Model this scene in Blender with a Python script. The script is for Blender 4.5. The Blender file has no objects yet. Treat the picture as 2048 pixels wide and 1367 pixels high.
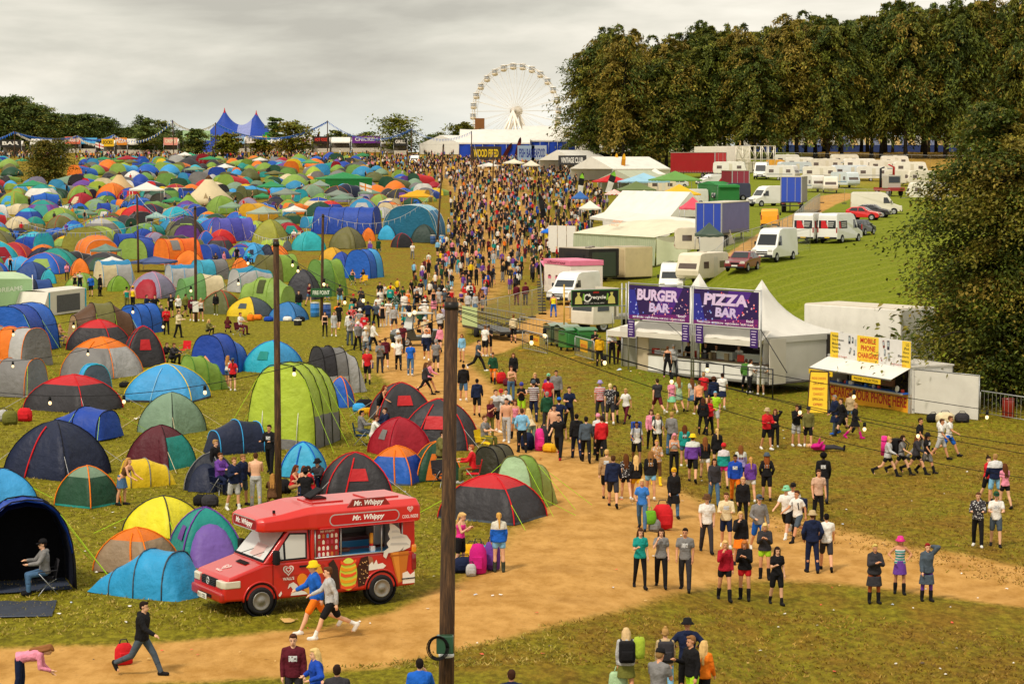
import bpy, bmesh, math, random
import numpy as np
from mathutils import Vector, Matrix, Euler
from mathutils.bvhtree import BVHTree
R=math.radians; PI=math.pi; sin=math.sin; cos=math.cos
rnd=random.Random(7)
SC=bpy.context.scene; COL=SC.collection
TMP=bpy.data.scenes.new('tmp')
# ---------------------------------------------------------------- camera geometry
F=4500.; CX=1024.; CY=683.5; YH=320.; CAMZ=11.42
PIT=math.atan((CY-YH)/F); SP=sin(PIT); CP=cos(PIT)
def sstep(a,b,x): t=np.clip((x-a)/(b-a),0,1); return t*t*(3-2*t)
YM=[300,318,427,500,610,685,850,1367,1900]; PM=[7.1,8.2,13.7,17.3,25.2,32.,46.4,91.7,138.4]
YR=[300,330,387,408,433,488,525,542,640,1900]; PR=[8.5,10,13,15.2,17.7,21.5,23.9,24.6,27.8,138.4]
def pfun(x,y):
    x=np.asarray(x,float); y=np.asarray(y,float); m=0; r=0
    for o in (-12,-6,0,6,12):
        m=m+np.interp(y+o,YM,PM)/5; r=r+np.interp(y+o,YR,PR)/5
    w=sstep(1290,1480,x)*(1-sstep(600,650,y))
    return (m*(1-w)+r*w)*(1-.065*sstep(1150,1600,x)*sstep(640,740,y))
def unproj(x,y,p):
    t=F/p; u=(CY-y)/F
    return np.stack([(x-CX)/F*t, t*(CP+u*SP), CAMZ+t*(-SP+u*CP)],-1)
def P(x,y): return float(pfun(x,y))
def G(x,y): return Vector(unproj(np.float64(x),np.float64(y),pfun(x,y)).tolist())
def AT(x,y,p): return Vector(unproj(np.float64(x),np.float64(y),np.float64(p)).tolist())
def proj(v):
    d=v[1]*CP-(v[2]-CAMZ)*SP; u=v[1]*SP+(v[2]-CAMZ)*CP
    return CX+F*v[0]/d, CY-F*u/d
# ---------------------------------------------------------------- colours
def lin(c): return c/12.92 if c<=.04045 else ((c+.055)/1.055)**2.4
def H(h):
    if not isinstance(h,str): return tuple(h)+((1,) if len(h)==3 else ())
    h=CN.get(h,h).lstrip('#'); return tuple(lin(int(h[i:i+2],16)/255) for i in (0,2,4))+(1,)
CN=dict(black='1b1a1c',charcoal='363438',grey='7d7b7a',lightgrey='b4b3b2',white='e2dfd8',cream='d8c7a0',beige='b8a079',tan='a5835a',brown='5e4029',
 khaki='6f6b3a',olive='6a6a2e',darkgreen='1f4a33',green='4f7f35',leafgreen='7fa03c',lime='a3b83a',brightlime='a8d42a',mint='7fc49a',teal='1d8f86',cyan='2fb0c8',
 lightblue='7fb6d8',skyblue='3f9fdc',blue='1f5fc0',royalblue='1e46a8',navy='1b2440',indigo='3a3f9a',purple='6a3f96',lilac='9a8fc0',pink='e38ca4',hotpink='e0358c',
 magenta='c01f7a',red='c8242a',crimson='a51a2c',maroon='5a1c28',orange='ea7a1e',peach='f0a070',yellow='e6c420',brightyellow='ece02c',gold='d9a41c',denim='4a6a8c',
 palegreen='a9c79a',sage='7f9a80',slate='4a5560',silver='a8a9ab',rust='a0522d')
# ---------------------------------------------------------------- materials
MATS={}
def mat(name,rough=.7,spec=.3,bump=0,bscale=20,var=.08,vscale=3,src='obj',metal=0,coat=0,trans=0,emit=0,col=None,dirt=0):
    if name in MATS: return MATS[name]
    m=bpy.data.materials.new(name); m.use_nodes=True; N=m.node_tree.nodes; L=m.node_tree.links; b=N['Principled BSDF']
    b.inputs['Roughness'].default_value=rough; b.inputs['Specular IOR Level'].default_value=spec; b.inputs['Metallic'].default_value=metal
    if coat: b.inputs['Coat Weight'].default_value=coat; b.inputs['Coat Roughness'].default_value=.12
    if src=='obj': s=N.new('ShaderNodeObjectInfo').outputs['Color']
    elif src=='vcol': a=N.new('ShaderNodeAttribute'); a.attribute_name='Col'; s=a.outputs['Color']
    else: c=N.new('ShaderNodeRGB'); c.outputs[0].default_value=H(col); s=c.outputs[0]
    tc=N.new('ShaderNodeTexCoord')
    if var or dirt:
        n=N.new('ShaderNodeTexNoise'); n.inputs['Scale'].default_value=vscale; n.inputs['Detail'].default_value=5; L.new(tc.outputs['Object'],n.inputs['Vector'])
        mr=N.new('ShaderNodeMapRange'); mr.inputs[1].default_value=.25; mr.inputs[2].default_value=.75; mr.inputs[3].default_value=1-var; mr.inputs[4].default_value=1+var; L.new(n.outputs[0],mr.inputs[0])
        mx=N.new('ShaderNodeVectorMath'); mx.operation='SCALE'; L.new(s,mx.inputs[0]); L.new(mr.outputs[0],mx.inputs['Scale']); s=mx.outputs[0]
        if dirt:
            n2=N.new('ShaderNodeTexNoise'); n2.inputs['Scale'].default_value=vscale*.6; n2.inputs['Detail'].default_value=8; n2.inputs['Roughness'].default_value=.7; L.new(tc.outputs['Object'],n2.inputs['Vector'])
            m2=N.new('ShaderNodeMapRange'); m2.inputs[1].default_value=.5; m2.inputs[2].default_value=.8; m2.inputs[4].default_value=dirt; L.new(n2.outputs[0],m2.inputs[0])
            mi=N.new('ShaderNodeMix'); mi.data_type='RGBA'; L.new(m2.outputs[0],mi.inputs[0]); L.new(s,mi.inputs[6]); mi.inputs[7].default_value=H('6b5a3c'); s=mi.outputs[2]
    L.new(s,b.inputs['Base Color'])
    if bump:
        n=N.new('ShaderNodeTexNoise'); n.inputs['Scale'].default_value=bscale; n.inputs['Detail'].default_value=3; L.new(tc.outputs['Object'],n.inputs['Vector'])
        bp=N.new('ShaderNodeBump'); bp.inputs['Strength'].default_value=bump; bp.inputs['Distance'].default_value=.06; L.new(n.outputs[0],bp.inputs['Height']); L.new(bp.outputs[0],b.inputs['Normal'])
    if emit:
        L.new(s,b.inputs['Emission Color']); b.inputs['Emission Strength'].default_value=emit
    if trans:
        t=N.new('ShaderNodeBsdfTranslucent'); L.new(s,t.inputs[0]); ms=N.new('ShaderNodeMixShader'); ms.inputs[0].default_value=trans
        L.new(b.outputs[0],ms.inputs[1]); L.new(t.outputs[0],ms.inputs[2]); L.new(ms.outputs[0],N['Material Output'].inputs[0])
    MATS[name]=m; return m
mat('tent_fabric',.55,.35,bump=.9,bscale=3.2,var=.10,vscale=1.3,trans=.18)
mat('cloth',.85,.15,bump=.35,bscale=14,var=.14,vscale=6)
mat('garment',.85,.15,bump=.8,bscale=9,var=.2,vscale=7)
mat('skin',.6,.3,var=.06,vscale=9)
mat('paint',.32,.5,var=.04,vscale=1.2,coat=.5,dirt=.12)
mat('panel',.55,.35,var=.06,vscale=1.5,dirt=.22)
mat('canvas',.7,.25,bump=.35,bscale=1.4,var=.06,vscale=.9,trans=.12,dirt=.18)
mat('print',.55,.3,var=.05,vscale=4)
mat('printv',.55,.3,var=.05,vscale=4,src='vcol')
mat('clothv',.85,.15,var=.1,vscale=6,src='vcol')
mat('metal',.42,.5,metal=.6,var=.1,vscale=5)
mat('rubber',.8,.2,var=.12,vscale=10)
mat('glass',.08,.6,var=.03,vscale=2,coat=.4)
mat('leaf',.6,.25,var=.3,vscale=.35,src='vcol',trans=.2)
mat('bulb_glow',.3,.3,var=0,emit=1.3)
def garment_pattern():
    m=MATS['garment']; N=m.node_tree.nodes; L=m.node_tree.links; b=N['Principled BSDF']; oi=[n for n in N if n.type=='OBJECT_INFO'][0]; src=b.inputs['Base Color'].links[0].from_socket
    tc=N.new('ShaderNodeTexCoord'); sp=N.new('ShaderNodeSeparateXYZ'); L.new(tc.outputs['Object'],sp.inputs[0])
    def ma(op,a,c):
        q=N.new('ShaderNodeMath'); q.operation=op
        for i,s in enumerate((a,c)):
            if isinstance(s,(int,float)): q.inputs[i].default_value=s
            else: L.new(s,q.inputs[i])
        if op=='COMPARE': q.inputs[2].default_value=.3
        return q.outputs[0]
    r=oi.outputs['Object Index']; eq=lambda k:ma('COMPARE',r,k); st=ma('GREATER_THAN',ma('SINE',ma('MULTIPLY',sp.outputs[2],75.),0),.1)
    strp=ma('MULTIPLY',st,eq(1)); yoke=ma('MULTIPLY',ma('GREATER_THAN',sp.outputs[2],1.27),eq(3))
    n=N.new('ShaderNodeTexVoronoi'); n.inputs['Scale'].default_value=16; L.new(tc.outputs['Object'],n.inputs[0]); flo=ma('MULTIPLY',ma('LESS_THAN',n.outputs[0],.33),eq(2))
    bx=ma('MULTIPLY',ma('MULTIPLY',ma('LESS_THAN',ma('ABSOLUTE',sp.outputs[0],0),.085),ma('LESS_THAN',ma('ABSOLUTE',ma('SUBTRACT',sp.outputs[2],1.27),0),.06)),ma('MULTIPLY',ma('GREATER_THAN',n.outputs[0],.3),eq(4)))
    f=ma('MAXIMUM',ma('MAXIMUM',strp,yoke),ma('MAXIMUM',flo,bx))
    hs=N.new('ShaderNodeHueSaturation'); L.new(src,hs.inputs['Color']); hs.inputs['Hue'].default_value=.58; hs.inputs['Value'].default_value=1.; inv=N.new('ShaderNodeInvert'); L.new(src,inv.inputs['Color']); inv.inputs[0].default_value=.62
    mx=N.new('ShaderNodeMix'); mx.data_type='RGBA'; L.new(f,mx.inputs[0]); L.new(src,mx.inputs[6]); L.new(inv.outputs[0],mx.inputs[7]); L.new(mx.outputs[2],b.inputs['Base Color'])
garment_pattern()
def wood_mat():
    m=bpy.data.materials.new('weathered_wood'); m.use_nodes=True; N=m.node_tree.nodes; L=m.node_tree.links; b=N['Principled BSDF']; b.inputs['Roughness'].default_value=.85
    tc=N.new('ShaderNodeTexCoord'); mp=N.new('ShaderNodeMapping'); mp.inputs['Scale'].default_value=(22,22,.9); L.new(tc.outputs['Object'],mp.inputs[0])
    n=N.new('ShaderNodeTexNoise'); n.inputs['Scale'].default_value=1; n.inputs['Detail'].default_value=8; n.inputs['Roughness'].default_value=.7; L.new(mp.outputs[0],n.inputs[0])
    cr=N.new('ShaderNodeValToRGB'); e=cr.color_ramp.elements; e[0].position=.3; e[0].color=H('1d120a'); e[1].position=.72; e[1].color=H('7a5836'); L.new(n.outputs[0],cr.inputs[0])
    x=e.new(.52); x.color=H('4a3019')
    L.new(cr.outputs[0],b.inputs['Base Color']); bp=N.new('ShaderNodeBump'); bp.inputs['Strength'].default_value=.7; bp.inputs['Distance'].default_value=.03; L.new(n.outputs[0],bp.inputs['Height']); L.new(bp.outputs[0],b.inputs['Normal'])
    MATS['wood']=m
wood_mat()
# ---------------------------------------------------------------- mesh helper
class MB:
    def __init__(s,M=None): s.v=[]; s.f=[]; s.c=[]; s.M=M; s.cur=None; s.sm=[]; s.smooth=False
    def add(s,vs,fs,smooth=None):
        o=len(s.v)
        if s.M is not None: vs=[tuple(s.M@Vector(v)) for v in vs]
        s.v+=[tuple(v) for v in vs]; s.f+=[tuple(i+o for i in f) for f in fs]; s.c+=[s.cur]*len(fs); s.sm+=[s.smooth if smooth is None else smooth]*len(fs); return s
    def box(s,c,d,rz=0,rx=0,ry=0,taper=1):
        x,y,z=[k/2 for k in d]; E=Euler((rx,ry,rz)).to_matrix(); vs=[]
        for k in (-1,1):
            t=taper if k>0 else 1
            for a,b in ((-1,-1),(1,-1),(1,1),(-1,1)): vs.append(Vector(c)+E@Vector((a*x*t,b*y*t,k*z)))
        return s.add(vs,[(3,2,1,0),(4,5,6,7),(0,1,5,4),(1,2,6,5),(2,3,7,6),(3,0,4,7)])
    def tube(s,pts,r,n=6,caps=True):
        pts=[Vector(p) for p in pts]; vs=[]; fs=[]; m=len(pts); rs=r if isinstance(r,(list,tuple)) else [r]*m
        up=None
        for i,p in enumerate(pts):
            t=(pts[min(i+1,m-1)]-pts[max(i-1,0)]).normalized()
            if up is None or abs(up.dot(t))>.95: up=Vector((0,0,1)) if abs(t.z)<.9 else Vector((1,0,0))
            a=t.cross(up).normalized(); b=a.cross(t); up=b
            for k in range(n):
                w=2*PI*k/n; vs.append(p+(a*cos(w)+b*sin(w))*rs[i])
        for i in range(m-1):
            for k in range(n): fs.append((i*n+k,i*n+(k+1)%n,(i+1)*n+(k+1)%n,(i+1)*n+k))
        s.add(vs,fs,True if n>4 else False)
        if caps: 
            o=len(s.v)-len(vs); s.f+= [tuple(o+k for k in range(n))[::-1], tuple(o+(m-1)*n+k for k in range(n))]; s.c+=[s.cur]*2; s.sm+=[False]*2
        return s
    def lathe(s,prof,n=16,c=(0,0,0),sx=1,sy=1,smooth=True):
        vs=[];fs=[];m=len(prof)
        for r,z in prof:
            for k in range(n): w=2*PI*k/n; vs.append((c[0]+r*cos(w)*sx,c[1]+r*sin(w)*sy,c[2]+z))
        for i in range(m-1):
            for k in range(n): fs.append((i*n+k,i*n+(k+1)%n,(i+1)*n+(k+1)%n,(i+1)*n+k))
        fs.append(tuple(range(n))[::-1]); fs.append(tuple((m-1)*n+k for k in range(n)))
        return s.add(vs,fs,smooth)
    def ell(s,c,r,nu=10,nv=6,E=None):
        vs=[];fs=[]
        for j in range(1,nv):
            b=PI*j/nv-PI/2
            for i in range(nu):
                a=2*PI*i/nu; q=Vector((r[0]*cos(b)*cos(a),r[1]*cos(b)*sin(a),r[2]*sin(b))); vs.append(Vector(c)+(E@q if E else q))
        q=Vector((0,0,r[2])); q=E@q if E else q
        vs+= [Vector(c)-q, Vector(c)+q]; S=len(vs)-2; T=S+1
        for j in range(nv-2):
            for i in range(nu): fs.append((j*nu+i,j*nu+(i+1)%nu,(j+1)*nu+(i+1)%nu,(j+1)*nu+i))
        for i in range(nu): fs.append((S,(i+1)%nu,i)); fs.append(((nv-2)*nu+i,(nv-2)*nu+(i+1)%nu,T))
        return s.add(vs,fs,True)
    def grid(s,fn,nu,nv,smooth=True,flip=False):
        vs=[fn(i/nu,j/nv) for j in range(nv+1) for i in range(nu+1)]; w=nu+1
        fs=[(j*w+i,j*w+i+1,(j+1)*w+i+1,(j+1)*w+i) for j in range(nv) for i in range(nu)]
        if flip: fs=[f[::-1] for f in fs]
        return s.add(vs,fs,smooth)
    def prism(s,poly,d,axis='y',o=0):
        # polygon in 2D extruded by d along axis, starting at offset o
        n=len(poly); f={'y':lambda a,b,t:(a,t,b),'x':lambda a,b,t:(t,a,b),'z':lambda a,b,t:(a,b,t)}[axis]
        vs=[f(a,b,o) for a,b in poly]+[f(a,b,o+d) for a,b in poly]
        return s.add(vs,[tuple(range(n)),tuple(range(2*n-1,n-1,-1))]+[((i+1)%n,i,n+i,n+(i+1)%n) for i in range(n)])
    def mesh(s,name,bevel=0,seg=2,smooth_all=None,weld=0):
        me=bpy.data.meshes.new(name); me.from_pydata(s.v,[],s.f); 
        sm=s.sm if smooth_all is None else [smooth_all]*len(s.f)
        me.polygons.foreach_set('use_smooth',sm)
        if any(c is not None for c in s.c):
            a=me.color_attributes.new('Col','FLOAT_COLOR','CORNER'); buf=[]
            for f,c in zip(s.f,s.c): buf+=list(H(c or 'white'))*len(f)
            a.data.foreach_set('color',buf)
        bm=bmesh.new(); bm.from_mesh(me)
        if weld: bmesh.ops.remove_doubles(bm,verts=bm.verts,dist=weld)
        bmesh.ops.recalc_face_normals(bm,faces=bm.faces)
        if bevel:
            bmesh.ops.remove_doubles(bm,verts=bm.verts,dist=1e-5)
            eg=[e for e in bm.edges if len(e.link_faces)==2 and e.calc_face_angle(0)>R(25)]
            bmesh.ops.bevel(bm,geom=eg,offset=bevel,segments=seg,affect='EDGES',profile=.6,clamp_overlap=True)
            for f in bm.faces: f.smooth=False
            for f in bm.faces:
                if f.calc_area()<bevel*bevel*40: f.smooth=True
        bm.to_mesh(me); bm.free(); me.update(); return me
    def build(s,name,m,parent=None,color=None,bevel=0,seg=2,**k): return put(name,s.mesh(name,bevel,seg),m,parent,color,**k)
def put(name,me,m=None,parent=None,color=None,loc=None,rz=None):
    o=bpy.data.objects.new(name,me); COL.objects.link(o)
    if m is not None and me is not None and not me.materials: me.materials.append(MATS[m])
    if parent is not None: o.parent=parent
    if color is not None: o.color=H(color)
    if loc is not None: o.location=loc
    if rz is not None: o.rotation_euler[2]=rz
    return o
REG=[]
def thing(name,label,cat,loc=(0,0,0),rz=0,group=None,near=None,me=None,m=None,color=None):
    o=put(name,me,m,None,color,loc,rz); REG.append([o,label,cat,group,near]); return o
def struct(o,kind='structure'): o['kind']=kind; return o
def copy_tree(o,parent=None):
    c=o.copy(); COL.objects.link(c)
    if parent is not None: c.parent=parent
    for ch in list(o.children): copy_tree(ch,c)
    return c
def frame_ab(A,B):
    d=(B-A); d.z=0; L=d.length; return math.atan2(d.y,d.x),L
# text -> mesh, cached; unit: fits into w x h, origin at centre, lies in XZ plane facing -Y
def _text(s,bold=0,shear=0,extr=0):
    cu=bpy.data.curves.new('t','FONT'); cu.body=s; cu.align_x='CENTER'; cu.offset=bold; cu.shear=shear; cu.resolution_u=3; cu.extrude=extr; cu.space_line=.85
    o=bpy.data.objects.new('t',cu); TMP.collection.objects.link(o); vl=TMP.view_layers[0]; vl.update()
    me=bpy.data.meshes.new_from_object(o.evaluated_get(vl.depsgraph)); TMP.collection.objects.unlink(o); bpy.data.objects.remove(o); bpy.data.curves.remove(cu); return me
def text(s,w,h,parent,loc,color,name='lettering',rz=0,bold=.02,shear=0,rx=0,rev=False,m='print',keep=False,ry=0):
    me=_text(s,bold,shear); n=len(me.vertices)
    if n==0: return None
    a=np.empty(n*3); me.vertices.foreach_get('co',a); a=a.reshape(-1,3); lo=a.min(0); hi=a.max(0); c=(lo+hi)/2; e=np.maximum(hi-lo,1e-4)
    k=(w/e[0],h/e[1])
    if keep: k=(min(k),)*2
    b=np.stack([(a[:,0]-c[0])*k[0],np.zeros(n),(a[:,1]-c[1])*k[1]],-1); me.vertices.foreach_set('co',b.ravel()); me.update()
    me.name=name; o=put(name,me,m,parent,color,loc); o.rotation_euler=(rx,ry,rz); return o
# ---------------------------------------------------------------- terrain
PATHS=[([(-400,1360,190),(0,1338,175),(400,1322,165),(700,1292,165),(900,1246,170),(1100,1180,230),(1280,1095,330),(1500,1095,260),(1750,1130,170),(2150,1190,130)],1.),
 ([(1280,1060,250),(1210,985,170),(1130,930,95),(1030,868,90),(920,800,110),(850,740,115),(830,690,105),(850,640,100)],.95),
 ([(850,640,110),(930,580,110),(985,500,110),(1000,440,100),(980,390,105),(940,335,110)],.62),
 ([(960,700,50),(1030,675,50),(1090,645,50),(1180,600,45)],.9),
 ([(1435,535,22),(1500,492,24),(1560,455,24),(1625,420,26),(1655,400,34),(1690,392,26)],1.05),
 ([(330,640,110),(440,645,120),(560,650,110),(700,660,90)],.35),([(1300,870,300),(1700,960,330),(2000,1000,250)],.18),([(1250,1330,500),(1800,1290,400)],.22)]
def dirt(X,Y):
    out=np.zeros_like(X)
    for pl,wt in PATHS:
        best=np.full_like(X,9.)
        for (x0,y0,w0),(x1,y1,w1) in zip(pl,pl[1:]):
            k=3.4; dx=x1-x0; dy=(y1-y0)*k; t=np.clip(((X-x0)*dx+(Y-y0)*k*dy)/(dx*dx+dy*dy),0,1)
            d=np.hypot(X-x0-t*dx,(Y-y0)*k-t*dy)/(w0+(w1-w0)*t); best=np.minimum(best,d)
        out=np.maximum(out,wt*(1-sstep(.45,1.35,best)))
    return out
gx=np.arange(-1496,3560,10.); gy=np.concatenate([np.arange(1900,700,-7.),np.arange(700,301,-3.)])
XX,YY=np.meshgrid(gx,gy); V=unproj(XX,YY,pfun(XX,YY))
D=dirt(XX,YY); GR=np.clip(.30+.75*sstep(1240,1420,XX+.35*(YY-500))*(1-sstep(560,860,YY))+.2*(1-sstep(700,1100,XX))*sstep(520,640,YY)+.35*(sstep(1150,1300,XX)*(1-sstep(780,900,YY))),0,1)
TALL=sstep(1560,1660,XX)*(1-sstep(330,395-.0*YY,YY))*1.
far=[]
for dd,dz in ((750,.3),(785,-3.5),(1100,-4),(1800,-4),(3200,-4),(6000,-4)):
    last=V[-1].copy(); s=dd/last[:,1]; q=last.copy(); q[:,0]*=s; q[:,1]=dd; q[:,2]=last[:,2]+dz; far.append(q)
V=np.concatenate([V,np.array(far)]); pad=lambda a:np.concatenate([a,np.repeat(a[-1:],6,0)])
D=pad(D);GR=pad(GR);TALL=pad(TALL)
nr,nc=V.shape[:2]
V[:,:,2]+= .05*np.sin(V[:,:,0]*.7+np.sin(V[:,:,1]*.31)*2)*np.sin(V[:,:,1]*.53)
idx=np.arange(nr*nc).reshape(nr,nc); Q=np.stack([idx[:-1,:-1],idx[:-1,1:],idx[1:,1:],idx[1:,:-1]],-1).reshape(-1,4)
VF=V.reshape(-1,3); DF=D.ravel()
BVH=BVHTree.FromPolygons([tuple(v) for v in VF.tolist()],[tuple(q) for q in Q.tolist()])
def zat(x,y):
    h=BVH.ray_cast(Vector((x,y,200)),Vector((0,0,-1)))[0]; return h.z if h else 0.
def GZ(x,y):
    v=G(x,y); v.z=zat(v.x,v.y); return v
def ground_mat():
    m=bpy.data.materials.new('festival_ground'); m.use_nodes=True; N=m.node_tree.nodes; L=m.node_tree.links; b=N['Principled BSDF']; b.inputs['Roughness'].default_value=.95; b.inputs['Specular IOR Level'].default_value=.1
    tc=N.new('ShaderNodeTexCoord'); 
    def noise(sc,det=6,ro=.6,vec=None):
        n=N.new('ShaderNodeTexNoise'); n.inputs['Scale'].default_value=sc; n.inputs['Detail'].default_value=det; n.inputs['Roughness'].default_value=ro; L.new(vec or tc.outputs['Object'],n.inputs['Vector']); return n.outputs[0]
    def attr(n): a=N.new('ShaderNodeAttribute'); a.attribute_name=n; return a.outputs['Fac']
    def mr(s,a,b_,c=0,d=1,sm=True):
        q=N.new('ShaderNodeMapRange'); q.interpolation_type='SMOOTHSTEP' if sm else 'LINEAR'; q.inputs[1].default_value=a;q.inputs[2].default_value=b_;q.inputs[3].default_value=c;q.inputs[4].default_value=d; L.new(s,q.inputs[0]); return q.outputs[0]
    def mix(f,a,c):
        q=N.new('ShaderNodeMix'); q.data_type='RGBA'; L.new(f,q.inputs[0])
        for i,s in ((6,a),(7,c)):
            if isinstance(s,str): q.inputs[i].default_value=H(s)
            else: L.new(s,q.inputs[i])
        return q.outputs[2]
    def ma(op,a,c):
        q=N.new('ShaderNodeMath'); q.operation=op
        for i,s in enumerate((a,c)):
            if isinstance(s,(int,float)): q.inputs[i].default_value=s
            else: L.new(s,q.inputs[i])
        return q.outputs[0]
    mp=N.new('ShaderNodeMapping'); mp.inputs['Scale'].default_value=(1,.55,1); L.new(tc.outputs['Object'],mp.inputs[0]); sv=mp.outputs[0]
    big=noise(.12,4); mid=noise(.7,6,.65,sv); fine=noise(5,8,.75,sv); blade=noise(28,4,.7,sv)
    worn=mix(mr(fine,.35,.68),'6c4f14','9a7828'); turf=mix(mr(fine,.33,.7),'5e560e','9a9222'); lush=mix(mr(fine,.3,.7),'5f6a10','848c1c')
    g=mix(mr(ma('ADD',attr('green'),ma('MULTIPLY',ma('SUBTRACT',mid,.5),.9)),.1,.5),worn,turf)
    g=mix(mr(ma('ADD',attr('green'),ma('MULTIPLY',ma('SUBTRACT',big,.5),.5)),.6,.95),g,lush)
    # mowing tracks of the green field
    wv=N.new('ShaderNodeTexWave'); wv.inputs['Scale'].default_value=.16; wv.inputs['Distortion'].default_value=9; wv.inputs['Detail'].default_value=2; wv.inputs['Detail Scale'].default_value=.35
    mw=N.new('ShaderNodeMapping'); mw.inputs['Rotation'].default_value=(0,0,R(35)); L.new(tc.outputs['Object'],mw.inputs[0]); L.new(mw.outputs[0],wv.inputs[0])
    trk=ma('MULTIPLY',ma('MULTIPLY',mr(wv.outputs[1],.75,.95),mr(attr('green'),.75,.95)),.14); g=mix(trk,g,'a8a050')
    g=mix(ma('MULTIPLY',mr(blade,.55,.8),.4),g,'35300d'); g=mix(ma('MULTIPLY',mr(blade,.2,.42,1,0),.35),g,'a58f42')
    hay=mix(mr(noise(1.2,5,.7),.35,.65),'7d5f1e','c09a4a'); g=mix(attr('tall'),g,hay)
    soil=mix(mr(noise(1.6,9,.72,sv),.3,.7),'a57838','cb9c59'); soil=mix(ma('MULTIPLY',mr(noise(.35,5),.5,.75),.55),soil,'8a6028'); soil=mix(mr(noise(9,4,.6),.64,.78,0,.75),soil,'573c1a'); soil=mix(mr(noise(3.2,7,.75,sv),.56,.72,0,.5),soil,'7a5524'); soil=mix(mr(noise(14,3,.6),.68,.8,0,.5),soil,'e0bf8a')
    f=ma('ADD',attr('dirt'),ma('ADD',ma('MULTIPLY',ma('SUBTRACT',mid,.5),.55),ma('MULTIPLY',ma('SUBTRACT',fine,.5),.55)))
    f=mr(f,.34,.78); c=mix(f,g,soil)
    L.new(c,b.inputs['Base Color'])
    bp=N.new('ShaderNodeBump'); bp.inputs['Distance'].default_value=.10; L.new(mr(f,0,1,.9,.3),bp.inputs['Strength']); L.new(ma('ADD',ma('MULTIPLY',fine,.6),ma('MULTIPLY',blade,.6)),bp.inputs['Height']); L.new(bp.outputs[0],b.inputs['Normal'])
    MATS['ground']=m
ground_mat()
def submesh(name,sel,kindname):
    q=Q[sel]; u,inv=np.unique(q,return_inverse=True); inv=inv.reshape(-1,4)
    me=bpy.data.meshes.new(name); me.from_pydata(VF[u].tolist(),[],inv.tolist()); me.polygons.foreach_set('use_smooth',[True]*len(q))
    for n,a in (('dirt',D),('green',GR),('tall',TALL)):
        at=me.attributes.new(n,'FLOAT','POINT'); at.data.foreach_set('value',a.ravel()[u].astype(np.float32))
    o=put(name,me,'ground'); struct(o); return o
isd=DF[Q].mean(1)>.56
submesh('grass_field',~isd,'grass'); submesh('dirt_path',isd,'path')
# ---------------------------------------------------------------- camera, sun, sky
cam=bpy.data.cameras.new('camera'); co=bpy.data.objects.new('camera',cam); COL.objects.link(co); SC.camera=co
cam.sensor_width=36; cam.lens=F/2048*36; cam.clip_end=9000; cam.clip_start=1
co.location=(0,0,CAMZ); co.rotation_euler=(PI/2-PIT,0,0)
EL,AZ=R(52),R(215)   # sun high, behind the camera to the left, veiled by cloud
sd=bpy.data.lights.new('sun','SUN'); sd.energy=2.3; sd.angle=R(8); sd.color=(1,.9,.76); so=bpy.data.objects.new('sun',sd); COL.objects.link(so)
dv=Vector((sin(AZ)*cos(EL),cos(AZ)*cos(EL),sin(EL))); so.rotation_euler=dv.to_track_quat('Z','Y').to_euler()
wd=bpy.data.worlds.new('World'); SC.world=wd; wd.use_nodes=True
def sky():
    N=wd.node_tree.nodes; L=wd.node_tree.links; bg=N['Background']
    st=N.new('ShaderNodeTexSky'); st.sky_type='NISHITA'; st.sun_disc=False; st.sun_elevation=EL; st.sun_rotation=AZ; st.air_density=1.5; st.dust_density=3
    tc=N.new('ShaderNodeTexCoord'); mp=N.new('ShaderNodeMapping'); mp.inputs['Scale'].default_value=(6.5,6.5,23); mp.inputs['Location'].default_value=(3.1,1.7,.55); L.new(tc.outputs['Generated'],mp.inputs[0])
    n=N.new('ShaderNodeTexNoise'); n.inputs['Scale'].default_value=.62; n.inputs['Detail'].default_value=7; n.inputs['Roughness'].default_value=.52; n.inputs['Distortion'].default_value=.35; L.new(mp.outputs[0],n.inputs[0])
    cr=N.new('ShaderNodeValToRGB'); e=cr.color_ramp.elements; e[0].position=.38; e[0].color=H('b2afa5'); e[1].position=.63; e[1].color=H('fbf5e8'); x=e.new(.46); x.color=H('c9c6ba'); x=e.new(.53); x.color=H('dfdacd'); L.new(n.outputs[0],cr.inputs[0])
    sp=N.new('ShaderNodeSeparateXYZ'); L.new(tc.outputs['Generated'],sp.inputs[0])
    # overcast: the cloud deck brightens towards the zenith
    m=N.new('ShaderNodeMapRange'); m.inputs[1].default_value=.08; m.inputs[2].default_value=.9; m.inputs[3].default_value=11.2; m.inputs[4].default_value=13.; L.new(sp.outputs[2],m.inputs[0])
    lo=N.new('ShaderNodeMapRange'); lo.interpolation_type='SMOOTHSTEP'; lo.inputs[1].default_value=.0; lo.inputs[2].default_value=.04; lo.inputs[3].default_value=.75; lo.inputs[4].default_value=0; L.new(sp.outputs[2],lo.inputs[0]); lm=N.new('ShaderNodeMix'); lm.data_type='RGBA'; L.new(lo.outputs[0],lm.inputs[0]); L.new(cr.outputs[0],lm.inputs[6]); lm.inputs[7].default_value=H('d6dad4')
    sc=N.new('ShaderNodeVectorMath'); sc.operation='SCALE'; L.new(lm.outputs[2],sc.inputs[0]); L.new(m.outputs[0],sc.inputs['Scale'])
    mi=N.new('ShaderNodeMix'); mi.data_type='RGBA'; mi.inputs[0].default_value=.93; L.new(st.outputs[0],mi.inputs[6]); L.new(sc.outputs[0],mi.inputs[7]); L.new(mi.outputs[2],bg.inputs[0]); bg.inputs[1].default_value=.1
sky()
SC.view_settings.view_transform='Standard'; SC.view_settings.look='None'; SC.view_settings.exposure=.2; SC.view_settings.gamma=1
SC.cycles.max_bounces=5; SC.cycles.transparent_max_bounces=6
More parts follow.
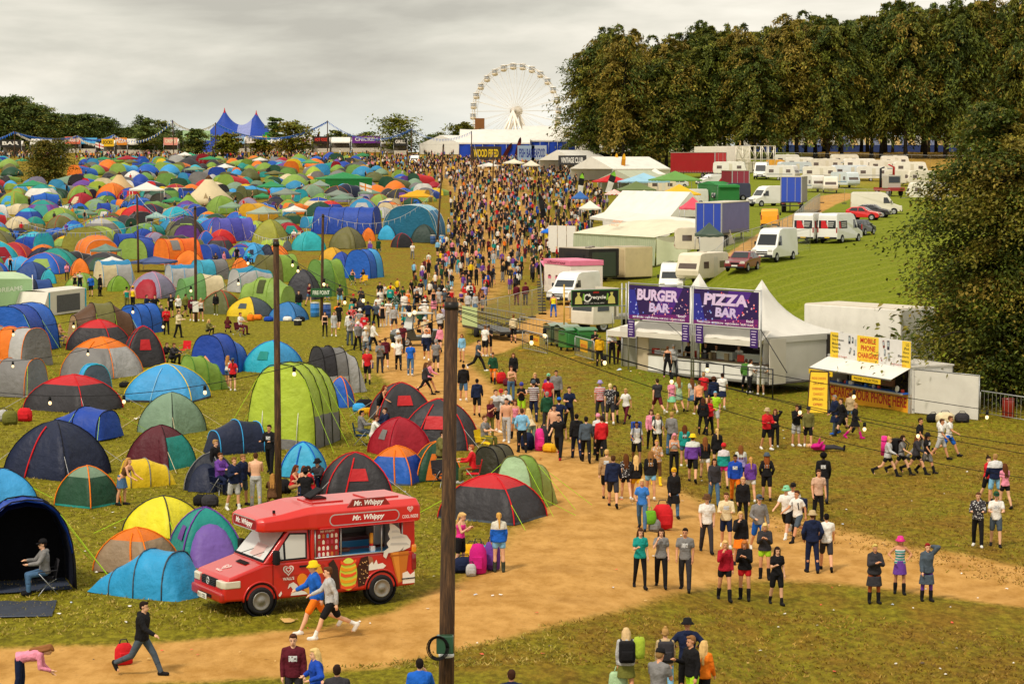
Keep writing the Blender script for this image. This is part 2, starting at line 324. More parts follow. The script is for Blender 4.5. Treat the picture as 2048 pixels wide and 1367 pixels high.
# ---------------------------------------------------------------- tents
mat('tent_v',.55,.35,bump=1.,bscale=3.4,var=.13,vscale=1.4,src='vcol',trans=.18)
def spow(a,e): return math.copysign(abs(a)**e,a)
def guy(mb,a,b): mb.tube([a,b],.009,4)
def dome(T,w,d,h,c,pip='black',cap=None,skirt=None,door=None,flap=None,guyc=None,n=6,strap=None,porch=None,mat_open=False):
    """crossed pole dome: four curved panels meeting at the pole sleeves"""
    c=c if isinstance(c,(list,tuple)) else [c]*4
    rg=[0,.05,.16,.3,.45,.6,.74,.86,.94,1.]; k=[max(.0,(1-t**1.95))**.62 for t in rg]; k[-1]=.04
    m=MB(); m.smooth=True
    jit=[[rnd.uniform(-.012,.012)*(2.4 if n<6 else 1.3) for _ in range(n*4+4)] for _ in rg]
    def pt(s,i,j):
        u=j/n*2-1; sag=.055*(1-u*u)*sin(PI*min(1,rg[i]*1.1))+jit[i][s*n+j]*(1-u*u); kk=k[i]*(1-sag*1.6)
        kx=(u if s%2==0 else 1)*k[i]; a=[(kx,-kk),(kk,kx),(-kx,kk),(-kk,-kx)][s]
        if s%2: a=[None,(kk,u*k[i]),None,(-kk,-u*k[i])][s]
        return (a[0]*w/2,a[1]*d/2,rg[i]*h*(1-.012*(1-u*u)))
    for s in range(4):
        for i in range(len(rg)-1):
            m.cur=c[s]
            if cap and rg[i]>=.74: m.cur=cap
            if skirt and i==0: m.cur=skirt
            for j in range(n): m.add([pt(s,i,j),pt(s,i,j+1),pt(s,i+1,j+1),pt(s,i+1,j)],[(0,1,2,3)])
    
    me=m.mesh('fly',weld=.004)
    put('flysheet',me,'tent_v',T)
    m=MB()
    for a,b in ((1,1),(-1,1)):
        pts=[(a*k[i]*w/2*1.005,b*k[i]*d/2*1.005,rg[i]*h+.005) for i in range(len(rg))]+[(-a*k[i]*w/2*1.005,-b*k[i]*d/2*1.005,rg[i]*h+.005) for i in range(len(rg)-2,-1,-1)]
        m.tube(pts,.022 if pip!='black' else .014,5)
    m.build('pole_sleeve','cloth',T,pip)
    def onpanel(s,u,t,off):
        kk=(max(0,1-t**1.95))**.62; q=kk*(1-.055*(1-u*u)*sin(PI*min(1,t*1.1))*1.6)+off
        return [(u*kk*w/2,-q*d/2,t*h),(q*w/2,u*kk*d/2,t*h),(-u*kk*w/2,q*d/2,t*h),(-q*w/2,-u*kk*d/2,t*h)][s]
    if door:
        m=MB(); m.grid(lambda a,b:onpanel(0,(a*2-1)*.62*(1-.25*b),.03+b*.68,.02),5,6); m.build('door','tent_fabric',T,door)
    if flap:
        s,col=flap; m=MB(); m.grid(lambda a,b:onpanel(s,(a*2-1)*.33,.42+b*.26,.035),4,3); m.build('window_flap','tent_fabric',T,col)
    if strap:
        s,u,col=strap; m=MB(); m.tube([onpanel(s,u*(1-.5*t/9),t/10,.02) for t in range(0,10)],.03,5); m.build('zip_strip','cloth',T,col)
    if porch:
        # low front porch: a half dome pulled out from the front panel
        pc,pl=porch; m=MB()
        m.grid(lambda a,b:(cos(PI*a)*w*.40*(1-.25*b*b),-d*.28-b*(pl+d*.22),max(0,spow(sin(PI*a),.8)*h*.74*(1-b*b*.98))),10,5); m.build('porch','tent_fabric',T,pc)
    if guyc:
        for a,b in ((1,1),(-1,1),(1,-1),(-1,-1)):
            i=4; m=MB(); guy(m,(a*k[i]*w/2,b*k[i]*d/2,rg[i]*h),(a*(w/2+.75),b*(d/2+.6),0)); m.build('guy_line','cloth',T,guyc)
def tunnel(T,w,L,h,c,hoops=3,strip='black',front=None,back=None,skirt=None,window=None,guyc=None,prof=None,opening=False,fslope=.25,bslope=.6,roof=None,n=10,zips=None):
    """hooped tunnel lying along local y, front towards -y"""
    c=c if isinstance(c,(list,tuple)) else [c]; ys=[-L/2+L*i/(hoops-1) for i in range(hoops)]; prof=prof or [1]*hoops
    if len(prof)!=hoops: prof=[prof[min(len(prof)-1,int(i*len(prof)/hoops))] for i in range(hoops)]
    def ring(a,s,y): return (spow(cos(PI*a),.75)*w/2*(.55+.45*s),y,max(0.0,spow(sin(PI*a),.8))*h*s)
    m=MB(); m.smooth=True; sub=3
    for i in range(hoops-1):
        for j in range(sub):
            t0,t1=j/sub,(j+1)/sub; f=lambda t:(prof[i]*(1-t)+prof[i+1]*t)*(1-.035*sin(PI*t))
            y0=ys[i]+(ys[i+1]-ys[i])*t0; y1=ys[i]+(ys[i+1]-ys[i])*t1
            for q in range(n):
                m.cur=c[i%len(c)]
                if skirt and (q==0 or q==n-1): m.cur=skirt
                if roof and n*.26<q+.5<n*.74: m.cur=roof
                m.add([ring(q/n,f(t0),y0),ring((q+1)/n,f(t0),y0),ring((q+1)/n,f(t1),y1),ring(q/n,f(t1),y1)],[(0,1,2,3)])
    me=m.mesh('fly',weld=.003); put('flysheet',me,'tent_v',T)
    def end(sgn,sl,s,y,col,name):
        m=MB(); m.cur=col; z0=.02
        for q in range(n):
            a0=ring(q/n,s*.995,y); a1=ring((q+1)/n,s*.995,y)
            def down(a): return (a[0]*.93,y+sgn*sl*(1-.25*abs(a[0]/(w/2))),z0)
            def midp(a): d=down(a); return tuple(a[k]*.52+d[k]*.48+(0,sgn*sl*.12,0)[k] for k in range(3))
            if skirt: 
                def lo(a): d=down(a); e=midp(a); return tuple(d[k]*.75+e[k]*.25 for k in range(3))
                m.cur=col; m.add([a0,a1,midp(a1),midp(a0)],[(0,1,2,3)],True); m.add([midp(a0),midp(a1),lo(a1),lo(a0)],[(0,1,2,3)],True); m.cur=skirt; m.add([lo(a0),lo(a1),down(a1),down(a0)],[(0,1,2,3)],True)
            else: m.add([a0,a1,midp(a1),midp(a0)],[(0,1,2,3)],True); m.add([midp(a0),midp(a1),down(a1),down(a0)],[(0,1,2,3)],True)
        put(name,m.mesh(name,weld=.003),'tent_v',T)
    end(1,bslope,prof[-1],ys[-1],back or c[(hoops-2)%len(c)],'back_panel')
    if not opening: end(-1,fslope,prof[0],ys[0],front or c[0],'door')
    else:
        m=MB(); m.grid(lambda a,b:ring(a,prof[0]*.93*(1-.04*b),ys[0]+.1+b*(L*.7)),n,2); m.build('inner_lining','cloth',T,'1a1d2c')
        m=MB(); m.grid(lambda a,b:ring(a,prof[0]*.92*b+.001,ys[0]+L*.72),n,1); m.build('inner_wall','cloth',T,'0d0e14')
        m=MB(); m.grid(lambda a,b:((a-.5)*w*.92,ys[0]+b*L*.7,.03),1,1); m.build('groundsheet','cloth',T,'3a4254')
    if zips:
        for xx in zips:
            z1=ring(math.acos(xx)/PI,prof[0],ys[0])[2]*.8; MB().tube([(xx*w/2*.96,ys[0]-fslope*.12-.02,z1),(xx*w/2*.94,ys[0]-fslope*.62-.03,z1*.5),(xx*w/2*.93,ys[0]-fslope-.03,.05)],.02,5).build('zip','cloth',T,'d8d8c0')
        m=MB(); m.tube([(xx*w/2*.9,ys[0]-fslope*.15-.02,h*.66+.16*h*(1-(xx/.55)**2)) for xx in np.linspace(-.6,.6,9)],.018,5); m.build('door_seam','cloth',T,strip)
    m=MB()
    for i,y in enumerate(ys): m.tube([ring(q/14,prof[i]*1.004,y) for q in range(15)],.022,5)
    m.build('hoop','cloth',T,strip)
    if window:
        i,sd,col=window; y=(ys[i]+ys[i+1])/2
        a0,a1=(.16,.36) if sd>0 else (.64,.84)
        m=MB(); m.grid(lambda a,b:tuple(Vector(ring(a0+(a1-a0)*b,prof[i]*1.012,y+(a-.5)*(L/(hoops-1))*.5))),3,3); m.build('window','cloth',T,col)
    if guyc:
        for i,y in enumerate(ys):
            for s in (.3,.7): m=MB(); a=ring(s,prof[i],y); guy(m,a,(a[0]+spow(a[0],.01)*1.5,y+(-.8 if i==0 else .5 if i==hoops-1 else 0),0)); m.build('guy_line','cloth',T,guyc)
def gazebo(T,w,d,h,c,legc='lightgrey',wall=None,walls=(),fr=.68):
    e=h*fr; m=MB(); n=6
    for s in range(4):
        a,b=[((-1,-1),(1,-1)),((1,-1),(1,1)),((1,1),(-1,1)),((-1,1),(-1,-1))][s]
        def f(u,v): x=(a[0]*(1-u)+b[0]*u)*w/2*(1-v); y=(a[1]*(1-u)+b[1]*u)*d/2*(1-v); return (x,y,e+(h-e)*(v**1.25)-.05*sin(PI*u)*(1-v))
        m.grid(f,n,4,False)
        m.grid(lambda u,v:((a[0]*(1-u)+b[0]*u)*w/2*1.002,(a[1]*(1-u)+b[1]*u)*d/2*1.002,e-.2*v*(1+.15*sin(u*PI*6))-.05*sin(PI*u)),12,1,False)
    m.build('canopy','canvas',T,c)
    for a,b in ((1,1),(-1,1),(1,-1),(-1,-1)): MB().tube([(a*w/2*.97,b*d/2*.97,0),(a*w/2*.97,b*d/2*.97,e)],.035,5).build('leg','metal',T,legc)
    for s in walls:
        x0,y0,x1,y1=[(-1,-1,1,-1),(1,-1,1,1),(1,1,-1,1),(-1,1,-1,-1)][s]
        m=MB(); m.grid(lambda u,v:((x0*(1-u)+x1*u)*w/2*.985,(y0*(1-u)+y1*u)*d/2*.985,.03+(e-.05)*v),8,1); m.build('side_wall','canvas',T,wall or c)
def tipi(T,w,h,c,top='brown'):
    m=MB(); n=12; pr=[(w/2,0),(w/2*.96,h*.2),(w/2*.55,h*.5),(w/2*.24,h*.78),(.05,h)]
    m.lathe(pr,n); m.build('canvas_cone','canvas',T,c); MB().lathe([(w/2*.16,h*.88),(.03,h*1.03)],8).build('top_cap','cloth',T,top)
    MB().prism([(-w*.09,.02),(w*.09,.02),(0,h*.42)],.02,'y',-w/2*.93).build('door','canvas',T,'beige')
    for k in range(8): m=MB(); a=k*PI/4; guy(m,(w/2*.9*cos(a),w/2*.9*sin(a),h*.3),(w/2*1.5*cos(a),w/2*1.5*sin(a),0)); m.build('guy_line','cloth',T,'cream')
TENTS=[]
def cname(c):
    c=c[0] if isinstance(c,(list,tuple)) else c
    if c not in CN: q=H(c); c=min((k for k in CN if not k[0].isdigit()),key=lambda k:sum((a**.45-b**.45)**2 for a,b in zip(H(k)[:3],q[:3])))
    return {'leafgreen':'leaf green','brightlime':'bright lime','lightgrey':'light grey','darkgreen':'dark green','royalblue':'royal blue','skyblue':'sky blue','lightblue':'light blue','hotpink':'hot pink','brightyellow':'bright yellow','palegreen':'pale green'}.get(c,c)
def tent(kind,x0,x1,yt,yb,c,rot=0,lr=1.,label=None,**k):
    xc=(x0+x1)/2; p=P(xc,yb); wv=(x1-x0)/p; r=R(rot); 
    if kind in('tunnel',):
        fs=k.get('fslope',.25); bs=k.get('bslope',.6)
        w=wv/(abs(cos(r))+lr*1.15*abs(sin(r))); L=w*lr
    else: w=wv/(abs(cos(r))+lr*abs(sin(r)))*(1.0 if abs(sin(r))<.2 else 1.04); L=w*lr
    dv=(abs(w*sin(r))+abs(L*cos(r)))/2
    A=G(xc,yb); C=Vector((A.x*(1+dv/A.y),A.y+dv,0)); C.z=zat(C.x,C.y); yc=proj(C)[1]; h=max(.5,(yc-yt)/P(xc,yc))
    kn={'dome':'dome_tent','tunnel':'tunnel_tent','gazebo':'gazebo','tipi':'bell_tent'}[kind]
    lab=label or {'dome':f"{cname(c)} dome tent",'tunnel':f"{cname(c)} tunnel tent",'gazebo':f"{cname(c)} pop-up gazebo",'tipi':f"{cname(c)} canvas bell tent"}[kind]
    T=thing(kn,lab,'gazebo' if kind=='gazebo' else 'tent',C,r,'gazebos among the tents' if kind=='gazebo' else 'tents pitched in the campsite',(xc,yb))
    if kind=='dome': dome(T,w,L,h,c,**k)
    elif kind=='tunnel': tunnel(T,w,L,h,c,**k)
    elif kind=='gazebo': gazebo(T,w,L,h,c,**k)
    else: tipi(T,w,h,c,**k)
    TENTS.append((x0,x1,yt,yb)); return T
BR=dict(pip='red',cap=None,guyc='lightgrey')
Yg=dict(guyc='brightlime')
t=tent
# near rows, hand placed from left to right and front to back
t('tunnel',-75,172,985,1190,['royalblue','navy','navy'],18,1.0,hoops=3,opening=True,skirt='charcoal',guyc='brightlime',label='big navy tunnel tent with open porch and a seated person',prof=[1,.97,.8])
t('dome',-70,80,935,1010,'skyblue',25,1,label='bright blue dome tent behind the big navy tunnel tent',guyc='brightlime')
t('dome',14,216,838,962,['navy','navy','grey','grey'],-28,.9,strap=(0,-.3,'red'),label='large navy dome tent with grey side and red strap',guyc='lightgrey')
t('tunnel',90,248,812,882,'royalblue',68,1.15,hoops=3,prof=[.9,1,.6],label='low royal blue tent behind the large navy dome',guyc='brightlime')
t('dome',113,238,930,1020,'darkgreen',-32,.9,cap='sage',skirt='teal',pip='orange',label='dark green dome tent with orange edges beside the bending person')
t('tunnel',235,348,915,975,'yellow',-62,1.3,hoops=3,prof=[1,1,.7],strip='grey',label='yellow pop-up tent lying on its side',bslope=.35)
t('dome',256,388,848,942,['maroon','teal','teal','teal'],-25,.95,cap='maroon',door='maroon',label='teal dome tent with maroon door panel',guyc='cream')
t('dome',278,410,783,870,['sage','sage','slate','slate'],-35,1.,label='plain grey green dome tent with pale guy lines',guyc='cream')
t('dome',255,415,726,806,'skyblue',-12,.8,pip='yellow',skirt='charcoal',strap=(0,-.2,'lightblue'),label='sky blue dome tent with yellow piping')
t('dome',52,242,748,828,'charcoal',-30,.8,pip='red',cap='red',guyc='lightgrey',label='charcoal dome tent with red cap beside the small blue pop-up')
t('tunnel',143,228,726,792,'skyblue',28,.8,hoops=3,front='slate',prof=[1,1,.75],strip='cyan',label='small sky blue pop-up tent with grey door')
t('dome',126,282,673,757,['grey','lightgrey','grey','grey'],-25,.8,pip='orange',cap='orange',strap=(0,-.35,'orange'),label='grey dome tent with orange cap and stripes',porch=('grey',.4))
t('dome',244,332,651,735,'charcoal',18,.7,pip='red',flap=(0,'red'),label='tall charcoal tent with red window flap beside the orange capped tent')
t('dome',138,258,638,702,'charcoal',-20,.8,pip='red',cap='red',label='charcoal dome tent with red top behind the grey orange tent')
t('tunnel',-70,102,715,795,'grey',72,1.35,hoops=3,strip='orange',prof=[1,1,.85],label='grey tunnel tent with thin orange hoops at the left edge',guyc='brightlime')
t('tunnel',-45,112,653,735,['lightgrey','orange','grey'],55,1.4,hoops=4,strip='orange',front='grey',label='grey tunnel tent with a broad orange band')
t('tunnel',-35,112,608,706,['royalblue','blue'],-12,1.1,hoops=3,strip='navy',front='blue',window=None,label='big royal blue tunnel tent at the left edge',guyc='brightlime')
t('tunnel',124,282,604,690,['brown','khaki','brown'],-66,1.2,hoops=4,prof=[.7,1,1,.7],front='tan',guyc='brightlime',label='large brown and khaki tunnel tent')
t('tunnel',236,326,607,668,'blue',-28,1.1,hoops=3,strip='navy',label='blue tunnel tent behind the brown one')
t('tunnel',382,502,666,750,['royalblue','blue'],-24,1.2,hoops=3,prof=[1,1,.7],strip='navy',label='large royal blue tunnel tent behind the girl in red')
t('tunnel',355,450,708,784,['leafgreen','leafgreen'],-50,1.,hoops=3,prof=[1,.95,.7],strip='green',label='crumpled light green pop-up tent')
t('dome',398,455,700,750,'peach',0,.9,label='peach coloured dome tent beside the crumpled green tent')
t('dome',488,605,680,748,['cyan','skyblue','skyblue','teal'],-30,1.,flap=(0,'teal'),pip='blue',label='cyan and sky blue dome tent by the tall pole')
t('tunnel',498,684,720,898,['lime','lime','lime'],-14,1.15,hoops=4,strip='363a1e',front='b3c83c',skirt='grey',guyc='brightlime',prof=[1,1,.97,.9],fslope=.55,zips=(-.5,.08,.6),label='large lime green tunnel tent with black hoops')
t('tunnel',610,728,690,792,['charcoal','grey','lightgrey'],-52,1.25,hoops=4,strip='black',front='charcoal',skirt='lightgrey',prof=[1,1,.95,.75],label='dark grey tunnel tent beside the worn path')
t('dome',655,708,752,814,'blue',-15,.9,pip='orange',label='blue dome tent with orange piping behind the lime tunnel',guyc='brightlime')
t('dome',738,866,764,846,'charcoal',15,.85,pip='red',flap=(0,'red'),label='charcoal dome with red flap nearest the worn path',guyc='lightgrey')
t('dome',798,958,796,902,'charcoal',-10,.85,pip='red',flap=(0,'red'),strap=(0,-.55,'red'),label='largest charcoal dome tent behind the near wooden pole',guyc='lightgrey')
t('dome',736,862,833,912,['crimson','grey','grey','crimson'],32,.9,flap=(3,'grey'),pip='crimson',label='crimson dome tent with grey vent flap')
t('dome',733,855,890,970,['blue','royalblue','blue','blue'],-20,.9,pip='orange',cap='orange',skirt='slate',strap=(0,.3,'orange'),label='blue dome tent with orange cap and orange piping')
t('dome',822,925,882,964,['darkgreen','teal','teal','darkgreen'],10,.9,pip='orange',door='orange',label='dark green dome tent with orange door half hidden by the pole')
t('dome',636,786,903,1004,'charcoal',12,.85,pip='red',flap=(0,'red'),strap=(0,-.45,'red'),label='charcoal dome tent with red flap behind the red van',guyc='lightgrey')
t('dome',562,652,882,956,'3fb0dc',-8,.9,pip='blue',strap=(0,-.25,'blue'),skirt='navy',label='small light blue dome tent with blue straps')
t('tunnel',404,538,838,912,['navy','navy'],-58,1.2,hoops=3,strip='skyblue',prof=[.7,1,.9],label='navy pop-up tent edged in bright blue')
t('dome',373,472,903,984,'1f2434',-18,.9,pip='grey',label='dark navy dome tent behind the group of standing friends',porch=('navy',.3))
t('tunnel',988,1114,905,1020,['leafgreen','9aa852'],-30,1.1,hoops=3,strip='khaki',front='palegreen',prof=[1,.97,.75],guyc='brightlime',fslope=.5,label='olive and lime tunnel tent beside the worn path')
t('dome',878,1092,946,1050,'charcoal',-30,.75,pip='red',cap='red',skirt='slate',guyc='brightlime',label='black dome tent with red cap near the girls with bags')
t('tunnel',944,1034,890,955,'4a4630',-35,.9,hoops=3,strip='black',front='33301f',label='camouflage pop-up tent among the seated campers')
t('dome',250,405,990,1076,['brightyellow']*4,-28,.95,pip='charcoal',label='bright yellow dome tent behind the teal and purple dome',guyc='brightlime')
t('dome',333,490,1013,1136,['teal','teal','purple','teal'],22,.95,strap=None,porch=('7a5cb0',.35),flap=(3,'purple'),pip='purple',label='teal dome tent with a broad purple band beside the van')
t('dome',193,355,1053,1150,'a0886c',-24,.9,pip='orange',cap='orange',strap=(0,.4,'orange'),label='beige dome tent with orange cap')
t('tunnel',203,398,1096,1204,'2f9fd6',64,1.15,hoops=3,prof=[1,1,.55],strip='slate',fslope=.6,bslope=.9,label='bright blue low tunnel tent in front of the beige dome')
t('dome',654,738,970,1004,'red',10,1.,label='small red tent just behind the red van roof',pip='crimson')
# middle rows
t('dome',455,545,593,634,['yellow','slate','slate','slate'],-30,.9,pip='charcoal',label='yellow and dark grey dome tent',flap=(0,'slate'))
t('dome',538,615,603,642,'2f78b8',-20,.9,label='blue dome tent beside the yellow and grey one',pip='navy')
t('tunnel',472,600,554,628,['8aa84a','8aa84a','8aa84a'],66,1.3,hoops=4,strip='leafgreen',window=(1,-1,'4a4f30'),prof=[.75,1,1,.8],label='long leaf green tunnel tent with dark window')
t('dome',402,482,580,628,'5c6032',-20,.9,label='olive dome tent with red piping at the back',pip='red')
t('dome',572,642,538,600,'3a3a42',-10,.8,label='dark grey dome tent with blank door near the blue bins')
t('tunnel',610,694,518,595,['6f9a48','leafgreen'],-40,1.2,hoops=3,guyc='brightlime',strip='green',label='leaf green tunnel tent beside the thin pole')
t('tunnel',688,768,498,558,['blue','skyblue'],-22,1.,hoops=3,strip='navy',label='blue tunnel tent with people seated in front')
t('dome',660,706,503,545,'royalblue',-20,1)
t('tunnel',345,458,546,600,['6a9a5a','cream','6a9a5a'],-62,1.3,hoops=3,strip='green',prof=[.8,1,.9],label='green tunnel tent with white roof band')
t('tunnel',325,400,528,575,['lightgrey'],-60,1.2,hoops=3,roof='2f88b8',strip='skyblue',label='white tunnel tent with blue roof beside a pole')
t('tunnel',450,555,531,586,['lightgrey'],-55,1.3,hoops=3,roof='2a8ab0',strip='teal',label='white tunnel tent with teal roof and edges',prof=[.9,1,.8])
t('tunnel',502,604,508,565,['khaki','leafgreen','khaki'],-58,1.2,hoops=3,strip='olive',label='olive tunnel tent with lime roof band')
t('tunnel',376,462,518,560,['3fa8c8','grey'],-48,1.2,hoops=3,strip='slate')
t('dome',262,350,543,598,['8d86a0','8d86a0','lilac','lilac'],-20,.9,pip='pink',door='crimson',label='large lilac grey dome tent with red porch',porch=('crimson',.4))
t('dome',213,262,551,584,'7aa02c',25,.9,label='small plain green dome tent on the grass')
t('tunnel',183,270,520,575,['cream','lightgrey'],-55,1.3,hoops=3,roof='2f88b8',strip='skyblue',label='cream tunnel tent with blue roof')
t('dome',133,198,545,580,'leafgreen',-20,1.,pip='olive')
t('dome',138,182,516,552,'orange',15,1.)
t('dome',32,98,523,560,'2a4a8c',-20,.9); t('dome',80,114,538,568,'cyan',20,.9)
t('tunnel',24,112,558,606,['navy','2a4a8c'],-58,1.2,hoops=3,label='dark blue tunnel tent beside the pale green stall')
t('tunnel',302,408,476,530,['orange','ea6a1e','grey'],-50,1.2,hoops=3,strip='red',window=(0,1,'grey'),label='big orange tunnel tent with grey band')
t('dome',345,410,500,530,'orange',10,1,label='orange dome tent in front of the big orange tunnel')
t('tunnel',128,238,453,508,['8fa03c','lime','8fa03c'],-8,.8,hoops=3,front='8c8a34',strip='khaki',window=None,label='lime green family tent with flared wings')
t('tunnel',418,514,435,484,['5a5ab8','4a4aa8'],-60,1.4,hoops=4,strip='indigo',label='long violet blue tunnel tent',guyc='yellow')
t('dome',506,575,438,492,'9a9a34',-15,1.,pip='olive',guyc='yellow',label='tall olive yellow dome tent')
t('dome',392,432,461,498,'blue',20,.8,pip='orange'); t('dome',412,468,471,508,'charcoal',-20,.8,pip='crimson',cap='crimson')
t('dome',582,652,462,502,'2fb0b8',30,1.,pip='teal'); t('tunnel',618,772,413,470,['royalblue','2a4fb0','royalblue'],76,1.9,hoops=5,strip='navy',label='very long royal blue tunnel tent',guyc='yellow')
t('tunnel',764,892,409,478,['1f6f9a','1f6f9a'],-8,.9,hoops=3,roof='8fc4d8',front='1c6a8a',strip='white',label='large light blue tunnel tent with teal front near the bins',guyc='yellow')
t('dome',822,874,448,486,'2c3f38',-10,.9,label='dark green dome tent beside the blue bins'); t('dome',660,730,453,498,'6f6b3f',-20,.9,porch=('khaki',.3)); t('dome',722,752,455,482,'orange',10,.7)
t('dome',756,792,450,480,['2fa8d8','grey','2fa8d8','2fa8d8'],0,.8); t('dome',782,826,466,496,'2a282c',30,.8,pip='red')
t('dome',640,690,494,520,'gold',-20,1.); t('dome',518,550,488,520,'navy',0,1); t('dome',487,530,487,525,'skyblue',-20,.9,flap=(0,'navy'))
t('dome',528,580,488,520,'orange',15,1); t('dome',462,500,515,545,'orange',20,1); t('dome',352,392,418,440,'1f5fc0',0,1,pip='orange')
t('gazebo',797,868,380,418,'gold',10,1.,legc='gold',label='yellow pop-up gazebo'); t('gazebo',630,744,344,383,'2f8a50',25,.6,walls=(0,1),wall='1f7a3a',label='large green party tent with clear window panels',legc='green')
t('gazebo',256,332,364,412,'white',15,1.,legc='white',label='white pop-up gazebo with blue tent under it'); t('tipi',368,468,351,412,'cream',label='large cream bell tent with brown top'); t('tipi',206,272,344,388,'d0b080',label='smaller tan bell tent')
t('tipi',345,410,385,425,'leafgreen',top='olive',label='lime pyramid tent in front of the cream bell tent')
for x0,x1,yt,yb,c in ((440,488,403,435,'sage'),(495,560,412,452,'9aa898'),(545,600,376,410,'7f8a80'),(660,712,387,418,'708a78'),(650,700,379,410,'7f8a80'),(40,92,360,392,'2f8a60'),(184,240,487,525,'6f8a80'),(620,660,360,392,'8a9a90'),(290,335,423,455,'90b0a8'),(515,570,362,395,'2f8a58'),(265,352,512,545,'4a5a8a'),(400,440,312,330,'2f8a58'),(190,225,313,328,'2f8a60'),(225,265,313,328,'2f8a60'),(355,385,304,322,'white'),(365,395,305,322,'2f9a70'),(0,30,318,332,'2f8a60'),(30,60,316,330,'3a9a70'),(430,470,327,350,'white'),(600,640,318,340,'5a9a60'),(706,745,305,325,'2a7a4a'),(285,315,325,342,'2f8a60'),(370,410,332,352,'sage'),(325,355,344,365,'7a9a88')):
    t('gazebo',x0,x1,yt,yb,c,rnd.uniform(-25,25),1.)
# the field of small tents behind, filled in row by row
PALT=['leafgreen']*4+['8aa84a']*3+['6f9a48']*2+['royalblue']*4+['blue']*4+['skyblue']*3+['cyan']*2+['2f88b8']*2+['orange']*3+['charcoal']*4+['grey']*3+['lightgrey']*2+['darkgreen']*3+['teal']*3+['khaki']*3+['5c6032']*2+['red']*2+['crimson']*2+['navy']*3+['yellow','gold','lime','lime','cream','white','8d86a0','purple','sage','sage']
def fill():
    def free(x,y,w):
        for a,b,c,d in TENTS:
            if abs(d-y)<3.9*max(.5,P(x,y)/13) and not (x+w*.34<a or x-w*.34>b): return False
        return True
    far=MB(); far.smooth=True; y=548.; nf=0
    while y>322:
        x=-30+rnd.uniform(0,20); xm=np.interp(y,[326,345,380,420,460,500,545],[700,770,885,870,640,560,470])
        while x<xm:
            p=P(x,y); w=rnd.choice([2.6,3.,3.2,3.6,4.2,4.8])*p*1.05; ok=not(25<x<165 and y<372) and free(x,y,w) and not(250<x<640 and y>528)
            h=w*rnd.uniform(.42,.56); c=rnd.choice(PALT); k=rnd.random(); ro=rnd.uniform(-45,45); c2=rnd.choice(PALT)
            if ok and len(TENTS)<300:
                if k<.55: t('dome',x-w/2,x+w/2,y-h,y,[c,c,c2,c] if rnd.random()<.4 else c,ro,rnd.uniform(.8,1),n=4,pip=rnd.choice(['black','black','grey','orange','red','yellow']),cap=rnd.choice([None,None,None,c2]),door=rnd.choice([None,None,c2]))
                elif k<.96: t('tunnel',x-w*.6,x+w*.6,y-h,y,rnd.choice([[c],[c],[c,c2]]),rnd.choice([-1,1])*rnd.uniform(20,75),rnd.uniform(1,1.5),n=8,hoops=3,prof=rnd.choice([[1,1,.75],[.8,1,.85]]),roof=rnd.choice([None,None,None,c2]),front=rnd.choice([None,c2]),strip=rnd.choice(['black','grey','lightgrey']))
                else: t('gazebo',x-w/2,x+w/2,y-h*1.2,y,rnd.choice(['2f8a58','sage','white','708a78']),ro,1)
            elif ok:
                TENTS.append((x-w/2,x+w/2,y-h,y)); o=GZ(x,y); W=w/p/2; hh=h/p*.9; a0=R(ro); sx=rnd.uniform(.8,1.2); nf+=1
                far.M=Matrix.Translation(o)@Matrix.Rotation(a0,4,'Z'); far.cur=c
                if k<.5: far.lathe([(W*q,hh*z) for q,z in ((1,0),(.93,.3),(.75,.6),(.45,.85),(.12,1))],8,sx=sx)
                elif k<.95: far.grid(lambda u,v:(spow(cos(PI*u),.75)*W*.8,(v-.5)*W*1.9,spow(max(0,sin(PI*u)),.8)*hh*(1-.3*v)),8,3); far.cur=c2; far.grid(lambda u,v:(spow(cos(PI*u),.75)*W*.8*v,-W*.95-.4*(1-v),spow(max(0,sin(PI*u)),.8)*hh*v),8,2)
                else: far.lathe([(W*1.1,hh*.75),(W*1.05,hh*.9),(.05,hh*1.25)],4)
            x+=w*rnd.uniform(.4,.75)
        y-=rnd.uniform(3.6,5.)*max(.62,P(300,y)/15)
    o=far.build('distant_tents','tent_v'); o['kind']='stuff'; REG.append([o,'mass of small colourful tents at the far side of the campsite','tents',None,None])
    print('FAR',nf)
fill()
print('TENTS',len(TENTS))
# ---------------------------------------------------------------- people: posed bodies grown as one skin, clothes as their own shells
def vox(mb,size,ratio=None,name='m',smooth=4):
    me0=mb.mesh('u'); o=bpy.data.objects.new('u',me0); TMP.collection.objects.link(o)
    md=o.modifiers.new('r','REMESH'); md.mode='VOXEL'; md.voxel_size=size; md.use_smooth_shade=True
    sm=o.modifiers.new('s','SMOOTH'); sm.iterations=smooth; sm.factor=.5
    if ratio: d=o.modifiers.new('d','DECIMATE'); d.ratio=ratio
    vl=TMP.view_layers[0]; vl.update(); me=bpy.data.meshes.new_from_object(o.evaluated_get(vl.depsgraph)); me.name=name
    me.polygons.foreach_set('use_smooth',[True]*len(me.polygons))
    TMP.collection.objects.unlink(o); bpy.data.objects.remove(o); bpy.data.meshes.remove(me0); return me
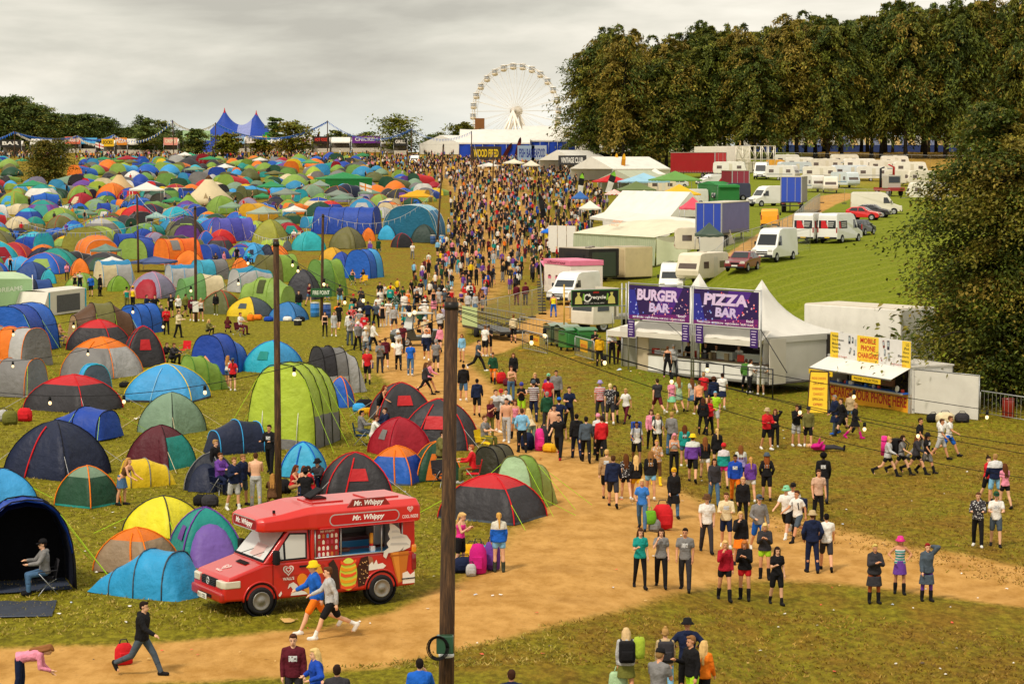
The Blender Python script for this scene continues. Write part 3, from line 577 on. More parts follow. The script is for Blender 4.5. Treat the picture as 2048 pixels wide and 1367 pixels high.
# pose: L/R hip flex, knee, spread; L/R shoulder flex, abduct, elbow, inward; lean, crouch
POSES=dict(
 walk=dict(l=(24,8),r=(-20,22),la=(-20,8,18,0),ra=(20,8,24,0)),
 stride=dict(l=(32,10),r=(-28,38),la=(-28,10,26,0),ra=(30,10,36,0),lean=5),
 slow=dict(l=(12,4),r=(-12,14),la=(-8,8,18,.1),ra=(10,8,22,.1)),
 stand=dict(l=(3,3),r=(-2,2),la=(2,9,14,.05),ra=(0,9,16,.1)),
 phone=dict(l=(4,4),r=(-3,4),la=(22,6,100,.45),ra=(24,6,104,.5),head=18),
 drink=dict(l=(10,5),r=(-10,12),la=(-4,9,20,0),ra=(14,8,98,.25)),
 mouth=dict(l=(12,6),r=(-12,14),la=(-6,9,22,0),ra=(38,12,132,.45)),
 arms=dict(l=(3,3),r=(-3,3),la=(24,10,88,1.1),ra=(26,10,92,1.1)),
 pocket=dict(l=(6,3),r=(-8,8),la=(-16,20,46,.3),ra=(-16,20,46,.3)),
 carry=dict(l=(22,8),r=(-18,20),la=(2,14,8,0),ra=(6,16,70,.35)),
 tray=dict(l=(12,5),r=(-10,12),la=(16,10,82,.2),ra=(16,10,82,.2)),
 reach=dict(l=(4,3),r=(-4,4),la=(60,14,18,0),ra=(8,9,24,.1)),
 wave=dict(l=(6,4),r=(-6,8),la=(-2,9,18,0),ra=(70,50,110,.2)),
 hood=dict(l=(3,3),r=(-3,3),la=(150,30,120,.6),ra=(6,8,20,0)),
 sit=dict(l=(84,82),r=(80,84),la=(34,10,50,.3),ra=(36,10,60,.4),sp=8),
 floor=dict(l=(112,118),r=(105,122),la=(50,14,40,.5),ra=(48,14,44,.5),sp=10,lean=14),
 bend=dict(l=(6,10),r=(-2,12),la=(8,6,40,.2),ra=(2,8,70,.3),lean=80,head=20),
 stoop=dict(l=(8,10),r=(-4,8),la=(26,8,34,.1),ra=(20,10,44,.1),lean=36,head=-26),
 hips=dict(l=(4,3),r=(-6,6),la=(-10,42,78,.55),ra=(-10,42,78,.55)),
 wide=dict(l=(2,2),r=(-4,3),la=(8,14,30,.1),ra=(-4,10,12,0),sp=10,lean=-1,head=10),
 talk=dict(l=(8,5),r=(-8,8),la=(30,18,78,-.1),ra=(2,9,20,.1),head=-2),
 lie=dict(l=(10,24),r=(4,10),la=(20,30,60,.4),ra=(10,16,40,.3)))
class Fig:
    def __init__(f,pose,sex):
        q=POSES[pose]; f.sex=sex; W=sex=='f'; f.lean=R(q.get('lean',3)); sp=R(q.get('sp',4 if not W else 3)); f.head=R(q.get('head',4))
        f.pel=Vector((0,0,.94)); RL=Matrix.Rotation(f.lean,3,'X')
        f.up=lambda v:f.pel+RL@(Vector(v)-f.pel)
        f.hip={};f.kn={};f.an={};f.to={};f.sh={};f.el={};f.wr={};f.hd={}
        for s,key in ((1,'l'),(-1,'r')):
            a,k=[R(x) for x in q[key]]; h=Vector((s*(.088 if not W else .095),0,.92)); d=Vector((s*sin(sp),-sin(a),-cos(a))).normalized(); kn=h+d*.43; d2=Vector((s*sin(sp)*.3,-sin(a-k),-cos(a-k))).normalized(); an=kn+d2*.42
            f.hip[s],f.kn[s],f.an[s]=h,kn,an; fw=Vector((s*.18,-1,0)); tilt=a-k; t=Vector((fw.x,fw.y*cos(min(0,tilt+.15)) ,sin(min(0,tilt+.15)))).normalized() if tilt<0 else Vector((s*.15,-1,.1*tilt)).normalized(); f.to[s]=t; 
            a,ab,e,inw=q[key+'a']; a,ab,e=R(a),R(ab),R(e); sh=f.up((s*(.178 if not W else .152),.0,1.415)); 
            u=Vector((s*sin(ab)*1.0,-sin(a)*cos(ab),-cos(a)*cos(ab))).normalized(); el=sh+u*.285; w=Vector((s*(sin(ab)*.5*(1-e/2))-s*inw,-sin(a+e),-cos(a+e))).normalized(); wr=el+w*.245
            f.sh[s],f.el[s],f.wr[s],f.hd[s]=sh,el,wr,w
        mn=min([f.an[s].z-.075 for s in (1,-1)]+[f.pel.z-.13]); f.dz=-mn
        f.neck=f.up((0,.01,1.455)); hv=Matrix.Rotation(f.lean*.5+f.head,3,'X')@Vector((0,-.012,.165)); f.hc=f.neck+hv; f.HR=Matrix.Rotation(f.lean*.5+f.head,3,'X')
    def cap(f,m,a,b,ra,rb,n=10):
        a,b=Vector(a),Vector(b); d=(b-a); L=d.length; d.normalize(); pts=[];rs=[]
        for t in (-.98,-.75,-.4,0): pts.append(a+d*ra*t); rs.append(max(.002,ra*math.sqrt(max(0,1-t*t))))
        for t in (0,.4,.75,.98): pts.append(b+d*rb*t); rs.append(max(.002,rb*math.sqrt(max(0,1-t*t))))
        m.tube(pts,rs,n)
    def torso(f,m,off=0,z0=.86,z1=1.47,arms=True):
        W=f.sex=='f'; rg=[(.84,.10,.085),(.88,.155 if not W else .165,.115),(.94,.163 if not W else .175,.118),(1.02,.15 if not W else .15,.105),(1.10,.142 if not W else .125,.098),(1.2,.158 if not W else .135,.108),(1.3,.172 if not W else .148,.118 if not W else .125),(1.38,.172 if not W else .148,.108),(1.43,.135 if not W else .115,.085),(1.465,.075,.065),(1.49,.055,.055)]
        rg=[r for r in rg if z0-.01<=r[0]<=z1+.03]; vs=[];n=14
        for z,a,b in rg:
            for k in range(n): w=2*PI*k/n; vs.append(f.up((spow(cos(w),.85)*(a+off),spow(sin(w),.9)*(b+off)+.005,z)))
        fs=[(i*n+k,i*n+(k+1)%n,(i+1)*n+(k+1)%n,(i+1)*n+k) for i in range(len(rg)-1) for k in range(n)]+[tuple(range(n))[::-1],tuple((len(rg)-1)*n+k for k in range(n))]
        m.add(vs,fs)
    def T(f): return Matrix.Translation((0,0,f.dz))
    def trap(f,m,o):
        for s in (1,-1): f.cap(m,f.up((s*.035,.012,1.462-o*.4)),f.sh[s]+Vector((-s*.012,0,-.005)),.046+o*.7,.047+o*.7)
    def body(f):
        m=MB(f.T()); f.torso(m); c=f.cap; f.trap(m,0)
        c(m,f.up((0,.005,1.43)),f.hc-f.HR@Vector((0,0,.05)),.055,.05)
        E=f.HR; m.ell(f.hc+E@Vector((0,.012,.03)),(.073,.092,.092),12,8,E); m.ell(f.hc+E@Vector((0,-.022,-.045)),(.056,.068,.078),12,8,E)
        m.ell(f.hc+E@Vector((0,-.098,-.018)),(.014,.022,.026),8,6,E); m.ell(f.hc+E@Vector((0,-.078,-.075)),(.026,.02,.014),8,6,E)
        for s in (1,-1):
            m.ell(f.hc+E@Vector((s*.074,.012,-.005)),(.012,.02,.03),6,5,E)
            c(m,f.hip[s],f.kn[s],.082 if f.sex=='m' else .085,.055); c(m,f.kn[s],f.kn[s]*.62+f.an[s]*.38+Vector((0,.018,0)),.054,.056); c(m,f.kn[s]*.6+f.an[s]*.4+Vector((0,.015,0)),f.an[s],.054,.036)
            c(m,f.an[s]+Vector((0,.02,-.03)),f.an[s]+f.to[s]*.15+Vector((0,0,-.045)),.035,.028)
            k=1 if f.sex=='m' else .86
            c(m,f.sh[s],f.el[s],.053*k,.041*k); c(m,f.el[s],f.wr[s],.042*k,.029*k); f.hand(m,s)
        return vox(m,.0125,.42,'body')
    def hand(f,m,s):
        w=f.wr[s]; d=f.hd[s]; side=d.cross(Vector((0,0,1))); side=side.normalized() if side.length>.1 else Vector((0,1,0)); 
        if abs(d.z)>.7: side=Vector((0,-1,0))
        side=(side-d*side.dot(d)).normalized(); nrm=d.cross(side); cur=nrm*(.35 if nrm.x*s<0 else -.35)
        f.cap(m,w,w+d*.075,.026,.034)
        for i,(o,l) in enumerate(((.028,.062),(.01,.074),(-.01,.068),(-.027,.052))):
            a=w+d*.08+side*o; b=a+(d+cur*.4).normalized()*l*.55; f.cap(m,a,b,.0105,.01,6); f.cap(m,b,b+(d+cur*1.6).normalized()*l*.5,.01,.009,6)
        f.cap(m,w+d*.03+side*.025,w+d*.075+side*.062+cur*.06,.013,.0105,6)
    def grip(f,s): return f.T()@(f.wr[s]+f.hd[s]*.1)
    def top(f,kind):
        m=MB(f.T()); o={'tee':.016,'vest':.012,'crop':.012,'long':.024,'hoodie':.03,'jacket':.036,'coat':.045,'dress':.016}[kind]; c=f.cap
        f.torso(m,o,{'crop':1.1,'vest':.94,'coat':.84}.get(kind,.88),1.45 if kind not in('vest','crop') else 1.38)
        if kind not in('vest','crop'): f.trap(m,o)
        if kind in('tee','dress'): 
            for s in (1,-1): c(m,f.sh[s],f.sh[s]*.42+f.el[s]*.58,.060,.064)
        if kind in ('long','hoodie','jacket','coat'):
            e={'long':.0,'hoodie':.008,'jacket':.014,'coat':.018}[kind]
            for s in (1,-1): c(m,f.sh[s],f.el[s],.062+e*.7,.057+e); c(m,f.el[s],f.wr[s]*.93+f.el[s]*.07,.056+e,.045+e*.7)
        if kind=='hoodie': m.ell(f.up((0,.085,1.45)),(.1,.07,.07))
        if kind in('jacket','coat'): f.cap(m,f.up((-.05,.03,1.45)),f.up((.05,.03,1.45)),.075,.075)
        if kind=='coat': f.skirt(m,.80,.52,.2,.24,.16)
        if kind=='dress': f.skirt(m,1.0,.5,.15,.27,.2)
        return vox(m,.0155,.5,'top')
    def skirt(f,m,z0,z1,r0,r1,k=.17):
        kz=(f.kn[1]+f.kn[-1])/2; n=16; vs=[]
        h=f.pel; d=(kz-Vector((0,0,.92)))
        L=5
        for i in range(L+1):
            t=i/L; z=z0+(z1-z0)*t; q=(.94-z)/.43; c=h+d*max(0,q) if q>0 else Vector((0,0,z)); sy=abs(f.kn[1].y-f.kn[-1].y)*.5*max(0,min(1,q)); r=r0+(r1-r0)*t
            for a in range(n): w=2*PI*a/n; vs.append(Vector((c.x+cos(w)*r*(1+.04*sin(5*w)*t),c.y+sin(w)*(r*.78+sy*.7)*(1+.04*cos(5*w)*t),c.z if q>0 else z)))
        m.add(vs,[(i*n+k2,i*n+(k2+1)%n,(i+1)*n+(k2+1)%n,(i+1)*n+k2) for i in range(L) for k2 in range(n)]+[tuple(range(n))[::-1],tuple(L*n+k2 for k2 in range(n))])
    def bottom(f,kind):
        m=MB(f.T()); c=f.cap
        if kind=='skirt': f.skirt(m,1.04,.6,.155,.22)
        else:
            f.torso(m,.012,.86,1.03)
            for s in (1,-1):
                K=f.kn[s];A=f.an[s];Hh=f.hip[s]
                if kind=='shorts': c(m,Hh,Hh*.2+K*.8,.105,.088)
                elif kind=='hot': c(m,Hh,Hh*.62+K*.38,.1,.096)
                elif kind=='leggings': c(m,Hh,K,.094,.064); c(m,K,A*.95+K*.05,.064,.044)
                else: c(m,Hh,K,.1,.075); c(m,K,A*.97+K*.03,.074,.06)
        return vox(m,.0155,.5,kind)
    def shoe(f,kind):
        out=[]
        for s in (1,-1):
            m=MB(f.T())
            a=f.an[s]; t=f.to[s]; dn=Vector((0,0,-1)); dn=(dn-t*dn.dot(t)).normalized()
            f.cap(m,a-t*.04+dn*.03,a+t*.15+dn*.04,.048,.043); f.cap(m,a-t*.03+dn*.05,a+t*.14+dn*.055,.045,.042); f.cap(m,a,a+dn*.03,.05,.048)
            if kind=='boot': f.cap(m,a,a*.45+f.kn[s]*.55,.056,.068)
            if kind=='sock': f.cap(m,a,a*.7+f.kn[s]*.3,.05,.052)
            out.append(vox(m,.0155,.5,'shoe'))
        return out
    def hair(f,kind):
        m=MB(f.T()); E=f.HR; p=lambda x,y,z:f.hc+E@Vector((x,y,z))
        m.ell(p(0,.03,.05),(.084,.093,.083),12,8,E); m.ell(p(0,.055,.01),(.08,.062,.08),10,8,E)
        if kind=='short': m.ell(p(0,-.045,.098),(.062,.05,.03),10,6,E)
        b=f.up((0,.125,1.3)); 
        if kind in('long','pony','bun'): m.ell(p(0,-.03,.085),(.07,.065,.04),10,6,E)
        if kind=='long':
            for s in (1,-1): f.cap(m,p(s*.062,.02,.02),f.up((s*.085,.07,1.34)),.045,.04); f.cap(m,p(s*.03,.075,0),f.up((s*.045,.135,1.22)),.06,.035)
        if kind=='pony': f.cap(m,p(0,.12,.06),p(0,.135,-.04),.035,.04); f.cap(m,p(0,.135,-.04),f.up((0,.17,1.3)),.04,.018)
        if kind=='bun': m.ell(p(0,.06,.14),(.042,.042,.04),8,6)
        if kind=='afro': m.ell(p(0,.03,.05),(.13,.125,.12),10,8)
        return vox(m,.014,.5,'hair')
    def hat(f,kind):
        m=MB(f.T()@Matrix.Translation(f.hc+f.HR@Vector((0,.022,.075)))@f.HR.to_4x4())
        if kind=='bucket': m.lathe([(.15,-.055),(.155,-.05),(.1,.0),(.086,.072),(.04,.088),(.0,.09)],14,sy=1.12)
        elif kind=='cap': m.lathe([(.096,-.03),(.097,.0),(.085,.05),(.05,.08),(.0,.09)],14,sy=1.12); m.lathe([(.085,-.032),(.088,-.026),(.07,-.02)],12,(0,-.1,0),1,.95)
        else: m.lathe([(.098,-.05),(.1,-.02),(.09,.05),(.055,.09),(.0,.105)],14,sy=1.12)
        return m.mesh('hat',smooth_all=True)
    def face(f):
        out=[]
        for s in (1,-1):
            m=MB(f.T()); m.ell(f.hc+f.HR@Vector((s*.03,-.083,.008)),(.013,.01,.007),6,4,f.HR); out.append(('eye',m.mesh('eye',smooth_all=True)))
            m=MB(f.T()); m.ell(f.hc+f.HR@Vector((s*.03,-.086,.028)),(.019,.008,.004),6,4,f.HR); out.append(('eyebrow',m.mesh('eyebrow',smooth_all=True)))
        m=MB(f.T()); m.ell(f.hc+f.HR@Vector((0,-.092,-.062)),(.022,.006,.006),8,4,f.HR); out.append(('mouth',m.mesh('mouth',smooth_all=True)))
        return out
FIG={}; GM={}
def gmesh(pose,sex,part,kind=''):
    key=(pose,sex,part,kind)
    if key not in GM:
        f=FIG.setdefault((pose,sex),None) or FIG.__setitem__((pose,sex),Fig(pose,sex)) or FIG[(pose,sex)]
        GM[key]=f.body() if part=='body' else f.face() if part=='face' else getattr(f,part)(kind)
    return GM[key]
SK=['d9a07c','cf9470','e0ac8a','c98e68','d8a684']
TOPN=dict(tee='t-shirt',vest='vest top',crop='crop top',long='jumper',hoodie='hoodie',jacket='jacket',coat='long coat',dress='dress')
BOTN=dict(shorts='shorts',hot='short shorts',leggings='leggings',trousers='trousers',jeans='jeans',skirt='skirt')
POSEN=dict(walk='walking',stride='striding',slow='strolling',stand='standing',phone='looking at a phone',drink='holding a drink',mouth='with a hand at the mouth',arms='with folded arms',pocket='with hands in pockets',carry='carrying something',tray='holding food in both hands',reach='reaching out',wave='raising one arm',hood='with an arm behind the head',hips='standing with hands on hips',wide='standing with feet apart',talk='standing and gesturing',sit='sitting',floor='sitting on the grass',bend='bending right over',stoop='stooping',lie='lying on the grass')
def hx(c): return cname(c)
PEOPLE=[]
def person(x,y,hd,pose,sex,hair,top,bot,shoe='shoe:white',hat=None,skin=None,label=None,sc=None,dz=0,near=None,pat=None):
    """hair/top/bot/shoe are kind:colour"""
    if pose=='stand': pose=rnd.choice(['stand','stand','hips','wide','talk'])
    hk,hc=hair.split(':'); tk,tc=top.split(':') if top else (None,None); bk,bc=bot.split(':'); sk,scol=shoe.split(':')
    o=GZ(x,y) if not isinstance(x,Vector) else x.copy(); o.z+=dz
    p=proj(o); away=abs((hd+180)%360-180)>115
    if pat is None: pat=rnd.choice([0]*14+[4,4,3]) if tk in('tee','long','jacket','hoodie') else 0
    tn=f"{['','striped ','patterned ','two-tone ','printed '][pat]}{hx(tc)} {TOPN[tk]}" if top else 'no shirt'
    lab=label or f"person in {tn} and {hx(bc)} {BOTN[bk]}, {POSEN[pose]}"
    T=thing('person',lab,'person',o,R(hd),'people at the festival',p)
    pl=math.sqrt(max(0,1)); s=sc or (rnd.uniform(.985,1.05) if sex=='m' else rnd.uniform(.92,.97)); T.scale=(s,s,s)
    if pose=='lie': T.rotation_euler=(R(-88),0,R(hd)); T.location.z+=.13
    sk_=skin or rnd.choice(SK); m=gmesh
    put('body',m(pose,sex,'body'),'skin',T,sk_)
    if top: put({'tee':'tee_shirt','vest':'vest','crop':'crop_top','long':'jumper'}.get(tk,tk),m(pose,sex,'top',tk),'garment',T,tc).pass_index=pat
    if bk!='none': put({'hot':'shorts','jeans':'jeans'}.get(bk,bk),m(pose,sex,'bottom','trousers' if bk=='jeans' else bk),'cloth',T,bc)
    for me in m(pose,sex,'shoe',sk): put('boot' if sk=='boot' else 'shoe',me,'cloth',T,scol)
    if hk!='none': put('hair',m(pose,sex,'hair',hk),'cloth',T,hc)
    if hat: a,b=hat.split(':'); put('hat',m(pose,sex,'hat',a),'cloth',T,b)
    if P(x,y)>40 if not isinstance(x,Vector) else False:
        if not away:
            for n,me in m(pose,sex,'face'): put(n,me,'skin',T,{'eye':'231a18','eyebrow':hc,'mouth':'9a4a44'}[n])
    PEOPLE.append(T); return T
def grip(T,pose,sex,s): return T.matrix_basis@FIG[(pose,sex)].grip(s)
def backpack(T,col,label,pose,sex,w=.34,h=.46,d=.2,z=1.22):
    f=FIG[(pose,sex)]; A=T.matrix_basis@f.T(); v=A@f.up((0,.13+d/2,z)); b=thing('backpack',label,'backpack',v,T.rotation_euler[2],None,proj(v))
    m=MB(); m.box((0,0,0),(w,d,h)); m.build('pack_body','cloth',b,col,bevel=.06,seg=3); MB().box((0,d/2,-h*.14),(w*.75,.08,h*.45)).build('front_pocket','cloth',b,col,bevel=.03)
    for s in (1,-1): MB().tube([(s*w*.3,-d/2,h*.42),(s*w*.34,-d*.9,h*.5),(s*w*.36,-d*1.75,h*.2),(s*w*.36,-d*1.5,-h*.2),(s*w*.32,-d/2,-h*.38)],.022,5).build('strap','cloth',b,'charcoal')
    return b
def bag(v,col,label,w=.34,h=.36,d=.16,kind='carrier_bag',rz=0):
    b=thing(kind,label,'bag',(v.x,v.y,v.z-.3),rz,None,proj(v)); m=MB(); m.lathe([(.35,-.5),(.5,-.42),(.52,0),(.46,.4),(.38,.5)],10); m.v=[(a*w,c*d*1.0,e*h) for a,c,e in m.v]; m.build('bag_body','cloth',b,col)
    MB().tube([(-w*.22,0,h*.45),(-w*.12,0,h*.45+.14),(w*.12,0,h*.45+.14),(w*.22,0,h*.45)],.012,5).build('handle','cloth',b,col); return b
def pp(*a,**k): return person(*a,**k)
Bt='boot:black'; Bs='shoe:black'
# foreground on the path
pp(1280,1177,8,'drink','f','long:4a2e1c','tee:teal','leggings:black',Bs)
pp(1322,1175,-4,'mouth','f','long:3a2416','tee:grey','trousers:black',Bs)
a=pp(1370,1180,-12,'slow','m','short:1c1512','tee:grey','trousers:charcoal',Bt)
pp(1449,1199,6,'mouth','f','long:d8b070','long:crimson','hot:black',Bt)
pp(1489,1196,-14,'phone','f','long:b06a30','jacket:black','hot:red',Bt,label='person in black jacket over red top and red shorts with boots')
pp(1553,1206,12,'drink','f','long:2a1a14','tee:black','shorts:black','sock:black')
pp(1529,1158,-8,'phone','f','long:d8b878','jacket:charcoal','hot:brightlime',Bt)
pp(1480,1132,4,'mouth','f','long:c8a060','dress:c88a5a','none:black',Bs,label='person with black jacket over rainbow striped dress') if 0 else pp(1480,1132,4,'mouth','f','long:c8a060','jacket:black','skirt:orange',Bs)
pp(1624,1143,184,'pocket','m','short:5a3a20','hoodie:navy','jeans:navy',Bs,'bucket:beige')
pp(1652,1139,176,'walk','m','short:151010','tee:white','shorts:charcoal',Bs)
pp(1413,1106,4,'slow','m','short:3a2818','tee:white','trousers:charcoal',Bs,'bucket:brown')
pp(1452,1096,-6,'tray','m','short:5a3820','long:cream','shorts:navy','shoe:white')
pp(1517,1102,10,'carry','m','short:3a2818','long:grey','shorts:blue','shoe:white','cap:slate')
b=pp(1595,1082,-48,'stride','m','short:4a2e1c','tee:white','shorts:slate','sock:black'); backpack(b,'navy','dark navy backpack on a person in a white t-shirt','stride','m')
pp(1573,1074,-30,'stride','m','short:5a3a20','tee:white','shorts:black','sock:white','bucket:mint')
pp(1586,1066,-26,'walk','m','short:2a1a10','tee:white','trousers:black',Bs,'cap:black')
pp(1636,1040,10,'stand','m','short:4a2c18','tee:c9a58c','trousers:black',Bs,label='person in plain beige pink t-shirt and black trousers')
pp(1646,1004,172,'slow','m','afro:100c0c','hoodie:black','trousers:charcoal',Bs,skin='4a2c1e',pat=4)
pp(1485,1052,0,'stand','f','pony:d0a868','jacket:black','leggings:black',Bs)
pp(1428,1012,6,'slow','f','long:3a2214','jacket:charcoal','jeans:denim',Bs); pp(1470,1006,-8,'slow','m','short:120e0e','jacket:royalblue','trousers:orange',Bs,skin='8a5a3c')
c=pp(1284,1060,-10,'carry','f','long:d8b47a','tee:3a78c8','jeans:denim',Bs); bag(grip(c,'carry','f',1),'6aa82a','bright green shopping bag held by the person in blue',.42,.42,.2)
pp(1347,1036,6,'slow','f','short:7a4a28','coat:black','jeans:denim',Bt,'beanie:gold'); 
pp(1348,952,0,'phone','f','long:d88a9a','crop:lightgrey','trousers:black',Bs); pp(1313,969,4,'tray','f','short:c8984a','jumper:x' if 0 else 'long:b88a58','leggings:brown','boot:yellow',pat=2)
d=pp(1273,926,0,'carry','f','short:2a1812','tee:white','shorts:black',Bs,skin='9a6a4a'); backpack(d,'royalblue','tall royal blue rucksack with a rolled mat','carry','f',.4,.75,.28,1.3)
pp(1213,1000,172,'walk','m','short:c8a060','long:tan','shorts:black',Bs); pp(1226,1016,176,'walk','m','short:4a2e18','hoodie:navy','shorts:3a3422' if 0 else 'shorts:charcoal',Bs)
pp(1252,1001,184,'walk','f','long:5a3418','tee:charcoal','hot:black','shoe:white',pat=2); pp(1272,1004,180,'walk','f','long:d8b070','long:black','hot:gold','shoe:white'); pp(1301,1000,178,'slow','f','long:8a6030','hoodie:black','hot:lightblue','shoe:white')
pp(1385,966,172,'walk','m','short:3a2418','jacket:purple','shorts:black',Bs,'bucket:yellow',pat=3); pp(1410,958,182,'walk','f','long:7a4824','long:black','hot:white',Bs); pp(1434,944,186,'stand','f','pony:d0a868','long:black','hot:black',Bs)
pp(1447,978,180,'slow','f','bun:7a3a20','coat:teal' if 0 else 'jacket:teal','hot:hotpink',Bs,'beanie:red',pat=3); pp(1481,978,178,'slow','f','long:7a4a24','jacket:lilac','hot:black',Bs,pat=3); pp(1501,1006,182,'slow','f','pony:c09050','jacket:purple','hot:white','shoe:white')
pp(1533,1002,176,'pocket','f','long:8a4a20','long:black','shorts:black',Bs,'bucket:slate'); pp(1369,934,178,'slow','f','long:5a3018','jacket:2a6a8a' if 0 else 'jacket:teal','hot:denim','shoe:white'); pp(1343,911,150,'stand','m','short:b08850','long:grey','jeans:denim',Bs)
e=pp(1315,906,4,'carry','f','long:c89a58','tee:white','leggings:black',Bs); backpack(e,'darkgreen','dark green rucksack behind a blonde person in white','carry','f',.38,.6,.25,1.28)
pp(1302,900,0,'slow','f','long:4a2a18','hoodie:pink','leggings:black',Bs)
# worn grass, right of the path bend
pp(1533,899,26,'tray','m','short:6a4424','jacket:red','shorts:black','shoe:white','bucket:beige'); pp(1550,893,-10,'hood','f','long:6a3a1c','long:black','trousers:black','shoe:white')
pp(1592,892,20,'phone','m','short:5a3820','long:black','shorts:lightgrey','shoe:white'); pp(1616,894,-4,'slow','m','short:2a1a10','long:khaki','shorts:black','shoe:white','cap:charcoal')
pp(1670,868,-70,'slow','m','short:8a8680','coat:navy','trousers:slate','shoe:blue'); pp(1684,872,-74,'stride','m','short:4a2c18','long:black','shorts:black',Bt); pp(1709,878,60,'walk','f','bun:b06a4a','dress:black','none:black','boot:magenta') if 0 else pp(1709,878,64,'walk','f','bun:b08a5a','long:black','skirt:black','boot:magenta'); pp(1700,858,150,'stand','f','short:5a3820','long:beige','hot:denim',Bs)
f=pp(1690,902,80,'lie','f','short:c8a060','jacket:magenta','trousers:charcoal',Bs); 
g=pp(1775,952,62,'stride','f','bun:c89a58','hoodie:lightgrey','hot:black',Bt); g2=thing('rolled_mat','hot pink rolled camping mat on the back of a walker','mat',(0,0,0),0,None,(1765,900)); _v=g.matrix_basis@FIG[('stride','f')].up((.0,.2,1.25)); g2.location=_v; MB().tube([(0,0,-.38),(0,0,.38)],.11,12).build('foam_roll','cloth',g2,'hotpink'); MB().tube([(0,0,.2),(0,0,.23)],.113,12).build('strap','cloth',g2,'black'); g2.rotation_euler=(R(12),0,0)
h=pp(1802,950,62,'stride','f','long:2a1610','tee:grey','hot:black',Bt); backpack(h,'black','big black rucksack on a dark haired walker','stride','f',.4,.62,.28,1.25)
pp(1832,950,60,'stride','f','long:6a3e20','jacket:charcoal','hot:black',Bt); pp(1838,922,56,'walk','m','short:3a2414','tee:black','trousers:grey',Bs); pp(1853,948,50,'walk','f','long:3a2014','tee:black','shorts:grey',Bt,'bucket:black'); pp(1881,919,66,'walk','m','short:4a2e1c','tee:white','shorts:lightgrey',Bs); pp(1897,913,66,'stride','m','short:5a3a22','tee:white','shorts:blue',Bs)
pp(1974,1004,40,'mouth','f','bun:2a1812','tee:red','shorts:black',Bs); pp(1989,1010,188,'stand','m','short:a07a4a','jacket:navy','shorts:lightblue',Bs,pat=3); pp(2009,1018,200,'slow','f','long:5a3218','tee:pink','hot:black',Bs)
pp(1955,1094,-14,'tray','m','short:5a3820','long:charcoal','trousers:black','shoe:white',pat=2); pp(1991,1094,-8,'tray','m','short:3a2818','tee:white','shorts:slate',Bs,'cap:darkgreen',pat=4)
pp(1748,1208,8,'arms','f','short:c8b060','coat:charcoal','leggings:rust',Bt,label='person wrapped in a dark grey poncho, strolling'); i_=pp(1799,1190,-4,'stand','f','long:b89a60','vest:teal','skirt:purple',Bt,'bucket:hotpink',label='person in pink bucket hat and long colourful dress',pat=1); pp(1853,1204,10,'hood','f','short:8a1c1c','coat:slate','leggings:purple',Bt)
pp(1860,818,20,'arms','f','long:8a5028','tee:white','jeans:denim',Bs); pp(1884,822,-6,'arms','f','long:3a2014','dress:black','none:black',Bs) if 0 else pp(1884,822,-6,'arms','f','long:3a2014','tee:black','skirt:black',Bs); pp(1908,832,70,'floor','f','long:7a4a28','jacket:black','leggings:tan',Bs)
# by the stalls
pp(1315,831,196,'stride','m','short:3a2818','tee:charcoal','shorts:maroon','shoe:white'); pp(1343,826,200,'walk','f','bun:5a3418','tee:pink','skirt:mint','shoe:white'); pp(1357,821,196,'walk','f','long:8a5a2c','tee:palegreen','skirt:sage',Bs,pat=2); pp(1384,823,200,'walk','f','long:6a4020','tee:lightgrey','skirt:denim',Bs); pp(1398,829,190,'stride','m','short:5a3a20','vest:peach','shorts:black','shoe:white')
pp(1407,816,186,'walk','m','short:a07a50','tee:red','shorts:charcoal',Bs); pp(1427,824,182,'walk','m','afro:4a2a18','jacket:navy','shorts:navy',Bs); pp(1444,818,172,'walk','m','short:2a1a12','tee:white','skirt:navy','shoe:white'); pp(1406,868,170,'stand','f','long:4a2818','jacket:black','trousers:black',Bs); pp(1419,868,60,'drink','f','long:6a3a1c','jacket:red','trousers:black',Bs); pp(1430,858,0,'slow','m','short:7ab0d0','tee:brightlime','shorts:lightgrey',Bs)
pp(1200,843,186,'slow','m','short:b89ab0','tee:red','trousers:charcoal',Bs,'bucket:lilac',pat=1); pp(1220,850,182,'slow','m','short:e0c890','tee:charcoal','shorts:charcoal','shoe:white',pat=2); pp(1229,845,0,'walk','f','long:2a1610','tee:black','skirt:black',Bt); pp(1252,848,-30,'stride','f','pony:c09858','tee:white','leggings:maroon',Bs)
pp(1138,857,14,'tray','m','short:3a2418','tee:navy','trousers:black',Bs,label='person in navy t-shirt with yellow jacket round the waist'); pp(1043,836,0,'phone','f','short:3a2a40','tee:black','shorts:brightlime','sock:black','beanie:indigo'); pp(1070,816,0,'arms','f','long:c8a060','tee:black','shorts:charcoal',Bs); pp(1097,816,-8,'stand','f','short:2a1a14','jacket:purple','leggings:black',Bs,'beanie:mint'); pp(1112,818,10,'stand','m','short:3a2818','jacket:grey','shorts:black',Bs)
pp(1153,916,182,'walk','m','short:151010','hoodie:black','trousers:navy',Bs); pp(1172,923,178,'walk','m','short:1a1412','long:slate','trousers:black',Bs); pp(1203,921,184,'walk','m','short:3a2618','long:red','trousers:black',Bs); pp(1196,909,186,'slow','f','none:black','jacket:charcoal','trousers:black',Bs,'beanie:pink')
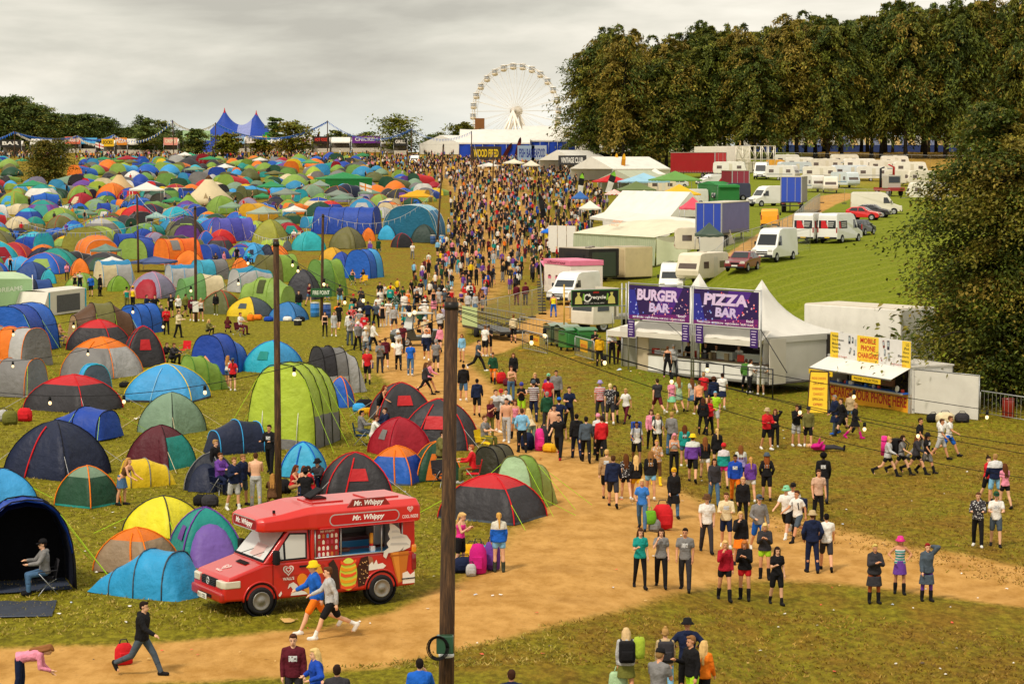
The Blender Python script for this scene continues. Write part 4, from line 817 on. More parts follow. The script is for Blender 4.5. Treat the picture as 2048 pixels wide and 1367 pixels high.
pp(1118,917,-14,'stride','m','short:2a1a12','tee:black','trousers:black','shoe:crimson'); pp(1013,884,-12,'slow','m','short:2a1a12','','trousers:lightgrey','shoe:white'); pp(1030,878,4,'tray','f','long:5a3218','vest:pink','hot:lightblue',Bt); pp(980,876,40,'phone','f','long:b88848','tee:maroon','trousers:olive',Bs); pp(991,866,30,'stand','m','short:4a2e1c','hoodie:grey','shorts:black','shoe:white'); pp(1002,862,0,'stand','m','short:6a4828','tee:white','shorts:black','shoe:white','cap:red'); pp(1012,858,-6,'stand','m','short:2a1a12','jacket:slate','shorts:black','shoe:white')
pp(1044,906,190,'pocket','m','short:4a2e1c','long:lightblue','trousers:black',Bs); pp(1063,897,-150,'stoop','f','long:d0b070','long:cream','trousers:sage',Bs); pp(1067,841,180,'stand','m','short:4a3020','tee:maroon','trousers:navy',Bs,'beanie:slate',pat=1); pp(1096,832,186,'stand','m','short:2a1a12','tee:red','shorts:navy',Bs); pp(1094,866,184,'stand','m','short:8a8480','hoodie:darkgreen','trousers:charcoal',Bs); pp(1108,900,0,'stand','m','short:2a1a12','','trousers:black',Bs); pp(1118,878,176,'stand','m','short:3a2818','tee:navy','trousers:navy',Bs,'cap:blue'); pp(1022,800,20,'arms','f','long:4a2818','vest:tan','jeans:denim',Bs)
pp(921,1138,62,'phone','f','pony:d8b070','vest:hotpink','shorts:black',Bs); pp(998,1144,186,'stand','f','pony:c8984a','jacket:blue','hot:lightblue','boot:3a4034',label='person in blue, red and green jacket with denim shorts and wellies',pat=3)
# the middle of the path
for r in ((735,768,-4,'slow','m','short:8a6038','tee:red','shorts:black','sock:black'),(760,746,10,'phone','m','short:3a2418','hoodie:grey','trousers:charcoal',Bs),(771,738,184,'walk','m','short:5a3a20','hoodie:maroon','shorts:black','shoe:white'),(797,741,182,'walk','m','short:8a6a40','tee:white','trousers:black',Bs),(821,751,176,'slow','m','short:3a2818','tee:2a5a8a' if 0 else 'tee:blue','jeans:denim','shoe:white'),(872,744,180,'slow','m','short:8a8480','tee:grey','shorts:charcoal','sock:black'),(850,788,96,'stride','f','long:5a3820','jacket:charcoal','leggings:black',Bs),(858,784,98,'stride','f','long:7a5230','long:pink','hot:black',Bs),(853,721,0,'walk','m','short:3a2618','jacket:navy','shorts:navy','shoe:white'),(1027,687,178,'slow','m','short:6a4426','long:d8b8a8' if 0 else 'long:cream','shorts:black',Bs),(924,724,-10,'slow','f','long:7a4a28','long:lightblue','hot:white',Bs),(956,740,58,'stride','m','short:2a1a12','tee:slate','trousers:black','shoe:white'),(970,712,150,'stand','m','short:8a6038','tee:white','shorts:black','shoe:white'),(978,710,-10,'phone','m','short:1a1210','tee:black','shorts:black','shoe:white'),(986,768,-6,'carry','f','bun:4a2a18','jacket:darkgreen','hot:orange',Bt),(1027,771,-4,'stand','f','long:6a4020','jacket:black','hot:black',Bs),(927,802,182,'walk','m','short:151010','hoodie:black','shorts:denim','shoe:white'),(954,831,178,'walk','m','short:1a1210','hoodie:navy','shorts:black',Bs),(722,620,0,'phone','m','short:4a2e1c','tee:charcoal','shorts:black','shoe:white'),(760,609,20,'stand','m','short:3a2618','tee:black','shorts:black','shoe:white'),(752,655,0,'stand','m','short:4a3020','tee:slate','trousers:black',Bs),(765,653,0,'stand','f','long:3a2014','vest:black','skirt:black','sock:white','beanie:mint'),(777,650,0,'phone','m','short:5a3a20','tee:white','trousers:lightgrey','shoe:white'),(782,609,180,'stand','m','short:5a3a20','tee:yellow','shorts:maroon',Bs),(797,624,0,'mouth','f','long:3a2418','dress:black','none:black',Bt) if 0 else (797,624,0,'mouth','f','long:3a2418','tee:black','skirt:black',Bt),(816,624,0,'stand','f','long:d8b070','crop:orange','hot:orange',Bs),(834,624,0,'arms','f','long:5a3418','jacket:black','hot:black',Bt),(850,628,0,'drink','f','long:b88a50','tee:black','skirt:charcoal',Bs),(867,622,0,'slow','f','long:c8a060','vest:black','hot:denim','boot:magenta'),(878,621,0,'slow','m','short:3a2818','tee:lightgrey','shorts:lightgrey',Bt,'bucket:grey'),(889,621,0,'slow','f','long:5a3a20','tee:slate','hot:black',Bs,'bucket:white'),(903,620,0,'wave','m','short:3a2818','vest:red','shorts:denim',Bs,'beanie:white'),(930,606,182,'walk','f','long:8a4a20','jacket:red','hot:white',Bs),(946,606,178,'walk','f','long:a04a20','long:red','hot:lightblue',Bs),(961,619,180,'walk','f','long:6a3418','coat:brown','leggings:black',Bs),(969,611,182,'walk','m','short:b0905a','long:lilac','trousers:slate',Bs),(1033,610,180,'walk','m','short:2a1a14','jacket:maroon','trousers:maroon',Bs),(1051,610,176,'walk','m','none:black','hoodie:maroon','trousers:charcoal',Bs,'beanie:maroon'),(746,701,90,'walk','m','short:2a1a12','jacket:white','trousers:black',Bs,'cap:navy'),(700,691,30,'phone','m','short:2a1a12','jacket:lightgrey','trousers:slate',Bs,'cap:black'),(717,692,10,'stand','f','long:c89858','coat:pink','leggings:black',Bs),(729,682,0,'stand','m','short:7a5a38','jacket:red','trousers:grey',Bs),(736,700,20,'phone','m','short:4a2e1c','long:beige','jeans:denim',Bs),(712,652,0,'arms','f','long:5a3018','tee:black','trousers:lightgrey',Bs),(722,648,180,'stand','m','short:8a8480','jacket:charcoal','trousers:black',Bs),(736,656,178,'stand','m','short:2a1a12','jacket:navy','trousers:black',Bs),(650,672,6,'slow','f','long:3a2214','crop:black','leggings:black',Bs),(668,672,10,'slow','f','long:7a4a28','dress:lightgrey','none:black','shoe:white') if 0 else (668,672,10,'slow','f','long:7a4a28','long:lightgrey','skirt:lightgrey','shoe:white'),(678,660,160,'slow','m','short:2a1a12','tee:black','shorts:black','shoe:yellow','cap:black')): pp(*r)
# among the tents
for r in ((466,781,182,'pocket','f','pony:5a2a14','tee:red','hot:black','shoe:white','cap:slate'),(456,776,150,'stand','f','long:b07a40','vest:white','hot:denim','shoe:white'),(430,978,60,'stand','m','short:a8804a','hoodie:black','trousers:grey',Bs),(468,1018,40,'drink','m','short:7a5430','hoodie:navy','shorts:lightgrey','sock:white'),(512,1012,184,'phone','m','short:4a2c18','','trousers:lightgrey',Bs),(540,945,-20,'tray','m','short:3a2818','long:black','trousers:black',Bs),(486,1008,60,'stand','m','short:8a6038','jacket:navy','shorts:slate',Bs),(440,985,50,'sit','m','short:5a3418','jacket:purple','trousers:navy',Bs),(585,992,70,'floor','f','long:5a2c14','vest:red','leggings:tan',Bs),(606,992,20,'floor','f','long:6a3418','vest:peach','hot:denim',Bs),(625,1000,-70,'floor','m','short:3a2418','tee:red','shorts:red',Bs),(612,1010,190,'floor','m','short:151210','tee:black','jeans:navy',Bs,'bucket:black'),(545,1012,180,'floor','f','long:a8783c','long:brown','leggings:brown',Bs),(640,985,-30,'floor','m','short:2a1a12','hoodie:charcoal','trousers:navy',Bs,'bucket:black'),(760,842,60,'stoop','f','long:6a2c14','vest:black','hot:black',Bs),(745,890,90,'floor','m','short:4a2818','tee:white','shorts:lightgrey','shoe:white'),(722,888,90,'sit','m','short:151010','hoodie:grey','jeans:slate','shoe:white'),(772,885,-60,'sit','m','short:3a2014','jacket:navy','shorts:charcoal',Bs),(782,882,-90,'floor','m','short:3a2014','hoodie:charcoal','trousers:black',Bs),(945,968,-90,'sit','m','short:a8603a','long:red','trousers:olive','shoe:lightgrey'),(968,905,60,'sit','m','short:5a3018','tee:grey','trousers:olive',Bs),(882,962,60,'phone','m','short:2a1a12','coat:khaki','trousers:black',Bs),(244,1012,70,'stoop','f','long:b8884a','crop:brown','skirt:denim',Bs),(254,620,0,'drink','m','short:2a1a12','vest:teal','trousers:khaki',Bs,'cap:black'),(266,620,150,'stand','m','short:3a2418','vest:yellow','trousers:black',Bs,'cap:gold'),(293,638,70,'reach','m','short:3a2418','jacket:navy','trousers:navy',Bs),(310,640,20,'stand','m','short:3a2418','tee:black','shorts:tan',Bs),(333,668,10,'phone','m','short:2a1a12','jacket:red','trousers:black',Bs),(357,674,60,'tray','m','short:1a1210','jacket:cream','trousers:black',Bs),(342,634,20,'stand','m','short:2a1a12','tee:black','shorts:black',Bs),(357,634,0,'slow','f','long:c8a060','jacket:white','hot:black','shoe:white'),(371,633,140,'walk','m','short:3a2418','jacket:olive','shorts:black',Bs),(384,642,0,'slow','m','short:3a2418','jacket:maroon','shorts:black','shoe:white'),(402,642,20,'drink','f','long:c8a878','vest:white','hot:black','shoe:white'),(432,630,0,'slow','f','long:3a2014','hoodie:black','trousers:olive','shoe:white'),(322,660,60,'stand','m','short:3a2418','jacket:slate','trousers:slate',Bs),(150,583,0,'stand','f','long:5a3418','vest:black','hot:black',Bs),(182,592,0,'drink','m','short:2a1a12','jacket:blue','shorts:black',Bs),(200,592,80,'stand','m','short:3a2418','coat:black','trousers:black',Bs),(160,585,30,'wave','m','short:3a2418','tee:black','shorts:navy',Bs),(134,561,10,'phone','f','long:5a3018','long:pink','leggings:black',Bs),(21,545,20,'stand','f','long:8a5a30','vest:black','trousers:black',Bs),(598,630,0,'stand','m','short:3a2418','long:black','shorts:teal',Bs),(618,612,60,'drink','m','short:3a2418','tee:maroon','hot:denim',Bs),(680,612,180,'stand','m','short:3a2418','tee:charcoal','shorts:lightblue',Bs,'cap:charcoal'),(655,600,0,'sit','m','short:3a2418','tee:black','shorts:slate',Bs),(705,566,20,'sit','f','long:5a2c18','vest:black','hot:denim',Bs),(727,566,-20,'sit','f','long:4a2414','tee:black','hot:gold',Bs),(448,536,60,'stand','f','long:7a4a28','long:pink','leggings:black',Bs),(515,522,150,'stand','m','short:3a2418','hoodie:lightgrey','trousers:black',Bs),(497,528,60,'sit','m','short:3a2418','jacket:cyan','trousers:navy',Bs),(474,528,0,'stand','m','short:3a2418','tee:black','trousers:black',Bs),(432,528,0,'floor','m','short:3a2418','hoodie:charcoal','trousers:black',Bs),(588,478,0,'floor','m','none:black','hoodie:white','trousers:magenta',Bs),(598,478,0,'floor','f','long:c89a58','hoodie:cream','leggings:black',Bs),(825,518,10,'tray','m','short:8a6038','tee:white','trousers:grey',Bs),(740,500,0,'sit','f','long:3a2014','vest:lilac','leggings:black',Bs),(757,502,180,'sit','m','short:3a2418','hoodie:darkgreen','trousers:black',Bs),(120,690,70,'sit','f','long:c09050','vest:tan','hot:slate',Bs),(330,725,60,'floor','m','short:5a3820','hoodie:black','trousers:olive',Bs),(344,728,60,'floor','m','short:5a3820','jacket:charcoal','trousers:black',Bs),(480,670,60,'sit','m','short:5a3820','tee:white','trousers:maroon',Bs),(455,665,180,'floor','f','long:5a3018','hoodie:maroon','leggings:black',Bs),(415,672,60,'floor','f','long:c8a060','long:khaki','leggings:black',Bs)): pp(*r)
# customers and staff near the counters, camp edge, foreground
for r in ((1335,753,170,'stand','f','short:5a3418','vest:black','trousers:black','shoe:pink'),(1347,752,176,'stand','m','none:black','hoodie:lightgrey','trousers:black',Bs,'beanie:lightgrey'),(1492,783,170,'stand','m','short:3a2418','jacket:green','trousers:black',Bs),(1500,785,120,'tray','m','short:3a2418','tee:white','trousers:black','shoe:white'),(1521,788,184,'stand','m','short:5a3a22','tee:lightgrey','shorts:white','shoe:white'),(1190,722,10,'phone','m','short:1a1210','tee:black','trousers:khaki',Bs),(1199,732,184,'stand','m','short:6a7a20','hoodie:gold','trousers:black',Bs),(1224,728,0,'arms','m','short:d8c090','tee:black','trousers:black',Bs),(1240,728,0,'tray','f','bun:e05a2a','tee:black','trousers:maroon',Bs,'beanie:orange'),(1107,634,180,'stand','m','short:3a2418','vest:brightyellow','trousers:blue',Bs),(1536,508,180,'walk','m','short:3a2418','tee:lightgrey','trousers:black',Bs)): pp(*r)
k1=pp(285,1353,74,'stride','m','short:241a14','hoodie:black','jeans:4a5a62' if 0 else 'jeans:slate',Bt,label='dark haired person in black tracksuit top and jeans striding along the path')
pp(40,1396,96,'bend','f','long:8a5a34','long:pink','jeans:navy',Bs)
pp(632,1264,-76,'stride','m','short:b08850','jacket:blue','shorts:orange','shoe:white','bucket:yellow'); pp(662,1276,-78,'stride','m','short:5a3820','long:lightgrey','shorts:black','sock:white')
pp(588,1443,0,'stand','m','short:4a2a1c','long:maroon','trousers:charcoal',Bs); pp(634,1462,-70,'stand','f','long:d8b878','jacket:royalblue','leggings:black',Bs); pp(675,1510,180,'stand','m','short:2a1a12','jacket:charcoal','trousers:black',Bs); pp(840,1492,184,'mouth','m','short:1a1412','jacket:blue','trousers:navy',Bs); pp(1023,1518,180,'stand','m','short:3a2014','jacket:navy','trousers:navy',Bs)
z=pp(1252,1404,182,'slow','f','long:d0b080','hoodie:lightgrey','skirt:olive',Bs); backpack(z,'black','black backpack on the blonde person in grey at the bottom edge','slow','f'); bag(grip(z,'slow','f',1),'palegreen','pale green patterned carrier bag at the bottom edge',.4,.45,.16)
zb=thing('sleeping_bag','lime green stuffed sleeping bag strapped beside the black backpack','sleeping bag',z.matrix_basis@FIG[('slow','f')].up((-.28,.2,1.3)),0,None,(1274,1300)); m_=MB(); m_.lathe([(.03,-.24),(.1,-.22),(.125,-.12),(.125,.14),(.1,.22),(.03,.24)],14); m_.build('stuff_sack','cloth',zb,'lime'); MB().tube([(0,.06,.24),(0,0,.27),(0,-.05,.24)],.008,5).build('drawcord','cloth',zb,'olive')
z=pp(1330,1404,180,'slow','f','bun:b08850','long:beige','jeans:lightblue',Bs); backpack(z,'charcoal','charcoal backpack on the person in a beige jumper at the bottom edge','slow','f')
pp(1374,1396,180,'stand','m','none:black','hoodie:navy','trousers:black',Bs,'bucket:black'); pp(1384,1436,-60,'drink','m','short:8a6038','long:black','shorts:brightlime',Bs); pp(1406,1430,150,'slow','f','long:d8b070','long:f0503a' if 0 else 'long:orange','leggings:black',Bs); pp(1316,1478,150,'phone','m','short:8a6a40','tee:grey','trousers:slate',Bs,'cap:black')
# the crowd in the street, one by one up to the far end of the lower street
TK=['tee']*4+['long','hoodie','hoodie','jacket','jacket','vest','crop']; TC=['black']*5+['white']*3+['charcoal','charcoal','grey','lightgrey','navy','navy','red','royalblue','maroon','pink','olive','teal','yellow','orange','purple','cream','lightblue','darkgreen']
BK=['shorts']*3+['trousers']*3+['hot']*2+['leggings','jeans','skirt']; BC=['black']*5+['charcoal','denim','navy','lightblue','khaki','grey']
HC=['3a2418','2a1a12','5a3820','8a5a30','c8a060','d8b878','6a3418','1a1210']
def xlim(y): return np.interp(y,[318,345,380,410,450,500,560,600,640,680,720],[640,760,900,905,895,880,825,790,700,690,720]),np.interp(y,[318,345,380,410,450,500,560,600,640,680,720],[1120,1140,1190,1215,1190,1150,1080,1010,960,930,900])
def crowd():
    pts=[]; y=716.
    while y>322:
        p=P(960,y); a,b=xlim(y); x=a+rnd.uniform(0,30)
        dn=np.interp(y,[330,400,480,540,580,640,720],[.7,.72,.66,.8,1.3,1.3,2.8])
        while x<b:
            pts.append((x+rnd.uniform(-6,6),y+rnd.uniform(-3,3))); x+=p*dn*rnd.uniform(.7,1.9)
        y-=p*rnd.uniform(.20,.30) if y>560 else p*.30
    used=[proj(o.location) for o in PEOPLE]; lo=MB(); n=0
    for x,y in pts:
        if sin(x*.045+sin(y*.06)*2)*sin(y*.11+x*.02)>.6 and rnd.random()<.75: continue
        if min((abs(x-u[0])*1.2+abs(y-u[1])*1.6) for u in used if abs(u[1]-y)<40 or True)<P(x,y)*.42: continue
        used.append((x,y))
        if len(PEOPLE)<298:
            f=rnd.random()<.5; away=rnd.random()<.5; hk=rnd.choice(['long','long','pony','bun']) if f else 'short'
            pp(x,y,(180 if away else 0)+rnd.uniform(-35,35),rnd.choice(['walk','slow','slow','stand','pocket','drink','phone']),'f' if f else 'm',hk+':'+rnd.choice(HC),rnd.choice(TK if f else TK[:9])+':'+rnd.choice(TC),rnd.choice(BK if f else BK[:6])+':'+rnd.choice(BC),rnd.choice([Bs,'shoe:white',Bt]),rnd.choice([None]*5+['cap:black','bucket:white','beanie:red','cap:navy']),pat=rnd.choice([0]*8+[1,2,3,4,4]))
        else: mini(lo,x,y); n+=1
    # the crowd along the front of the far stalls
    for k in range(620):
        x=rnd.uniform(150,1110); mini(lo,x,rnd.uniform(312,323) if x<640 else rnd.uniform(312,338)); n+=1
    for k in range(60): mini(lo,rnd.uniform(0,130),rnd.uniform(313,320)); n+=1
    # heads and shoulders between the middle tents
    for k in range(90):
        y=rnd.uniform(345,480); mini(lo,rnd.uniform(20,np.interp(y,[345,480],[800,600])),y); n+=1
    o=lo.build('distant_crowd','clothv'); o['kind']='stuff'; REG.append([o,'dense far crowd filling the street and the front of the stalls','crowd',None,None]); print('CROWD',n,len(PEOPLE))
def mini(m,x,y):
    o=GZ(x,y); s=rnd.uniform(.9,1.03); a=rnd.uniform(0,2*PI) if rnd.random()<.3 else rnd.choice([0,PI])+rnd.uniform(-.5,.5); m.M=Matrix.Translation(o)@Matrix.Rotation(a,4,'Z')@Matrix.Scale(s,4)
    tc=rnd.choice(TC+['black']*9+['charcoal']*4); bc=rnd.choice(BC); sk=rnd.choice(SK); k=rnd.uniform(-.14,.14); bare=rnd.random()<.5
    for sg in (1,-1):
        m.cur=sk if bare else bc; m.tube([(sg*.09,-sg*k,.06),(sg*.09,-sg*k*.3,.5)],[.05,.07],5,False); m.cur=bc; m.tube([(sg*.09,-sg*k*.4,.48),(sg*.08,0,.95)],[.085,.1],5,False); m.cur='black'; m.ell((sg*.09,-sg*k-.04,.04),(.045,.1,.04),5,3)
        m.cur=tc if rnd.random()<.6 else sk; m.tube([(sg*.19,0,1.4),(sg*.24,.02-.05*sg,1.13),(sg*.22,-.1,.92)],[.055,.045,.035],5,False)
    m.cur=tc; m.lathe([(.13,.88),(.165,.95),(.15,1.1),(.18,1.32),(.15,1.42),(.06,1.48)],7,sy=.65); m.cur=sk; m.ell((0,-.01,1.6),(.08,.095,.115),6,5); m.cur=rnd.choice(HC); m.ell((0,.03,1.645),(.088,.098,.095),6,5)
    if rnd.random()<.4: m.tube([(0,.08,1.64),(0,.13,1.35)],[.08,.05],5)
crowd()
# ---------------------------------------------------------------- vehicles
def vframe(L): return Matrix(((0,1,0,0),(1,0,0,-L/2),(0,0,1,0),(0,0,0,1)))
def wheel(T,M,x,y,r=.34,w=.22,rim='silver',hub=True):
    s=1 if y>0 else -1
    def disc(pr):
        m=MB(M@Matrix.Translation((x,y,r))@Matrix.Rotation(R(90)*(-s),4,'X')); m.lathe(pr,20); return m
    t=disc([(r*.6,-w*.6),(r*.93,-w*.6),(r,-w*.35),(r,w*.25),(r*.93,w*.42),(r*.66,w*.42),(r*.62,w*.2)]).build('wheel','rubber',T,'232224')
    disc([(r*.3,w*.1),(r*.66,w*.2),(r*.67,w*.45),(r*.61,w*.46),(r*.52,w*.37),(r*.24,w*.385),(r*.19,w*.47),(.01,w*.48)]).build('rim','metal',t,rim)
    return t
def vbody(M,prof,w,belt,tum):
    top=max(z for x,z in prof); hw=lambda z:w/2*(1-tum*max(0,(z-belt)/(top-belt)))
    m=MB(M); n=len(prof); vs=[(x,-hw(z),z) for x,z in prof]+[(x,hw(z),z) for x,z in prof]
    m.add(vs,[tuple(range(n))[::-1],tuple(range(n,2*n))]+[(i,(i+1)%n,n+(i+1)%n,n+i) for i in range(n)]); return m,hw
def sidepoly(M,T,name,pts,hw,mt,col,off=.006,sides=(1,-1)):
    for s in sides:
        m=MB(M); m.add([(x,s*(hw(z)+off),z) for x,z in pts],[tuple(range(len(pts)))]); m.build(name,mt,T,col)
def quadx(M,T,name,p0,p1,w0,w1,mt,col,off=.008,y0=0):
    d=Vector((p1[0]-p0[0],0,p1[1]-p0[1])).normalized(); nrm=Vector((-d.z,0,d.x)); 
    m=MB(M); a=Vector((p0[0],0,p0[1]))+nrm*off; b=Vector((p1[0],0,p1[1]))+nrm*off
    m.add([a+Vector((0,y0-w0/2,0)),a+Vector((0,y0+w0/2,0)),b+Vector((0,y0+w1/2,0)),b+Vector((0,y0-w1/2,0))],[(0,1,2,3)]); return m.build(name,mt,T,col)
def vlights(M,T,L,w,zf,zr,tl='a01818'):
    for s in (1,-1):
        m=MB(M); m.box((.10,s*w*.36,zf),(.16,w*.2,.2)); m.build('headlight','glass',T,'c8c6bc',bevel=.03)
        m=MB(M); m.box((L-.02,s*w*.46,zr),(.06,.12,.5)); m.build('tail_light','glass',T,tl,bevel=.015)
def plate(M,T,x,z,txt=None,col='white',w=.5):
    m=MB(M); m.box((x,0,z),(.02,w,.12)); return m.build('number_plate','print',T,col)
VGRP='vehicles parked behind the stalls'
def van(x,y,hd,label,col='white',L=5.6,w=2.0,h=2.65,rear_glass=False,sign=None,cat='van',bump='2a2a2c',tallscr=True,half=1.):
    T=thing('parked_van',label,cat,GZ(x,y),R(hd),VGRP,(x,y)); M=vframe(L)
    prof=[(.0,.36),(0,.75),(.1,1.0),(.75,1.2),(1.0,1.3),(1.62,h-.42),(1.95,h-.12),(2.5,h),(L-.25,h),(L-.04,h-.18),(L,1.3),(L,.36)]
    m,hw=vbody(M,prof,w,1.2,.12); m.build('body','paint',T,col,bevel=.06,seg=2)
    quadx(M,T,'windscreen',(1.03,1.36),(1.58,h-.5),w*.82,w*.76,'glass','1d2226',.012)
    sidepoly(M,T,'side_window',[(1.35,1.32),(2.15,1.32),(2.15,h-.62),(1.72,h-.62)],hw,'glass','1c2024')
    quadx(M,T,'grille',(.0,.62),(.05,.88),w*.5,w*.5,'rubber','1e1e20',.02)
    m=MB(M); m.box((.02,0,.46),(.16,w*.96,.26)); m.build('bumper','rubber',T,bump,bevel=.04); m=MB(M); m.box((L-.02,0,.46),(.12,w*.94,.2)); m.build('rear_bumper','rubber',T,bump,bevel=.03)
    for s in (1,-1):
        m=MB(M); m.box((1.3,s*(w/2+.1),1.5),(.12,.16,.3)); m.build('mirror','rubber',T,'222224',bevel=.03)
        for xx in (.95,L-1.15):
            m=MB(M@Matrix.Translation((xx,s*(w/2-.09),.36))@Matrix.Rotation(R(90)*(-s),4,'X')); m.lathe([(.42,0),(.42,.096),(.0,.097)],20); m.build('wheel_arch','rubber',T,'151516')
            wheel(T,M,xx,s*(w/2-.05))
    vlights(M,T,L,w,.92,1.2); plate(M,T,-.075,.52); plate(M,T,L+.05,.52,None,'d8b020')
    if rear_glass or sign:
        for s in (1,-1):
            m=MB(M); m.box((L-.0,s*w*.225,1.72),(.02,w*.38,.75)); g=m.build('rear_window','glass',T,'1e1e22')
    if sign:
        m=MB(M); m.add([(L+.016,-.1,1.36),(L+.016,.62,1.36),(L+.016,.62,2.08),(L+.016,.2,2.08)],[(0,1,2,3)]); m.build('rear_emblem','print',T,'red')
        for i in range(3): m=MB(M); m.box((L+.012,-.3,1.9-.17*i),(.012,.75-.1*i,.05)); m.build('lettering','print',T,'white')
        sidepoly(M,T,'side_graphic',[(L-2.3,1.35),(L-.45,1.35),(L-.45,2.05),(L-2.3,2.05)],hw,'print','222226',.008); sidepoly(M,T,'side_emblem',[(L-.9,1.36),(L-.46,1.36),(L-.46,2.04),(L-.75,2.04)],hw,'print','red',.012)
        for i in range(3): sidepoly(M,T,'lettering',[(L-2.1,1.84-.17*i),(L-1.0,1.84-.17*i),(L-1.0,1.9-.17*i),(L-2.1,1.9-.17*i)],hw,'print','white',.012)
    return T
def car(x,y,hd,label,col,L=4.1,w=1.75,h=1.5,dark=False):
    T=thing('parked_car',label,'car',GZ(x,y),R(hd),VGRP,(x,y)); M=vframe(L)
    prof=[(.02,.3),(0,.62),(.12,.82),(1.0,1.0),(1.15,1.03),(1.75,h-.06),(2.2,h),(3.1,h-.04),(3.75,1.1),(L,1.0),(L,.32)]
    m,hw=vbody(M,prof,w,.95,.22); m.build('body','paint',T,col,bevel=.07,seg=3)
    quadx(M,T,'windscreen',(1.2,1.06),(1.73,h-.08),w*.8,w*.7,'glass','1d2226',.02); quadx(M,T,'rear_window',(3.16,h-.1),(3.7,1.14),w*.68,w*.74,'glass','1d2226',.02)
    sidepoly(M,T,'side_window',[(1.5,1.02),(2.3,1.02),(2.3,h-.1),(1.9,h-.1)],hw,'glass','1c2024',.012); sidepoly(M,T,'side_window',[(2.4,1.02),(3.4,1.04),(3.05,h-.12),(2.4,h-.1)],hw,'glass','1c2024',.012)
    m=MB(M); m.box((.02,0,.66),(.06,w*.42,.16)); m.build('grille','metal',T,'1c1c1e',bevel=.02); m=MB(M); m.box((.0,0,.36),(.1,w*.9,.14)); m.build('bumper','rubber',T,'28282a',bevel=.03)
    for s in (1,-1):
        m=MB(M); m.box((1.45,s*(w/2+.06),1.08),(.12,.16,.13)); m.build('mirror','paint',T,col,bevel=.03)
        for xx in (.78,L-.8): 
            m=MB(M@Matrix.Translation((xx,s*(w/2-.09),.33))@Matrix.Rotation(R(90)*(-s),4,'X')); m.lathe([(.39,0),(.39,.097),(.0,.098)],20); m.build('wheel_arch','rubber',T,'151516')
            wheel(T,M,xx,s*(w/2-.045),.32,.2)
    vlights(M,T,L,w,.74,.86); plate(M,T,-.06,.48); plate(M,T,L+.02,.6,None,'d8b020'); return T
def caravan(x,y,hd,label,col='e4ddcc',L=5.4,w=2.2,h=2.55,band=None,axles=1,win='5a4a42',door=True,roofbox=True):
    T=thing('caravan',label,'caravan',GZ(x,y),R(hd),'caravans on the staff field',(x,y)); M=vframe(L)
    prof=[(.25,.5),(.05,.75),(.0,1.15),(.25,1.75),(.45,h-.16),(.75,h-.03),(1.1,h),(L-.6,h),(L-.25,h-.05),(L-.06,h-.3),(L,1.2),(L-.05,.6),(L-.3,.5)]
    m,hw=vbody(M,prof,w,1.2,.05); m.build('body','panel',T,col,bevel=.05,seg=2)
    quadx(M,T,'front_window',(.06,1.28),(.24,1.72),w*.78,w*.76,'glass',win,.015)
    m=MB(M); m.box((L+.0,0,1.5),(.03,w*.62,.5)); m.build('rear_window','glass',T,win,bevel=.01)
    for a,b in ((.9,1.7),(L-1.6,L-.7)): sidepoly(M,T,'side_window',[(a,1.3),(b,1.3),(b,1.85),(a,1.85)],hw,'glass',win,.012)
    if door: sidepoly(M,T,'door',[(L*.5,.62),(L*.5+.6,.62),(L*.5+.6,2.2),(L*.5,2.2)],hw,'panel','d2cbb8',.015,(1,)); sidepoly(M,T,'door',[(L*.42,.62),(L*.42+.6,.62),(L*.42+.6,2.2),(L*.42,2.2)],hw,'panel','d2cbb8',.015,(-1,))
    if band: sidepoly(M,T,'stripe',[(.5,.95),(L-.3,.95),(L-.3,1.08),(.5,1.08)],hw,'print',band,.009)
    for s in (1,-1):
        for k in range(axles): xx=L*.56+(.38 if axles>1 else 0)*(2*k-1); wheel(T,M,xx,s*(w/2-.1),.3,.18,'lightgrey')
        m=MB(M); m.box((L-.02,s*w*.4,.85),(.05,.3,.12)); m.build('tail_light','glass',T,'a01818')
    m=MB(M); m.tube([(.3,.35,.45),(-.9,0,.42)],.04,5); m.tube([(.3,-.35,.45),(-.9,0,.42)],.04,5); m.build('drawbar','metal',T,'grey')
    if roofbox: m=MB(M); m.box((L*.5,0,h+.04),(.6,.5,.1)); m.build('roof_hatch','panel',T,'c8c0ae',bevel=.02)
    return T
